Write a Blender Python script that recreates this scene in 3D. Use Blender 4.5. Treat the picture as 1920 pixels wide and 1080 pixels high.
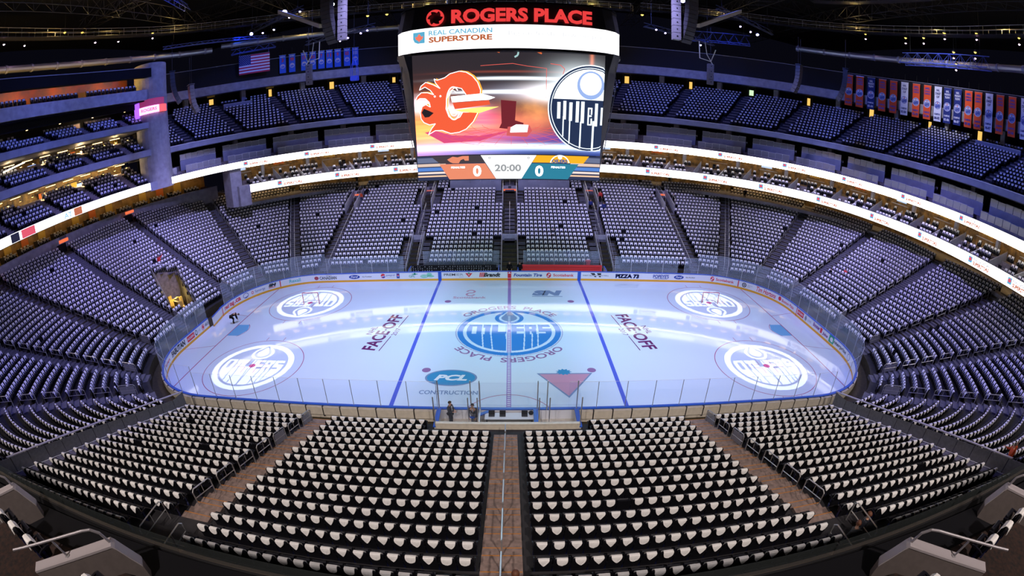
import bpy, bmesh, math, random
import numpy as np
from mathutils import Vector, Matrix
random.seed(7); rng = np.random.default_rng(7)
sc = bpy.context.scene
for o in list(bpy.data.objects): bpy.data.objects.remove(o)
C = sc.collection
PI = math.pi; R = math.radians

# ---------------------------------------------------------------- camera (wide barrel lens of the photograph)
cam = bpy.data.cameras.new('camera'); camo = bpy.data.objects.new('camera', cam); C.objects.link(camo); sc.camera = camo
CAM = np.array([.12, -36.36, 17.52]); PITCH = .4379; FPX = 882.1; KD = -.0154
camo.location = CAM; camo.rotation_euler = (PI/2 - PITCH, 0, 0)
cam.type = 'PANO'; cam.panorama_type = 'FISHEYE_LENS_POLYNOMIAL'
_F = FPX*36/1920
cam.fisheye_fov = R(190); cam.sensor_width = 36
cam.fisheye_polynomial_k0 = 0; cam.fisheye_polynomial_k1 = -1/_F; cam.fisheye_polynomial_k2 = 0
cam.fisheye_polynomial_k3 = KD/_F**3; cam.fisheye_polynomial_k4 = 0
cam.shift_y = .0655; cam.shift_x = .0014; cam.clip_start = .05; cam.clip_end = 400

# ---------------------------------------------------------------- world, exposure
w = bpy.data.worlds.new('dark_hall'); sc.world = w; w.use_nodes = True
w.node_tree.nodes['Background'].inputs[0].default_value = (.10, .10, .22, 1)
w.node_tree.nodes['Background'].inputs[1].default_value = .02
vs = sc.view_settings; vs.view_transform = 'Standard'; vs.look = 'None'; vs.exposure = 0.0; vs.gamma = 1; vs.use_curve_mapping = False
cy = sc.cycles
cy.max_bounces = 4; cy.diffuse_bounces = 2; cy.glossy_bounces = 2; cy.transmission_bounces = 4; cy.transparent_max_bounces = 12
cy.caustics_reflective = False; cy.caustics_refractive = False; cy.sample_clamp_indirect = 3; cy.use_denoising = True
cy.use_adaptive_sampling = True

# ---------------------------------------------------------------- lights: hall spots under the roof, with added fill spots noted below
def spot(name, loc, aim, power, col, deg, blend=.6, rad=.35):
    l = bpy.data.lights.new(name, 'SPOT'); l.energy = power; l.color = col; l.spot_size = R(deg); l.spot_blend = blend; l.shadow_soft_size = rad
    o = bpy.data.objects.new(name, l); C.objects.link(o); o.location = loc
    d = Vector(aim) - Vector(loc); o.rotation_euler = d.to_track_quat('-Z', 'Y').to_euler(); return o
LAV = (.50, .56, 1.0)
for x in (-22, -8, 8, 22):
    spot('rink_light', (x, -3, 34), (x*1.0, 1, 0), 22500, LAV, 75, 1, 1.5)
for x in (-40, -20, 0, 20, 40):                                   # far and corner stands
    spot('stand_light', (x*.55, 2, 35), (x, 24 if abs(x) < 30 else 17, 5), 36000 if abs(x) < 30 else 34000, (.46, .44, 1.0), 48, 1, .6)
for s in (-1, 1):                                                 # end stands, bluer
    spot('stand_light', (s*22, -4, 34), (s*43, 3, 5), 34000, (.36, .32, 1.0), 56, 1, .6)
    spot('stand_light', (s*20, -14, 33), (s*33, -19, 3), 26000, (.22, .22, 1.0), 55, 1, .6)
for x in (-26, -9, 9, 26):                                        # near stand, warm white
    spot('stand_light', (x*.9, -48, 33), (x*.8, -21, 3), 22000, (1.0, .87, .80), 60, 1, .4)
for a in range(-20, 201, 20):                                     # blue wash over the upper deck
    spot('deck_light', (20*math.cos(R(a)), 6+12*math.sin(R(a)), 36), (54*math.cos(R(a)), 42*math.sin(R(a)), 22), 12500, (.10, .17, 1.0), 50, 1, .5)
for s in (-1, 1): spot('box_fill', (s*4, -27, 26), (s*8.6, -34, 11), 900, (1.0, .85, .78), 30, 1, .3)  # added warm fill spots that lift the balcony boxes
spot('banner_fill', (26, -6, 34), (50, 5, 31), 22000, (1, .95, .95), 30, 1, .4); spot('banner_fill', (-14, 8, 34), (-30, 34, 31), 4500, (.8, .85, 1), 30, 1, .4)  # added fill spots that brighten the hanging banners

for yy, ty in ((17, 12), (-15, -6)): spot('stand_light', (12, yy, 27.5), (-53, ty, 10), 30000, (.42, .38, 1.0), 24, 1, .3)  # added fill spots without fixtures, reaching the shaded upper left rows
# ---------------------------------------------------------------- materials
MATS = {}
def mat(name, col, rough=.6, metal=0, emit=None, estr=0, noise=0, nscale=4, spec=.5, alpha=None, bump=0, col2=None):
    if name in MATS: return MATS[name]
    m = bpy.data.materials.new(name); m.use_nodes = True; nt = m.node_tree; b = nt.nodes['Principled BSDF']
    b.inputs['Base Color'].default_value = (*col, 1); b.inputs['Roughness'].default_value = rough; b.inputs['Metallic'].default_value = metal
    b.inputs['Specular IOR Level'].default_value = spec
    if noise or bump or col2:
        tc = nt.nodes.new('ShaderNodeTexCoord'); n = nt.nodes.new('ShaderNodeTexNoise'); n.inputs['Scale'].default_value = nscale; n.inputs['Detail'].default_value = 4
        nt.links.new(tc.outputs['Object'], n.inputs['Vector'])
        if noise or col2:
            r = nt.nodes.new('ShaderNodeValToRGB'); nt.links.new(n.outputs['Fac'], r.inputs[0]); nt.links.new(r.outputs[0], b.inputs['Base Color'])
            r.color_ramp.elements[0].position = .3; r.color_ramp.elements[1].position = .7
            c2 = col2 or tuple(max(0, c*(1-noise)) for c in col); c1 = col if col2 else tuple(min(1, c*(1+noise)) for c in col)
            r.color_ramp.elements[0].color = (*c2, 1); r.color_ramp.elements[1].color = (*c1, 1)
        if bump:
            bp = nt.nodes.new('ShaderNodeBump'); bp.inputs['Strength'].default_value = bump; nt.links.new(n.outputs['Fac'], bp.inputs['Height']); nt.links.new(bp.outputs[0], b.inputs['Normal'])
    if emit: b.inputs['Emission Color'].default_value = (*emit, 1); b.inputs['Emission Strength'].default_value = estr
    if alpha is not None: b.inputs['Alpha'].default_value = alpha
    MATS[name] = m; return m
def glassmat(name, col, mix, rough=.02):
    m = bpy.data.materials.new(name); m.use_nodes = True; nt = m.node_tree; nt.nodes.clear()
    o = nt.nodes.new('ShaderNodeOutputMaterial'); t = nt.nodes.new('ShaderNodeBsdfTransparent'); g = nt.nodes.new('ShaderNodeBsdfGlossy'); d = nt.nodes.new('ShaderNodeBsdfDiffuse')
    mx = nt.nodes.new('ShaderNodeMixShader'); m2 = nt.nodes.new('ShaderNodeMixShader')
    d.inputs[0].default_value = (*col, 1); g.inputs['Roughness'].default_value = rough; t.inputs[0].default_value = (.97, .98, 1, 1)
    mx.inputs[0].default_value = .35; m2.inputs[0].default_value = mix
    nt.links.new(d.outputs[0], mx.inputs[1]); nt.links.new(g.outputs[0], mx.inputs[2]); nt.links.new(t.outputs[0], m2.inputs[1]); nt.links.new(mx.outputs[0], m2.inputs[2]); nt.links.new(m2.outputs[0], o.inputs[0])
    MATS[name] = m; return m
def emis(name, col, s): return mat(name, tuple(c*.3 for c in col), .5, emit=col, estr=s)

def icemat(name, col, rough=.045):
    m = mat(name, col, rough, spec=.5); b = m.node_tree.nodes['Principled BSDF']; b.inputs['IOR'].default_value = 1.45
    nt = m.node_tree; tc = nt.nodes.new('ShaderNodeTexCoord'); n = nt.nodes.new('ShaderNodeTexNoise'); n.inputs['Scale'].default_value = .6; n.inputs['Detail'].default_value = 6
    mp = nt.nodes.new('ShaderNodeMapping'); mp.inputs['Scale'].default_value = (.3, 1.6, 1)
    nt.links.new(tc.outputs['Object'], mp.inputs[0]); nt.links.new(mp.outputs[0], n.inputs['Vector'])
    mr = nt.nodes.new('ShaderNodeMapRange'); mr.inputs['To Min'].default_value = rough*.6; mr.inputs['To Max'].default_value = rough*1.8
    nt.links.new(n.outputs['Fac'], mr.inputs[0]); nt.links.new(mr.outputs[0], b.inputs['Roughness']); return m
ICE = icemat('ice_white', (.70, .78, .95)); IBLUE = icemat('ice_blue_paint', (.05, .24, .66)); ILINE = icemat('ice_blue_line', (.10, .14, .66))
ICREASE = icemat('ice_crease_blue', (.18, .45, .78)); IRED = icemat('ice_red_line', (.45, .09, .22)); IPURP = icemat('ice_purple_text', (.33, .17, .38))
IDARK = icemat('ice_maroon_text', (.16, .03, .13)); IWHITE = icemat('ice_white_paint', (.82, .86, .95)); IGREY = icemat('ice_greyblue', (.22, .30, .52)); IPINK = icemat('ice_pink', (.62, .32, .48)); ITEAL = icemat('ice_teal', (.06, .30, .58)); IOLINE = icemat('ice_fine_line', (.35, .35, .6)); ICENT = icemat('ice_centre_line', (.38, .25, .62))
CONC = mat('concrete', (.36, .35, .40), .8, noise=.18, nscale=1.5); CONCD = mat('concrete_step', (.20, .17, .17), .85, noise=.3, nscale=3)
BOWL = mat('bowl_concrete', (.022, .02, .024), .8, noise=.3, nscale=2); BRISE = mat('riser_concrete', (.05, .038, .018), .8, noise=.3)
STEP = mat('stair_concrete', (.24, .17, .15), .8, noise=.3, nscale=5); NOSE = mat('orange_nosing', (.50, .20, .04), .7); STEPF = mat('far_stair_concrete', (.12, .115, .14), .8, noise=.25, nscale=5)
SEATM = mat('black_seat_fabric', (.005, .005, .008), .8, spec=.12); SEATP = mat('black_seat_plastic', (.006, .006, .011), .45, spec=.3); SEATB = mat('blue_black_standard', (.01, .015, .08), .45)
SHIRT = mat('white_cotton', (.86, .84, .83), .9, noise=.03, nscale=20, spec=.2); SLOGO = mat('shirt_print', (.07, .08, .17), .9, spec=.1)
STEEL = mat('brushed_steel', (.55, .54, .56), .35, .7); WHITEP = mat('white_panel', (.80, .80, .84), .35); CREAM = mat('cream_panel', (.72, .66, .56), .5, noise=.08)
BOARDW = mat('board_white', (.84, .84, .90), .3); BOARDB = mat('board_blue_cap', (.02, .10, .55), .4); KICK = mat('kick_orange', (.85, .40, .02), .4)
BLACK = mat('black_paint', (.006, .006, .008), .7, spec=.12); DARK = mat('dark_steel', (.045, .045, .055), .5, .3); DGREY = mat('dark_grey', (.07, .07, .085), .6)
LEDGE = mat('ledge_concrete', (.30, .31, .40), .8, noise=.12, nscale=1); CURT = mat('black_curtain', (.012, .012, .016), .9); ROOF = mat('roof_deck', (.02, .02, .025), .9)
REDP = mat('red_paint', (.75, .04, .05), .5); ORANGE = mat('orange_cloth', (.90, .10, .015), .8); NAVY = mat('navy_cloth', (.015, .03, .18), .8); BLUEC = mat('royal_blue_cloth', (.03, .12, .75), .8); WHITEC = mat('white_cloth', (.8, .82, .9), .8)
WARMW = mat('warm_wall', (.42, .26, .10), .7, noise=.35, nscale=1.2); BARW = mat('bar_wall', (.06, .045, .035), .6, col2=(.40, .25, .08), nscale=1.4); ORW = mat('orange_wall', (.85, .22, .05), .6); YELW = mat('yellow_wall', (.78, .52, .10), .6)  # the bar wall's yellow patches also stand in for lamp sparkle
GLASS = glassmat('rink_glass', (.6, .7, .9), .13); GLASSD = glassmat('rail_glass', (.30, .31, .40), .7, .3); GLASSN = glassmat('near_rink_glass', (.6, .7, .9), .04); GLASSC = glassmat('dark_glass', (.06, .07, .07), .30, .05)
LEDW = emis('led_white', (1.0, .97, 1.0), 3.4); LEDR = emis('led_ring', (1.0, .98, 1.0), 1.7); WARML = emis('warm_lamp', (1.0, .62, .22), 9); COOL = emis('cool_lamp', (.55, .55, 1.0), 60); PINKL = emis('pink_lamp', (1.0, .55, .9), 26); BLUEL = emis('blue_glow', (.03, .12, 1.0), 1.0)
YELL = emis('yellow_glow', (1.0, .60, .14), 1.0); WHL = emis('white_lamp', (.8, .9, 1.0), 30)  # the yellow emission stands in for light in doorways and the tunnel
SKIN = mat('skin', (.55, .30, .20), .6); HAIRD = mat('dark_hair', (.03, .02, .015), .6); HAIRR = mat('auburn_hair', (.13, .042, .018), .6); SUIT = mat('dark_suit', (.02, .022, .035), .7); JEANS = mat('jeans', (.05, .07, .16), .8)

# ---------------------------------------------------------------- mesh helpers
class MB:
    def __init__(s): s.v = []; s.f = []; s.m = []; s.mats = []
    def mi(s, m):
        if m not in s.mats: s.mats.append(m)
        return s.mats.index(m)
    def add(s, vs_, fs, m):
        k = len(s.v); i = s.mi(m); s.v += [tuple(map(float, p)) for p in vs_]; s.f += [tuple(a+k for a in f) for f in fs]; s.m += [i]*len(fs)
    def box(s, c, d, m, rz=0, rx=0):
        hx, hy, hz = d[0]/2, d[1]/2, d[2]/2
        M = Matrix.Rotation(rz, 3, 'Z') @ Matrix.Rotation(rx, 3, 'X'); c = Vector(c)
        P = [c + M @ Vector((x*hx, y*hy, z*hz)) for z in (-1, 1) for y in (-1, 1) for x in (-1, 1)]
        s.add(P, [(0, 2, 3, 1), (4, 5, 7, 6), (0, 1, 5, 4), (2, 6, 7, 3), (0, 4, 6, 2), (1, 3, 7, 5)], m)
    def hull8(s, P, m): s.add(P, [(0, 2, 3, 1), (4, 5, 7, 6), (0, 1, 5, 4), (2, 6, 7, 3), (0, 4, 6, 2), (1, 3, 7, 5)], m)
    def quad(s, P, m): s.add(P, [tuple(range(len(P)))], m)
    def tube(s, pts, r, m, n=6, cap=True, closed=False):
        pts = [Vector(p) for p in pts]; N = len(pts); rings = []
        for i, p in enumerate(pts):
            if closed: d = pts[(i+1) % N]-pts[i-1]
            else: d = (pts[min(i+1, N-1)]-pts[max(i-1, 0)])
            d.normalize(); u = d.cross(Vector((0, 0, 1)))
            if u.length < .05: u = d.cross(Vector((1, 0, 0)))
            u.normalize(); v = d.cross(u); rr = r[i] if isinstance(r, (list, tuple)) else r
            rings.append([p + u*math.cos(2*PI*k/n)*rr + v*math.sin(2*PI*k/n)*rr for k in range(n)])
        vs_ = [p for g in rings for p in g]; fs = []
        for i in range(N if closed else N-1):
            a = i*n; b = ((i+1) % N)*n
            fs += [(a+k, a+(k+1) % n, b+(k+1) % n, b+k) for k in range(n)]
        if cap and not closed: fs += [tuple(range(n))[::-1], tuple((N-1)*n+k for k in range(n))]
        s.add(vs_, fs, m)
    def lathe(s, prof, c, m, n=16):
        c = Vector(c); vs_ = [c+Vector((r*math.cos(2*PI*k/n), r*math.sin(2*PI*k/n), z)) for r, z in prof for k in range(n)]
        fs = [(i*n+k, i*n+(k+1) % n, (i+1)*n+(k+1) % n, (i+1)*n+k) for i in range(len(prof)-1) for k in range(n)]
        fs += [tuple(range(n))[::-1], tuple((len(prof)-1)*n+k for k in range(n))]; s.add(vs_, fs, m)
    def sweep(s, P, Q, m, closed=False):
        """P list of sections (each a list of points, closed outline) joined into one solid."""
        n = len(P[0]); vs_ = [p for sec in P for p in sec]; fs = []
        for i in range(len(P)-1):
            a = i*n; b = a+n; fs += [(a+k, a+(k+1) % n, b+(k+1) % n, b+k) for k in range(n)]
        fs += [tuple(range(n))[::-1], tuple((len(P)-1)*n+k for k in range(n))]; s.add(vs_, fs, m)
    def poly(s, pts, m, fn=None):
        """flat n-gon from 2-D points mapped with fn"""
        s.add([fn(*p) if fn else p for p in pts], [tuple(range(len(pts)))], m)
    def mesh(s, name):
        me = bpy.data.meshes.new(name); me.from_pydata(s.v, [], s.f)
        for m in s.mats: me.materials.append(m)
        if s.f: me.polygons.foreach_set('material_index', s.m)
        me.update(); return me
    def build(s, name, parent=None, smooth=False):
        me = s.mesh(name)
        if smooth: me.polygons.foreach_set('use_smooth', [True]*len(me.polygons))
        return link(name, me, parent)
def link(name, me, parent=None):
    o = bpy.data.objects.new(name, me); C.objects.link(o)
    if parent: o.parent = parent
    return o
def tag(o, label, cat, group=None, kind=None):
    o['label'] = label; o['category'] = cat
    if group: o['group'] = group
    if kind: o['kind'] = kind
    return o
def struct(o): o['kind'] = 'structure'; return o
def empty(name, loc, label, cat, group=None, rz=0):
    o = bpy.data.objects.new(name, None); o.empty_display_size = .1; C.objects.link(o); o.location = loc; o.rotation_euler = (0, 0, rz); return tag(o, label, cat, group)
_u = ['first', 'second', 'third', 'fourth', 'fifth', 'sixth', 'seventh', 'eighth', 'ninth']
ORD = _u + ['tenth', 'eleventh', 'twelfth', 'thirteenth', 'fourteenth', 'fifteenth', 'sixteenth', 'seventeenth', 'eighteenth', 'nineteenth']
for _t, _o in (('twenty', 'twentieth'), ('thirty', 'thirtieth'), ('forty', 'fortieth'), ('fifty', 'fiftieth'), ('sixty', 'sixtieth'), ('seventy', 'seventieth')): ORD += [_o]+[_t+'-'+x for x in _u]

# lettering: cached 2-D glyph meshes of the built-in font
_T = {}
def text2d(s, bold=.012, shear=0, sp=1.0):
    k = (s, bold, shear, sp)
    if k in _T: return _T[k]
    cu = bpy.data.curves.new('t', 'FONT'); cu.body = s; cu.size = 1; cu.offset = bold; cu.shear = shear; cu.space_character = sp; cu.resolution_u = 3; cu.fill_mode = 'FRONT'
    o = bpy.data.objects.new('t', cu); C.objects.link(o); dg = bpy.context.evaluated_depsgraph_get(); dg.update()
    me = bpy.data.meshes.new_from_object(o.evaluated_get(dg)); v = np.array([x.co[:2] for x in me.vertices]) if len(me.vertices) else np.zeros((0, 2)); f = [tuple(p.vertices) for p in me.polygons]
    bpy.data.objects.remove(o); bpy.data.curves.remove(cu); bpy.data.meshes.remove(me)
    x0 = v[:, 0].min(); y0 = v[:, 1].min(); v = v-[x0, y0]; _T[k] = (v, f, v[:, 0].max(), v[:, 1].max()); return _T[k]
def put_text(mb, s, m, x0, x1, y0, y1, fn, bold=.012, shear=0, sp=1.0):
    v, f, W, H = text2d(s, bold, shear, sp)
    mb.add([fn(x0+(x1-x0)*a/W, y0+(y1-y0)*b/H) for a, b in v], f, m)

# ---------------------------------------------------------------- plan of the bowl
FA = np.radians([-40, -25, -12, 0, 12, 25, 38, 52, 66, 78, 90]); FR = np.array([52.1, 49.1, 47.0, 46.5, 46.2, 45.1, 41.2, 36.8, 33.5, 31.7, 30.75])
def _spline(x, y):
    n = len(x); h = np.diff(x); A = np.zeros((n, n)); b = np.zeros(n); A[0, 0] = 1; A[-1, -2] = h[-1]/3; A[-1, -1] = 2*h[-1]/3; b[-1] = -(y[-1]-y[-2])/h[-1]
    for i in range(1, n-1):
        A[i, i-1] = h[i-1]/3; A[i, i] = 2*(h[i-1]+h[i])/3; A[i, i+1] = h[i]/3; b[i] = (y[i+1]-y[i])/h[i]-(y[i]-y[i-1])/h[i-1]
    return np.linalg.solve(A, b)
_FC = _spline(FA, FR)
def fr(a):
    """radius of the tier fronts at plan angle a (degrees), mirrored about the long axis"""
    a = R(a if a <= 90 else 180-a); a = max(FA[0], a); i = int(np.clip(np.searchsorted(FA, a)-1, 0, len(FA)-2)); d = a-FA[i]; h = FA[i+1]-FA[i]
    B = (FR[i+1]-FR[i])/h-h*(2*_FC[i]+_FC[i+1])/3; D = (_FC[i+1]-_FC[i])/(3*h); return FR[i]+B*d+_FC[i]*d*d+D*d**3
def rp(a, off, z=0): r = fr(a)+off; return Vector((r*math.cos(R(a)), r*math.sin(R(a)), z))
def rn(a):                                       # inward unit normal of the tier front
    p = rp(a+.3, 0)-rp(a-.3, 0); n = Vector((-p.y, p.x, 0)).normalized(); return n if n.dot(rp(a, 0)) < 0 else -n
def amesh(a0, a1, step=2.0): n = max(2, int(abs(a1-a0)/step)+1); return [a0+(a1-a0)*i/(n-1) for i in range(n)]
def band(mb, a0, a1, o0, o1, z0, z1, m, step=2.0, z0b=None, z1b=None):
    """solid ring segment between offsets o0..o1 and heights z0..z1"""
    z0b = z0 if z0b is None else z0b; z1b = z1 if z1b is None else z1b
    mb.sweep([[rp(a, o0, z0), rp(a, o0, z1), rp(a, o1, z1b), rp(a, o1, z0b)] for a in amesh(a0, a1, step)], None, m)
def arclen(a0, a1, off=0):
    p = [rp(a, off) for a in amesh(a0, a1, .5)]; return sum((p[i+1]-p[i]).length for i in range(len(p)-1))

# aisle lines of the lower bowl: seat-back point of row 0 and step per row (right half; the left half mirrors it)
L = dict(c0=(0, 15.5, 0, .785), a1=(11.35, 15.5, 0, .785), a2=(22.4, 15.4, 0, .80), a3=(25.9, 14.0, .385, .90), a4=(30.3, 12.3, .68, .583), a5=(32.3, 7.4, .77, .26),
         a6=(32.9, -1.25, .73, .072), a7=(32.8, -6.5, .84, -.12), a8=(30.2, -11.3, .818, -.376), a9=(27.4, -13.9, .68, -.80), w=(23.3, -15.2, .09, -.86), n0=(22.3, -15.2, .07, -.86), n1=(11.45, -15.18, .01, -.86), nc=(-.15, -15.18, 0, -.86))
def mir(l): return (-l[0], l[1], -l[2], l[3])
class Sec:
    def __init__(s, name, A, B, n, dz=.32, sag=0, gA=.72, gB=.72, desc=''): s.name, s.A, s.B, s.n, s.dz, s.sag, s.gA, s.gB, s.desc = name, A, B, n, dz, sag, gA, gB, desc
    def z(s, j): return .9+s.dz*j
    def pt(s, j, t, z=None):
        a = np.array([s.A[0]+s.A[2]*j, s.A[1]+s.A[3]*j]); b = np.array([s.B[0]+s.B[2]*j, s.B[1]+s.B[3]*j]); c = b-a; ln = np.hypot(*c)
        p = a+c*t
        if s.sag:
            g = (ln**2/(8*(10.9+.85*max(j, 0))) if s.sag == 1 else s.sag)*4*t*(1-t); n = np.array([c[1], -c[0]])/ln
            if n@(a+b) < 0: n = -n
            p = p+n*g
        return Vector((p[0], p[1], s.z(j) if z is None else z))
SECS = []
def both(name, a, b, n, nl=None, desc='', **k):
    SECS.append(Sec(name+'_right', L[a], L[b], n, desc=desc, **k)); k2 = dict(k); k2['gA'], k2['gB'] = k.get('gA', .72), k.get('gB', .72)
    SECS.append(Sec(name+'_left', mir(L[a]), mir(L[b]) if b != 'nc' else L['nc'], nl or n, desc=desc, **k2))
both('far_centre', 'c0', 'a1', 24); both('far_wing', 'a1', 'a2', 24); both('far_turn', 'a2', 'a3', 24); both('corner_upper', 'a3', 'a4', 24, 28, sag=1)
both('corner_end', 'a4', 'a5', 24, 29, sag=1); both('end_middle', 'a5', 'a6', 24, 29, sag=.45); both('end_lower', 'a6', 'a7', 24, 29, sag=.2)
both('corner_near', 'a7', 'a8', 24, 27, sag=1); both('corner_low', 'a8', 'a9', 22, 22, sag=1); both('near_corner', 'a9', 'w', 16, 16, dz=.31, sag=1, gB=.45, desc='block beyond the panel wall')
both('near_wing', 'n0', 'n1', 18, 18, dz=.305, gA=.35, desc='outer near block'); both('near_centre', 'n1', 'nc', 19, 19, dz=.305, gB=.95, desc='near block beside the centre aisle'); [setattr(s, 'gB', .76) for s in SECS if s.name == 'near_centre_left']

VOM = [(-41.6, 4.9), (-39.6, 7.6), (-33.6, 3.0), (-35.2, .2)]        # tunnel opening in the left end stand
def inpoly(x, y, P):
    c = False
    for i in range(len(P)):
        (x0, y0), (x1, y1) = P[i], P[i-1]
        if (y0 > y) != (y1 > y) and x < (x1-x0)*(y-y0)/(y1-y0)+x0: c = not c
    return c
def skip(s, j, x, y):
    n = s.name
    if n.startswith('far_centre'):
        ax = abs(x)
        if (j < 6 or j >= 15) and ax < 1.95: return True
        if (j < 6 or 15 <= j < 20) and ax > 9.6 : return True
        if j >= 20 and ax < (9.0 if j < 22 else 7.8): return True
    if n.startswith('far_wing'):
        ax = abs(x)
        if (j < 6 or 15 <= j < 20) and ax < 13.1: return True
        if 15 <= j < 20 and ax > 20.9: return True
    if n.startswith('far_turn') and 15 <= j < 20 and abs(x) < 23.9: return True
    if n == 'far_turn_left' and False: return True
    if n.startswith('near_centre') and j < 2 and abs(x+.05) < 4.6: return True
    if n.startswith('near_wing') and (j >= 17 or (j >= 15 and abs(x) < 13.6)): return True
    if n == 'end_middle_left' and inpoly(x, y, VOM): return True
    if n.startswith('corner_end') and n.endswith('left') and j >= 24 and abs(y) < 14.5: return True
    return False

# ---------------------------------------------------------------- terraces, stairs
def terrace(s):
    mb = MB(); T = np.linspace(0, 1, 13 if s.sag else 5)
    J0 = -.95
    def cut(j, t):
        p = s.pt(j, t); return s.name == 'end_middle_left' and inpoly(p.x, p.y, VOM)
    for j in range(s.n):
        f = [s.pt(j-.86, t, s.z(j)) for t in T]; b = [s.pt(j+.14, t, s.z(j)) for t in T]; u = [s.pt(j+.14, t, s.z(j+1) if j < s.n-1 else s.z(j)+.02) for t in T]
        for i in range(len(T)-1):
            if cut(j-.3, (T[i]+T[i+1])/2): continue
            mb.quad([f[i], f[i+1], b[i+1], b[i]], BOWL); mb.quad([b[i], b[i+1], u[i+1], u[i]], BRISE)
    f = [s.pt(-.86, t, s.z(0)) for t in T]; g = [s.pt(-.86, t, 0) for t in T]
    for i in range(len(T)-1): mb.quad([g[i], g[i+1], f[i+1], f[i]], BRISE)
    return struct(mb.build('floor_terrace_'+s.name))
for s in SECS: terrace(s)
def stairs(name, l, n, dz=.32, w=1.25, nose=None, z0=.9, skipj=()):
    mb = MB(); d = Vector((l[2], l[3], 0)); step = d.length; d.normalize(); q = Vector((-d.y, d.x, 0))*w/2
    for j in range(n):
        if j in skipj: continue
        for h in (0, 1):
            a = Vector((l[0], l[1], 0))+Vector((l[2], l[3], 0))*(j-.86+.5*h); b = a+d*step*.5; z = z0+dz*(j+.5*(h+1))-dz*.5+.012
            P = [a-q, a+q, b-q, b+q]
            mb.hull8([p+Vector((0, 0, z-.3)) for p in P]+[p+Vector((0, 0, z)) for p in P], STEP if nose else STEPF)
            if nose and (j*2+h) % 3 != 1: e = a+d*.035; mb.hull8([p+Vector((0, 0, z)) for p in (a-q*.97, a+q*.97, e-q*.97, e+q*.97)]+[p+Vector((0, 0, z+.006)) for p in (a-q*.97, a+q*.97, e-q*.97, e+q*.97)], NOSE)
    return struct(mb.build(name))
STAIRL = []
for k in ('a1', 'a2', 'a3', 'a4', 'a5', 'a6', 'a7', 'a8', 'a9'):
    n = 24 if k not in ('a9',) else 21
    for sd, l in ((1, L[k]), (-1, mir(L[k]))):
        nn = 28 if (sd < 0 and k in ('a4', 'a5', 'a6', 'a7')) else n
        sk = set(range(0, 6)) | set(range(15, 20)) if k == 'a1' else (set(range(15, 20)) if k == 'a2' else set())
        stairs('floor_stair', l, nn, skipj=sk); STAIRL.append((k, sd, l, nn))
stairs('floor_stair', L['c0'], 24, skipj=set(range(0, 6)) | set(range(15, 20)), w=1.3)
stairs('floor_stair', L['nc'], 19, dz=.305, w=1.27, nose=True, skipj={0, 1})
for sd in (1, -1): stairs('floor_stair', L['n1'] if sd > 0 else mir(L['n1']), 15, dz=.305, w=1.35, nose=True); stairs('floor_stair', (lambda l: (l[0]+.42*sd, *l[1:]))(L['n0'] if sd > 0 else mir(L['n0'])), 17, dz=.305, w=.95)
# ground, roof
mb = MB(); mb.box((0, 2, -.16), (150, 120, .3), BRISE); struct(mb.build('floor_arena'))
mb = MB(); mb.box((0, 5, 44.3), (160, 130, .6), ROOF); struct(mb.build('ceiling_roof'))

# ---------------------------------------------------------------- seat and shirt models (facing +Y, origin on the floor under the back)
def seat_parts():
    b = MB()                                       # backrest: rounded, slightly dished shell
    def prof(z): return -.10*max(0, z-.34)/.52
    ring = []
    for z, wd in ((.16, .46), (.30, .49), (.60, .505), (.79, .49), (.85, .45), (.872, .36)):
        xs = np.linspace(-wd/2, wd/2, 5); fr_ = [(x, prof(z)+.03-.02*(1-(2*x/wd)**2), z) for x in xs]; bk = [(x, prof(z)-.035, z) for x in xs[::-1]]; ring.append(fr_+bk)
    b.sweep(ring, None, SEATM)
    p = MB(); ring = []                            # tipped-up pan
    for z, y0, y1, wd in ((.33, .07, .14, .38), (.36, .06, .17, .44), (.55, .10, .21, .45), (.66, .15, .22, .43), (.68, .17, .20, .38)):
        xs = np.linspace(-wd/2, wd/2, 4); ring.append([(x, y1, z) for x in xs]+[(x, y0, z) for x in xs[::-1]])
    p.sweep(ring, None, SEATP)
    a = MB()                                       # one armrest (at x = 0)
    a.sweep([[(-.025, y, z-.02), (.025, y, z-.02), (.025, y, z+.015), (-.025, y, z+.015)] for y, z in ((-.09, .60), (.0, .625), (.16, .62), (.22, .60))], None, SEATP)
    st = MB()                                      # standard under the seat
    st.box((-.235, .03, .16), (.035, .09, .33), SEATB); st.box((.235, .03, .16), (.035, .09, .33), SEATB); st.box((0, .03, .335), (.46, .05, .03), SEATB); st.box((-.235, .03, .46), (.03, .07, .30), SEATB); st.box((.235, .03, .46), (.03, .07, .30), SEATB)
    return b, p, a, st
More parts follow.
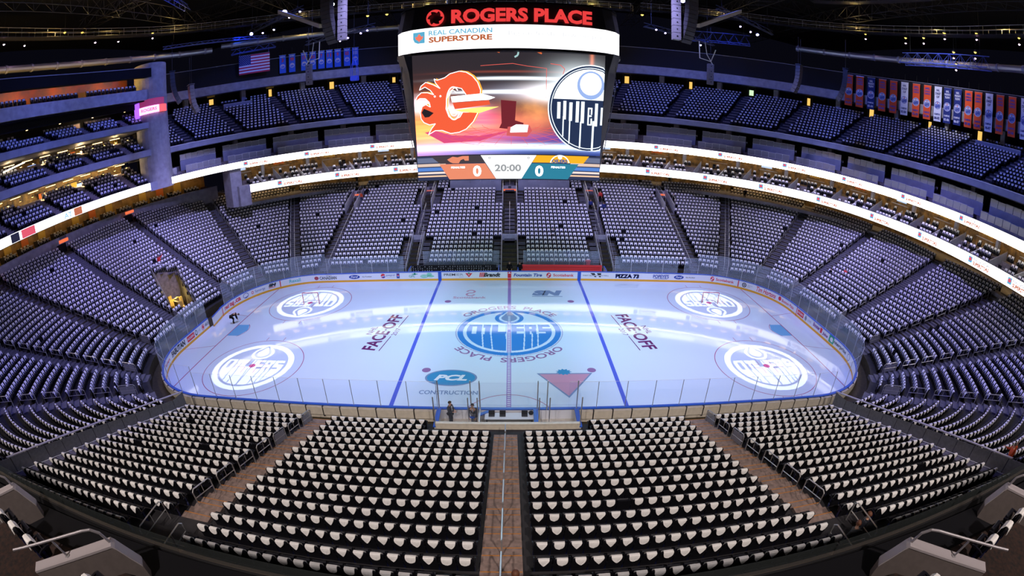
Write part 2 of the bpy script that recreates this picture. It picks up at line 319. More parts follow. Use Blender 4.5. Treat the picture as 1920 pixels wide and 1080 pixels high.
def shirt_mb(kind, seed):
    r = random.Random(seed); mb = MB(); cols = 7; T = .012
    path = [(.035, .50), (.028, .64), (.018, .78), (-.045, .868), (-.09, .885), (-.132, .872), (-.146, .825), (-.150, .78), (-.152, .73), (-.154, .68), (-.156, .635)]
    def wid(i):
        if i <= 5: return .36 if i < 3 else .32
        t = (i-5)/5
        if kind == 0: return .31*math.sqrt(max(.02, 1-t**2.4))+.01
        if kind == 1: return .32*(1-t)**.85+.014
        return .31*max(.05, (1-t**2.6)*(1-.3*t))+.01
    n1, n2 = r.uniform(.3, 1.2), r.uniform(0, 6)
    top, bot = [], []
    sk = r.uniform(-.03, .03) if kind else 0
    for i, (y, z) in enumerate(path):
        w_ = wid(i); row, row2 = [], []
        for k in range(cols):
            u = k/(cols-1)*2-1; fold = .006*math.sin(u*7*n1+n2+i*.4)*(1 if i > 4 or i < 3 else .2); s_ = 1 if i < 4 else -1
            x = u*w_/2+(sk*max(0, i-6)/4)
            yy, zz = (y+fold+T, z) if i < 4 else (y-fold-T, z); 
            if i in (3, 4, 5): zz += T
            row.append((x, yy, zz)); row2.append((x, y+fold*.6, z))
        top.append(row); bot.append(row2)
    V = [p for r_ in top for p in r_]+[p for r_ in bot for p in r_]; n = len(path); o = n*cols; F = []
    for i in range(n-1):
        for k in range(cols-1): a = i*cols+k; F += [(a, a+1, a+cols+1, a+cols), (o+a, o+a+cols, o+a+cols+1, o+a+1)]
        for k in (0, cols-1): a = i*cols+k; F.append((a, a+cols, o+a+cols, o+a))
    for i in (0, n-1):
        for k in range(cols-1): a = i*cols+k; F.append((a, a+1, o+a+1, o+a))
    mb.add(V, F, SHIRT)
    mb.add([(-.09, .056, .60), (.09, .056, .60), (.10, .049, .72), (.06, .046, .77), (-.06, .046, .77), (-.10, .049, .72)], [(0, 1, 2, 3, 4, 5)], SLOGO)
    return mb
def seat_low():
    mb = MB(); mb.hull8([(-.24, -.03, .18), (.24, -.03, .18), (-.24, .03, .18), (.24, .03, .18), (-.235, -.13, .87), (.235, -.13, .87), (-.235, -.07, .87), (.235, -.07, .87)], SEATM)
    mb.hull8([(-.21, .07, .20), (.21, .07, .20), (-.21, .17, .20), (.21, .17, .20), (-.21, .12, .60), (.21, .12, .60), (-.21, .20, .60), (.21, .20, .60)], SEATP); return mb
def shirt_low():
    mb = MB(); mb.add([(-.185, .045, .45), (.185, .045, .45), (.18, -.045, .885), (-.18, -.045, .885), (-.18, -.145, .885), (.18, -.145, .885), (.10, -.15, .68), (-.10, -.15, .68)], [(0, 1, 2, 3), (3, 2, 5, 4), (4, 5, 6, 7)], SHIRT)
    mb.add([(-.10, .038, .52), (.10, .038, .52), (.11, .004, .70), (-.11, .004, .70)], [(0, 1, 2, 3)], SLOGO); return mb
def shirt_up():
    mb = MB(); mb.add([(-.15, .01, .66), (.15, .01, .66), (.17, -.055, .885), (-.17, -.055, .885), (-.17, -.145, .885), (.17, -.145, .885), (.10, -.15, .68), (-.10, -.15, .68)], [(0, 1, 2, 3), (3, 2, 5, 4), (4, 5, 6, 7)], SHIRT); return mb
def scatter(name, templates, inst, parent=None):
    """one mesh holding many copies; inst = list of (x, y, z, angle, template index)"""
    V, F, FL, MI, mats = [], [], [], [], []
    off = 0; inst = np.array(inst, float)
    for ti, t in enumerate(templates):
        sel = inst[inst[:, 4] == ti]
        if not len(sel): continue
        tv = np.array(t.v); c, s_ = np.cos(sel[:, 3]), np.sin(sel[:, 3])
        X = tv[None, :, 0]*c[:, None]-tv[None, :, 1]*s_[:, None]+sel[:, 0:1]; Y = tv[None, :, 0]*s_[:, None]+tv[None, :, 1]*c[:, None]+sel[:, 1:2]; Z = tv[None, :, 2]+sel[:, 2:3]
        V.append(np.stack([X, Y, Z], 2).reshape(-1, 3)); fl = np.array([len(f) for f in t.f]); fi = np.concatenate([np.array(f) for f in t.f]); lut = []
        for m in t.mats:
            if m not in mats: mats.append(m)
            lut.append(mats.index(m))
        mi = np.array([lut[k] for k in t.m]); n = len(sel)
        F.append((fi[None]+(np.arange(n)*len(tv))[:, None]+off).ravel()); FL.append(np.tile(fl, n)); MI.append(np.tile(mi, n)); off += n*len(tv)
    V = np.concatenate(V); F = np.concatenate(F); FL = np.concatenate(FL); MI = np.concatenate(MI)
    me = bpy.data.meshes.new(name); me.vertices.add(len(V)); me.vertices.foreach_set('co', V.astype(np.float32).ravel()); me.loops.add(len(F)); me.loops.foreach_set('vertex_index', F.astype(np.int32))
    me.polygons.add(len(FL)); me.polygons.foreach_set('loop_start', np.concatenate([[0], np.cumsum(FL)[:-1]]).astype(np.int32)); me.polygons.foreach_set('loop_total', FL.astype(np.int32)); 
    for m in mats: me.materials.append(m)
    me.polygons.foreach_set('material_index', MI.astype(np.int32)); me.update(calc_edges=True); me.validate()
    return link(name, me, parent)

# ---------------------------------------------------------------- where every seat stands
SEATS = []      # dict(x,y,z,a,sec,row,num,shirt)
PITCHS = .53
def proj(x, y, z):
    d = np.array([x, y, z])-CAM; c, s_ = math.cos(PITCH), math.sin(PITCH); X = d[0]; Z = d[1]*c-d[2]*s_; Y = -(d[1]*s_+d[2]*c); rr = math.hypot(X, Y); th = math.atan2(rr, Z); r = th*(1+KD*th*th)
    return 958+FPX*r*X/rr, 616.8+FPX*r*Y/rr, float(np.linalg.norm(d))
for s in SECS:
    for j in range(s.n):
        P = [s.pt(j, t) for t in np.linspace(0, 1, 33)]; ln = np.concatenate([[0], np.cumsum([(P[i+1]-P[i]).length for i in range(32)])]); tot = ln[-1]
        g0, g1 = s.gA, s.gB; n = int((tot-g0-g1)/PITCHS)
        if n < 1: continue
        if s.name.startswith('near_centre'): start = tot-g1-(n-.5)*PITCHS+PITCHS*.0
        else: start = g0+(tot-g0-g1-n*PITCHS)/2+PITCHS/2
        for k in range(n):
            q = start+k*PITCHS; t = np.interp(q, ln, np.linspace(0, 1, 33)); p = s.pt(j, t); p2 = s.pt(j, min(1, t+.01)); p1 = s.pt(j, max(0, t-.01)); d = p2-p1; nn = Vector((-d.y, d.x, 0)).normalized()
            if nn.dot(Vector((p.x, p.y, 0))) > 0: nn = -nn
            if skip(s, j, p.x, p.y): continue
            SEATS.append(dict(x=p.x, y=p.y, z=p.z, a=math.atan2(nn.y, nn.x)-PI/2, sec=s, row=j, num=(n-1-k) if s.name.startswith('near_centre') else k, shirt=random.random() > .004, q=n))
# upper deck rows (right round to the pillar on the left)
UA = [65.3-0.0, 53.0, 42.2, 32.2, 21.9, 11.8, 2.8, -6.5, -16.5, -27]; UA = [114.8, 126.8, 137.3, 147.3, 155.6][::-1]+[90.0]+UA if False else None
UAIS = [156.5, 147.6, 137.7, 126.9, 114.7, 102, 90, 78, 65.3, 53.1, 42.3, 32.4, 22.0, 11.9, 3.0, -6.6, -17, -28]
UROWS = 13
def uoff(j): return 1.75+.80*j
def uz(j): return 18.95+.435*j
for j in range(UROWS):
    a = -30.0; r0 = uoff(j)
    while a < 163.0:
        rr = fr(a)+r0; da = math.degrees(PITCHS/rr); near = min(abs(a-u) for u in UAIS)
        ok = math.radians(near)*rr > .85
        if j > 9 and (141.5 < a < 146.8 or -6 < a < 2.2): ok = False          # platforms with a low wall
        if a > 159.5-j*.35+ (0 if j < 7 else -1) and j > 8: ok = False
        if a < 64 or a > 110 or True:
            if ok:
                p = rp(a, r0, uz(j)); n = rn(a); SEATS.append(dict(x=p.x, y=p.y, z=p.z, a=math.atan2(n.y, n.x)-PI/2, sec=None, row=j, num=0, shirt=True, q=0, up=1))
        a += da
def ringseats(a0, a1, off, z, pitch=PITCHS, skipf=None, prob=1.0):
    a = min(a0, a1)
    while a < max(a0, a1):
        rr = fr(a)+off
        if not (skipf and skipf(a)) and random.random() < prob:
            p = rp(a, off, z); n = rn(a); SEATS.append(dict(x=p.x, y=p.y, z=p.z, a=math.atan2(n.y, n.x)-PI/2, sec=None, row=0, num=0, shirt=random.random() > .05, q=0))
        a += math.degrees(pitch/rr)

# ---------------------------------------------------------------- rink
RL, RW, RR = 30.48, 12.95, 8.53
def per(s, off=0, z=0):
    """point on the rink edge, arc position s from the far centre, clockwise positive, moved outward by off"""
    sg = 1 if s >= 0 else -1; a = abs(s)
    if a <= 21.95: x, y, nx, ny = a, RW, 0, 1
    elif a <= 35.35: t = (a-21.95)/RR; nx, ny = math.sin(t), math.cos(t); x, y = 21.95+RR*nx, 4.42+RR*ny
    elif a <= 44.19: x, y, nx, ny = RL, 4.42-(a-35.35), 1, 0
    elif a <= 57.59: t = (a-44.19)/RR; nx, ny = math.cos(t), -math.sin(t); x, y = 21.95+RR*nx, -4.42+RR*ny
    else: x, y, nx, ny = 21.95-(a-57.59), -RW, 0, -1
    return Vector((sg*(x+nx*off), y+ny*off, z))
SMAX = 79.54
def srange(s0, s1, st=.7): n = max(2, int(abs(s1-s0)/st)+1); return [s0+(s1-s0)*i/(n-1) for i in range(n)]
outline = [per(s, 0) for s in srange(-SMAX, SMAX, .6)][:-1]
mb = MB(); mb.add([(p.x, p.y, .02) for p in outline]+[(p.x, p.y, -.05) for p in outline], [tuple(range(len(outline)))[::-1]], ICE)
ice = struct(mb.build('floor_ice'))
if ice.data.polygons[0].normal.z < 0: ice.data.flip_normals()
def upquad(mb, x0, y0, x1, y1, m, z=.024): mb.add([(x0, y0, z), (x1, y0, z), (x1, y1, z), (x0, y1, z)], [(0, 1, 2, 3)], m)
def arc(mb, cx, cy, r0, r1, a0, a1, m, z=.024, n=None):
    n = n or max(8, int(abs(a1-a0)/4)); v = []
    for i in range(n+1): a = R(a0+(a1-a0)*i/n); v += [(cx+r0*math.cos(a), cy+r0*math.sin(a), z), (cx+r1*math.cos(a), cy+r1*math.sin(a), z)]
    mb.add(v, [(2*i, 2*i+1, 2*i+3, 2*i+2) for i in range(n)], m)
mk = lambda name: MB()
mb = MB()
for sx in (-1, 1): upquad(mb, min(sx*7.62, sx*7.92), -RW, max(sx*7.62, sx*7.92), RW, ILINE)
mb.build('blue_line_marking', ice)
mb = MB(); upquad(mb, -.16, -RW, .16, RW, ICENT)
for k in range(110): upquad(mb, -.10, -RW+.06+k*.236, .10, -RW+.16+k*.236, IWHITE, .027) if abs(-RW+.1+k*.236) > .25 and -RW+k*.236 < 3 else None
mb.build('centre_line_marking', ice)
def yedge(x): x = abs(x); return RW if x < 21.95 else 4.42+math.sqrt(RR*RR-(x-21.95)**2)
mb = MB()
for sx in (-1, 1):
    x = sx*27.13; upquad(mb, x-.05, -yedge(x)+.1, x+.05, yedge(x)-.1, IRED)
    for sy in (-1, 1):                                     # goalie trapezoid
        mb.add([(x, sy*3.35-.025, .026), (x, sy*3.35+.025, .026), (sx*30.46, sy*4.27+.025, .026), (sx*30.46, sy*4.27-.025, .026)], [(0, 1, 2, 3)], IRED)
mb.build('goal_line_marking', ice)
mb = MB()
for sx in (-1, 1):
    c = [(sx*27.08, -1.22)]+[(sx*27.08-sx*(1.37 if abs(t) > 1.2 else 1.37+.46*(1-abs(t)/1.22)), 1.22*math.sin(u)) for u, t in [(R(q), 1.22*math.sin(R(q))) for q in range(-90, 91, 12)]]+[(sx*27.08, 1.22)]
    mb.add([(a, b, .024) for a, b in c], [tuple(range(len(c)))], ICREASE)
    arc(mb, sx*27.08, 0, 1.80, 1.85, 132 if sx > 0 else 48, 228 if sx > 0 else -48, IRED, .026)
mb.build('crease_marking', ice)
mb = MB()
for sx in (-1, 1):
    for sy in (-1, 1):
        cx, cy_ = sx*21.03, sy*6.71; arc(mb, cx, cy_, 4.53, 4.59, 0, 360, IRED)
        arc(mb, cx, cy_, 0, .30, 0, 360, IRED, .027); 
        for hx in (-1, 1):
            for hy in (-1, 1):
                upquad(mb, cx+hx*.6-.02, cy_+hy*.25-.0, cx+hx*.6+.02, cy_+hy*1.15, IRED) ; upquad(mb, min(cx+hx*.6, cx+hx*1.75), cy_+hy*.25-.02, max(cx+hx*.6, cx+hx*1.75), cy_+hy*.25+.02, IRED)
            upquad(mb, cx+hx*.9-.025, cy_+4.57, cx+hx*.9+.025, cy_+5.2, IRED); upquad(mb, cx+hx*.9-.025, cy_-5.2, cx+hx*.9+.025, cy_-4.57, IRED)
        arc(mb, sx*6.1, sy*6.71, 0, .33, 0, 360, IPURP)
arc(mb, 0, -RW, 3.0, 3.05, 0, 180, IRED); arc(mb, 0, 0, 0, .15, 0, 360, ILINE, .028)
mb.build('faceoff_marking', ice)

# crest raster: unit disc, up = +y; returns 0 blank, 1 body colour, 2 fine line, 3 drop
WH = [(-.695, -.605, -.13, .19), (-.515, -.485, -.15, .27), (-.50, -.45, -.15, .13), (-.36, -.335, -.15, .13), (-.345, -.325, -.15, .27), (-.205, -.06, -.04, .27), (-.05, .045, -.9, .30),
      (.14, .28, .10, .17), (.14, .28, -.12, -.03), (.275, .295, -.15, .27), (.37, .43, .08, .175), (.385, .42, -.15, -.03), (.515, .545, -.15, .27), (.50, .52, -.15, .1), (.63, .80, .10, .165), (.545, .68, -.11, -.04)]
DR = [(-.495, .012), (-.335, .011), (-.06, .012), (.285, .012), (.425, .011), (.53, .011)]
def drop(x, y, k):
    cy_ = .575; r = .275*k; 
    if (x*x+(y-cy_)**2) < r*r: return True
    t = (y-cy_)/(.40*(k*.5+.5)); return 0 < t < 1 and abs(x) < r*(1-t)**.75*(1.02)
def crest(x, y, fine=True):
    r = math.hypot(x, y)
    if r > 1: return 0
    if drop(x, y, 1.03) and r < .93:
        if drop(x, y, .56 if fine else .52): return 3
        return 1 if not drop(x, y, .74 if fine else .80) else 0
    if fine and r > .985: return 2
    if .86 < r < (.965 if fine else 1.0): return 1
    if r < .795 and y < .265 and y > -.79:
        for a, b, c, d in WH:
            if a < x < b and c < y < d and (fine or b-a < .2 and not (c < -.5 and abs(x) > .012)): return 0
        if y < -.12:
            for a, h in DR:
                if abs(x-a-(y+.15)*(-.08 if a < 0 else .05)) < h: return 0
        return 1
    return 0
def raster(fn, N):
    """list of (colour, x0, x1, y0, y1) runs over [-1,1]^2"""
    out = []
    for j in range(N):
        y = -1+2*(j+.5)/N; k = 0
        while k < N:
            c = fn(-1+2*(k+.5)/N, y); e = k
            while e < N and fn(-1+2*(e+.5)/N, y) == c: e += 1
            out.append((c, -1+2*k/N, -1+2*e/N, -1+2*j/N, -1+2*(j+1)/N)); k = e
    return out
CR = raster(crest, 230)
def put_crest(mb, runs, cols, fn):
    for c, x0, x1, y0, y1 in runs:
        m = cols.get(c)
        if m: mb.quad([fn(x0, y0), fn(x1, y0), fn(x1, y1), fn(x0, y1)], m)
mb = MB(); put_crest(mb, CR, {1: IBLUE, 2: IOLINE, 3: IGREY}, lambda u, v: (u*4.6, v*4.6, .025)); mb.build('crest_marking', ice)
def ringtext(mb, s, m, rad, h, a_mid, fac=1.0, inward=False, cw=True, bold=.02):
    v, f, W, H = text2d(s, bold); L_ = W*h/H*fac
    def fn(u, w_):
        t = (u-.5)*L_/rad; a = a_mid-t if not inward else a_mid-t
        r = rad+w_*h; return (r*math.cos(a), r*math.sin(a), .0255)
    mb.add([fn(a/W, b/H) for a, b in v], f, m)
mb = MB(); ringtext(mb, 'OROGERS  PLACE', IPURP, 4.78, .74, R(90), 1.12); ringtext(mb, 'OROGERS  PLACE', IPURP, 4.78, .74, R(-90), 1.12); mb.build('ring_lettering_marking', ice)
mb = MB()
for sx in (-1, 1):                                         # season lettering, read from the benches' ends
    dx, dy = 1.1, 7.1; ln = math.hypot(dx, dy); e = Vector((dx/ln*1, dy/ln, 0)) if sx < 0 else Vector((dx/ln, -dy/ln, 0)); p0 = Vector((-11.1, -3.7, 0)) if sx < 0 else Vector((9.9, 3.4, 0))
    u_ = e; v_ = Vector((-e.y, e.x, 0)); 
    if sx < 0: p0 = p0-v_*.2
    F_ = lambda a, b, p0=p0, u_=u_, v_=v_: tuple(p0+u_*a+v_*b+Vector((0, 0, .026)))
    put_text(mb, 'FACE', IDARK, 0, 3.6, 0, 1.25, F_, .03); put_text(mb, '-', IDARK, 3.72, 3.95, .5, .68, F_, .03); put_text(mb, 'OFF', IDARK, 4.1, 7.1, 0, 1.25, F_, .03); put_text(mb, 'NHL', IDARK, 2.7, 4.3, 1.5, 2.05, F_, .01); put_text(mb, '2017', IDARK, 2.9, 4.3, -.75, -.28, F_, .01)
    mb.quad([F_(0, -.42), F_(2.7, -.42), F_(2.7, -.34), F_(0, -.34)], IDARK); mb.quad([F_(4.5, -.42), F_(7.1, -.42), F_(7.1, -.34), F_(4.5, -.34)], IDARK)
mb.build('season_lettering_marking', ice)
G = lambda a, b: (a, b, .026)
mb = MB(); put_text(mb, 'Scotiabank', IPINK, -5.7, -2.35, 7.45, 8.05, G, .02)
for k in (0, 1): arc(mb, -4.0+(.35 if k else -.35)*0, 9.0+(.38 if k else -.38), .28, .5, (-90 if k else 90), (180 if k else 360), IPINK)
put_text(mb, 'SN', IGREY, 2.3, 5.5, 8.25, 9.75, G, .09, .25); upquad(mb, 2.3, 7.95, 5.4, 8.1, IGREY)
el = [(-4.15+1.75*math.cos(t), -7.75+1.0*math.sin(t), .0255) for t in np.linspace(0, 2*PI, 40)[:-1]]; mb.add([(x*1, y, .0250) for x, y, z in [(-4.15+(a+4.15)*1.08, -7.75+(b+7.75)*1.12, 0) for a, b, c in el]], [tuple(range(39))], IGREY); mb.add(el, [tuple(range(39))], ITEAL)
put_text(mb, 'PCL', IWHITE, -5.35, -2.95, -8.15, -7.35, lambda a, b: (a, b, .028), .05, .3); put_text(mb, 'CONSTRUCTION', IGREY, -6.15, -2.1, -9.95, -9.45, G, .02)
tri = [(2.2, -7.25), (5.9, -7.25), (4.05, -10.1)]; mb.add([(a, b, .0245) for a, b in [(2.0, -7.12), (6.1, -7.12), (4.05, -10.35)]], [(0, 2, 1)], IGREY); mb.add([(a, b, .0262) for a, b in tri], [(0, 2, 1)], IPINK)
lf = []
for i in range(22): r = .62 if i % 2 == 0 else .42; a = 2*PI*i/22; lf.append((4.0+r*math.cos(a), -6.95+r*.75*math.sin(a), .0285))
mb.add(lf, [tuple(range(22))], ITEAL); mb.build('sponsor_marking', ice)

# boards
GATE = (-39.2, -36.6)
boards = empty('rink_boards', (0, 0, 0), 'white rink boards with orange kick strip and printed adverts all round the ice', 'rink boards')
def board_strip(name, s0, s1, o0, o1, z0, z1, m, par, st=.7):
    mb = MB(); mb.sweep([[per(s, o0, z0), per(s, o0, z1), per(s, o1, z1), per(s, o1, z0)] for s in srange(s0, s1, st)], None, m); return mb.build(name, par)
for s0, s1 in ((-SMAX, GATE[0]), (GATE[1], SMAX)):
    board_strip('board_face', s0, s1, 0, .10, .25, 1.02, BOARDW, boards); board_strip('kick_strip', s0, s1, -.012, .02, .02, .25, KICK, boards); board_strip('board_base', s0, s1, .02, .10, .02, .25, CREAM, boards); board_strip('top_cap', s0, s1, -.03, .17, 1.02, 1.09, BOARDB, boards)
for k in range(-26, 27):
    x = k*1.22+.3
    if abs(x) < 4.5 or abs(x) > 30: continue
    p = per((SMAX-abs(x))*(1 if x > 0 else -1), .12); mb = MB(); mb.box((p.x, p.y-.06, .62), (.07, .16, .8), DGREY); mb.build('bracing', boards)
mb = MB()
for k in (-1, 1): mb.sweep([[per(s, .11, .35), per(s, .11, .95), per(s, .26, .95), per(s, .26, .35)] for s in srange(k*50, k*75.2, .7)], None, CREAM)
mb.build('back_panel', boards)
# half-open gate at the left end with part of its advert
gp = [per(GATE[0]+.25, -.42), per(GATE[1], .0)]; gd = (gp[1]-gp[0]).normalized(); gn = Vector((gd.y, -gd.x, 0))
gate = empty('rink_gate', (gp[0].x, gp[0].y, 0), 'white rink gate standing ajar in the left corner boards behind the crouching person', 'gate')
def gfn(a, b, o=0): p = gp[0]+gd*a+gn*(-o); return p
glen = (gp[1]-gp[0]).length
def gbox(name, z0, z1, t0, t1, m):
    q = MB(); q.hull8([p+Vector((0, 0, z))-gate.location for z in (z0, z1) for p in (gp[0]+gn*t0, gp[0]+gd*glen+gn*t0, gp[0]+gn*t1, gp[0]+gd*glen+gn*t1)], m); return q.build(name, gate)
gbox('gate_face', .25, 1.02, -.03, .05, BOARDW); gbox('kick_strip', .04, .25, -.035, .05, KICK); gbox('top_cap', 1.02, 1.09, -.05, .07, BOARDB)

def bfn(s_mid=None, off=-.012): return lambda s, z: tuple(per(s, off, z))
BR = bfn(); AD = {}
def ad(name, items):
    mb = MB(); tb_ = MB()
    for it in items:
        k = it[0]
        if k == 't': put_text(tb_, it[1], it[2], it[3], it[4], it[5], it[6], BR, *(it[7:] if len(it) > 7 else ()))
        elif k == 'r':
            n = max(2, int(abs(it[3]-it[2])/.5)+2); xs = np.linspace(it[2], it[3], n)
            for a, b in zip(xs[:-1], xs[1:]): mb.quad([per(a, it[6] if len(it) > 6 else -.010, it[4]), per(b, it[6] if len(it) > 6 else -.010, it[4]), per(b, it[6] if len(it) > 6 else -.010, it[5]), per(a, it[6] if len(it) > 6 else -.010, it[5])], it[1])
        elif k == 'e':
            m, cx, cz, rx, rz = it[1:6]; o = it[6] if len(it) > 6 else -.010; P = [per(cx+rx*math.cos(t), o, cz+rz*math.sin(t)) for t in np.linspace(0, 2*PI, 25)[:-1]]; mb.quad(P, m)
        elif k == 'p': mb.quad([per(a, it[3] if len(it) > 3 else -.010, b) for a, b in it[2]], it[1])
    if tb_.f: tb_.build('advert_lettering', boards)
    if mb.f: mb.build('advert_emblem', boards)
pm = lambda n, c: mat('print_'+n, c, .4)
K_, RD, BL, GR, YE, TL, PU, GY, LB = pm('black', (.02, .02, .025)), pm('red', (.72, .02, .04)), pm('blue', (.02, .06, .35)), pm('green', (.02, .40, .22)), pm('yellow', (.95, .85, .05)), pm('teal', (.05, .50, .50)), pm('purple', (.22, .02, .25)), pm('grey', (.35, .35, .40)), pm('light_blue', (.1, .35, .7))
WT = BOARDW
for s in (-7.77, 7.77): ad('a', [('r', BOARDB, s-.19, s+.19, .02, 1.02, -.016)])
ad('a', [('r', RD, -.2, .2, .02, 1.02, -.016), ('r', WT, -.2, .2, .25, .29, -.019), ('p', WT, [(-.16, .80), (.16, .80), (0, 1.0)], -.019)])
for s in (-27.25, 27.15, -36.3, 36.3): ad('a', [('r', RD, s-.06, s+.06, .02, 1.02, -.016)])
z0 = .38; z1 = .88
ad('a', [('e', BL, -17.85, .62, .68, .24), ('t', 'Ford', WT, -18.3, -17.4, .50, .76, .02, .35), ('t', 'Go Further', K_, -16.9, -15.7, .56, .70)])
ad('a', [('e', RD, -14.35, .66, .27, .27), ('p', WT, [(-14.6, .62), (-14.1, .72), (-14.1, .64), (-14.6, .55)], -.013), ('e', BL, -14.3, .55, .18, .12, -.012), ('t', 'pepsi', BL, -13.95, -12.95, .58, .86, .0), ('r', GY, -13.9, -12.95, .48, .50), ('r', BL, -12.75, -12.40, .36, .94), ('e', RD, -12.57, .70, .12, .12, -.014), ('e', WT, -12.57, .62, .08, .05, -.016)])
ad('a', [('t', 'GFL', GR, -11.3, -10.6, .44, .72), ('p', GR, [(-10.75, .72), (-10.5, .72), (-10.55, .98), (-10.7, .98)]), ('p', GR, [(-10.95, .78), (-10.3, .78), (-10.3, .86), (-10.95, .86)])])
ad('a', [('e', pm('mint', (.25, .65, .45)), -9.55, .55, .45, .2), ('e', pm('mint', (.25, .65, .45)), -8.95, .78, .30, .17), ('e', pm('mint', (.25, .65, .45)), -8.8, .55, .4, .12), ('t', 'Home', WT, -9.9, -9.2, .48, .64, .0, 0, 1.0)])
ad('a', [('t', 'PREM', K_, -7.3, -6.05, .56, .84, .012), ('t', 'IER', GY, -5.98, -5.1, .56, .84), ('t', 'salon', GY, -5.6, -5.1, .38, .48)])
ad('a', [('p', RD, [(-4.9, .86), (-4.1, .86), (-4.5, .38)]), ('p', GR, [(-4.65, .80), (-4.35, .80), (-4.5, 1.0)], -.014), ('p', WT, [(-4.62, .72), (-4.38, .72), (-4.5, .58)], -.014)])
ad('a', [('p', RD, [(-3.35+.14*k, .40), (-3.25+.14*k, .40), (-3.17+.14*k, .92), (-3.27+.14*k, .92)]) for k in range(4)]+[('t', 'Brandt', K_, -2.85, -1.0, .42, .90, .05, .25)])
ad('a', [('t', 'Fountain Tire', BL, .45, 3.6, .44, .82, .035, .2)])
ad('a', [('e', RD, 4.35, .62, .26, .30), ('e', WT, 4.40, .72, .12, .07, -.013), ('e', WT, 4.28, .52, .12, .07, -.013), ('t', 'Scotiabank', RD, 4.85, 7.15, .47, .80, .02)])
ad('a', [('t', 'WEST EDMONTON MALL', K_, 8.15, 11.15, .56, .70, .0)]+[('p', K_, [(9.0+i*.75, .92), (9.5+i*.75, .92), (9.75+i*.5, .45), (9.55+i*.5, .45)]) for i in (0, 1)]+[('r', WT, 8.9, 10.7, .57, .69, -.0105)])
ad('a', [('t', 'PIZZA 73', BL, 11.93, 14.72, .36, .86, .07), ('t', 'PIZZA 73', YE, 11.98, 14.67, .39, .83, .03)])
ad('a', [('t', "POPEYE'S", BL, 16.4, 18.35, .44, .88, .03), ('r', BL, 16.5, 18.2, .36, .40)])
ad('a', [('e', BL, 19.6, .62, .62, .24), ('t', 'Ford', WT, 19.2, 20.0, .50, .76, .02, .35), ('t', 'Go Further', K_, 20.5, 21.7, .56, .70)])
ad('a', [('e', RD, 23.9, .62, .24, .30), ('e', WT, 23.95, .72, .12, .07, -.013), ('e', WT, 23.83, .52, .12, .07, -.013), ('t', 'Scotiabank', RD, 24.35, 26.6, .47, .80, .02)])
ad('a', [('e', K_, 27.9, .62, .28, .28), ('e', WT, 27.9, .62, .17, .17, -.014), ('e', K_, 27.9, .62, .10, .10, -.017), ('t', 'OFFICIAL', GY, 28.3, 29.0, .64, .76, 0), ('t', 'APP', GY, 28.3, 28.7, .46, .58, 0)])
ad('a', [('t', 'Tim Hortons', RD, 29.5, 32.3, .36, .92, .02, .25)])
ad('a', [('e', RD, 32.95, .66, .24, .24), ('t', 'Boston Pizza', RD, 33.3, 35.6, .44, .78, .02, .15)])
ad('a', [('r', RD, 36.5, 37.75, .36, .90), ('t', 'ROGERS', WT, 36.62, 37.63, .52, .74, .02), ('e', GY, 38.2, .62, .2, .28), ('t', 'NHL', K_, 38.05, 38.35, .55, .7, 0), ('t', 'LIVE', GY, 38.6, 39.3, .5, .74, 0)])
ad('a', [('t', 'Booster', PU, 39.7, 41.0, .50, .90, .03, .2), ('t', 'Juice', PU, 41.55, 42.5, .36, .76, .03, .2), ('p', RD, [(41.1, .42), (41.4, .42), (41.45, .92), (41.05, .92)])])
ad('a', [('r', GR, 42.75, 43.6, .30, 1.0), ('t', 'e', WT, 42.95, 43.45, .42, .86, .05), ('t', 'nterprise', K_, 43.65, 46.0, .40, .84, .02), ('e', BL, 46.7, .62, .32, .32), ('e', WT, 46.7, .62, .27, .27, -.014), ('t', 'EA', RD, 46.5, 46.9, .5, .74, .02)])
ad('a', [('t', 'CANADIAN', K_, -22.3, -20.1, .40, .78, .02), ('t', 'MOLSON', K_, -21.4, -20.7, .82, .90, 0), ('e', pm('maroon', (.4, .05, .08)), -22.7, .60, .28, .22)])
ad('a', [('t', 'Rexall', TL, -26.1, -24.7, .44, .86, .02)])
ad('a', [('t', 'SN', K_, -28.75, -27.75, .55, .92, .09, .2), ('r', RD, -28.75, -27.9, .42, .50)])
ad('a', [('e', RD, -30.95, .64, .16, .18), ('e', WT, -30.95, .64, .10, .11, -.013), ('t', 'Synergy', BL, -30.6, -29.2, .42, .80, 0)])
ad('a', [('e', BL, -31.95, .64, .42, .30), ('e', WT, -31.95, .64, .35, .24, -.013), ('t', 'Esso', RD, -32.2, -31.7, .54, .74, .03)])
ad('a', [('t', 'red tag', RD, -35.8, -33.95, .30, .92, .035), ('t', '.ca', RD, -33.85, -32.75, .44, .84, .035)])
ad('a', [('e', RD, -40.35, .62, .30, .30), ('e', WT, -40.35, .62, .25, .25, -.013), ('p', RD, [(-40.52, .55), (-40.35, .42), (-40.18, .55), (-40.22, .74), (-40.35, .84), (-40.48, .74)], -.016), ('t', 'AIR CA', K_, -39.95, -39.25, .48, .78, .02)])
ad('a', [('r', RD, -43.3, -42.0, .36, .90), ('t', 'ROGERS', WT, -43.2, -42.1, .52, .74, .02), ('e', K_, -41.65, .62, .2, .28), ('e', WT, -41.65, .64, .12, .18, -.014), ('t', 'LIVE', GY, -41.35, -40.85, .5, .74, 0)])
ad('a', [('t', 'FABUTAN', K_, -46.4, -43.7, .38, .92, .05, .1)])
ad('a', [('t', 'Rogers', RD, -48.6, -47.0, .42, .80, .02)])
mb = MB(); put_text(mb, 'NADA', K_, .35, glen-.35, .48, .80, lambda a, b: tuple(gp[0]+gd*a+gn*-.045*(1 if (gn.dot(-gp[0]) < 0) else -1)+Vector((0, 0, b))-gate.location), .02); mb.build('lettering', gate)

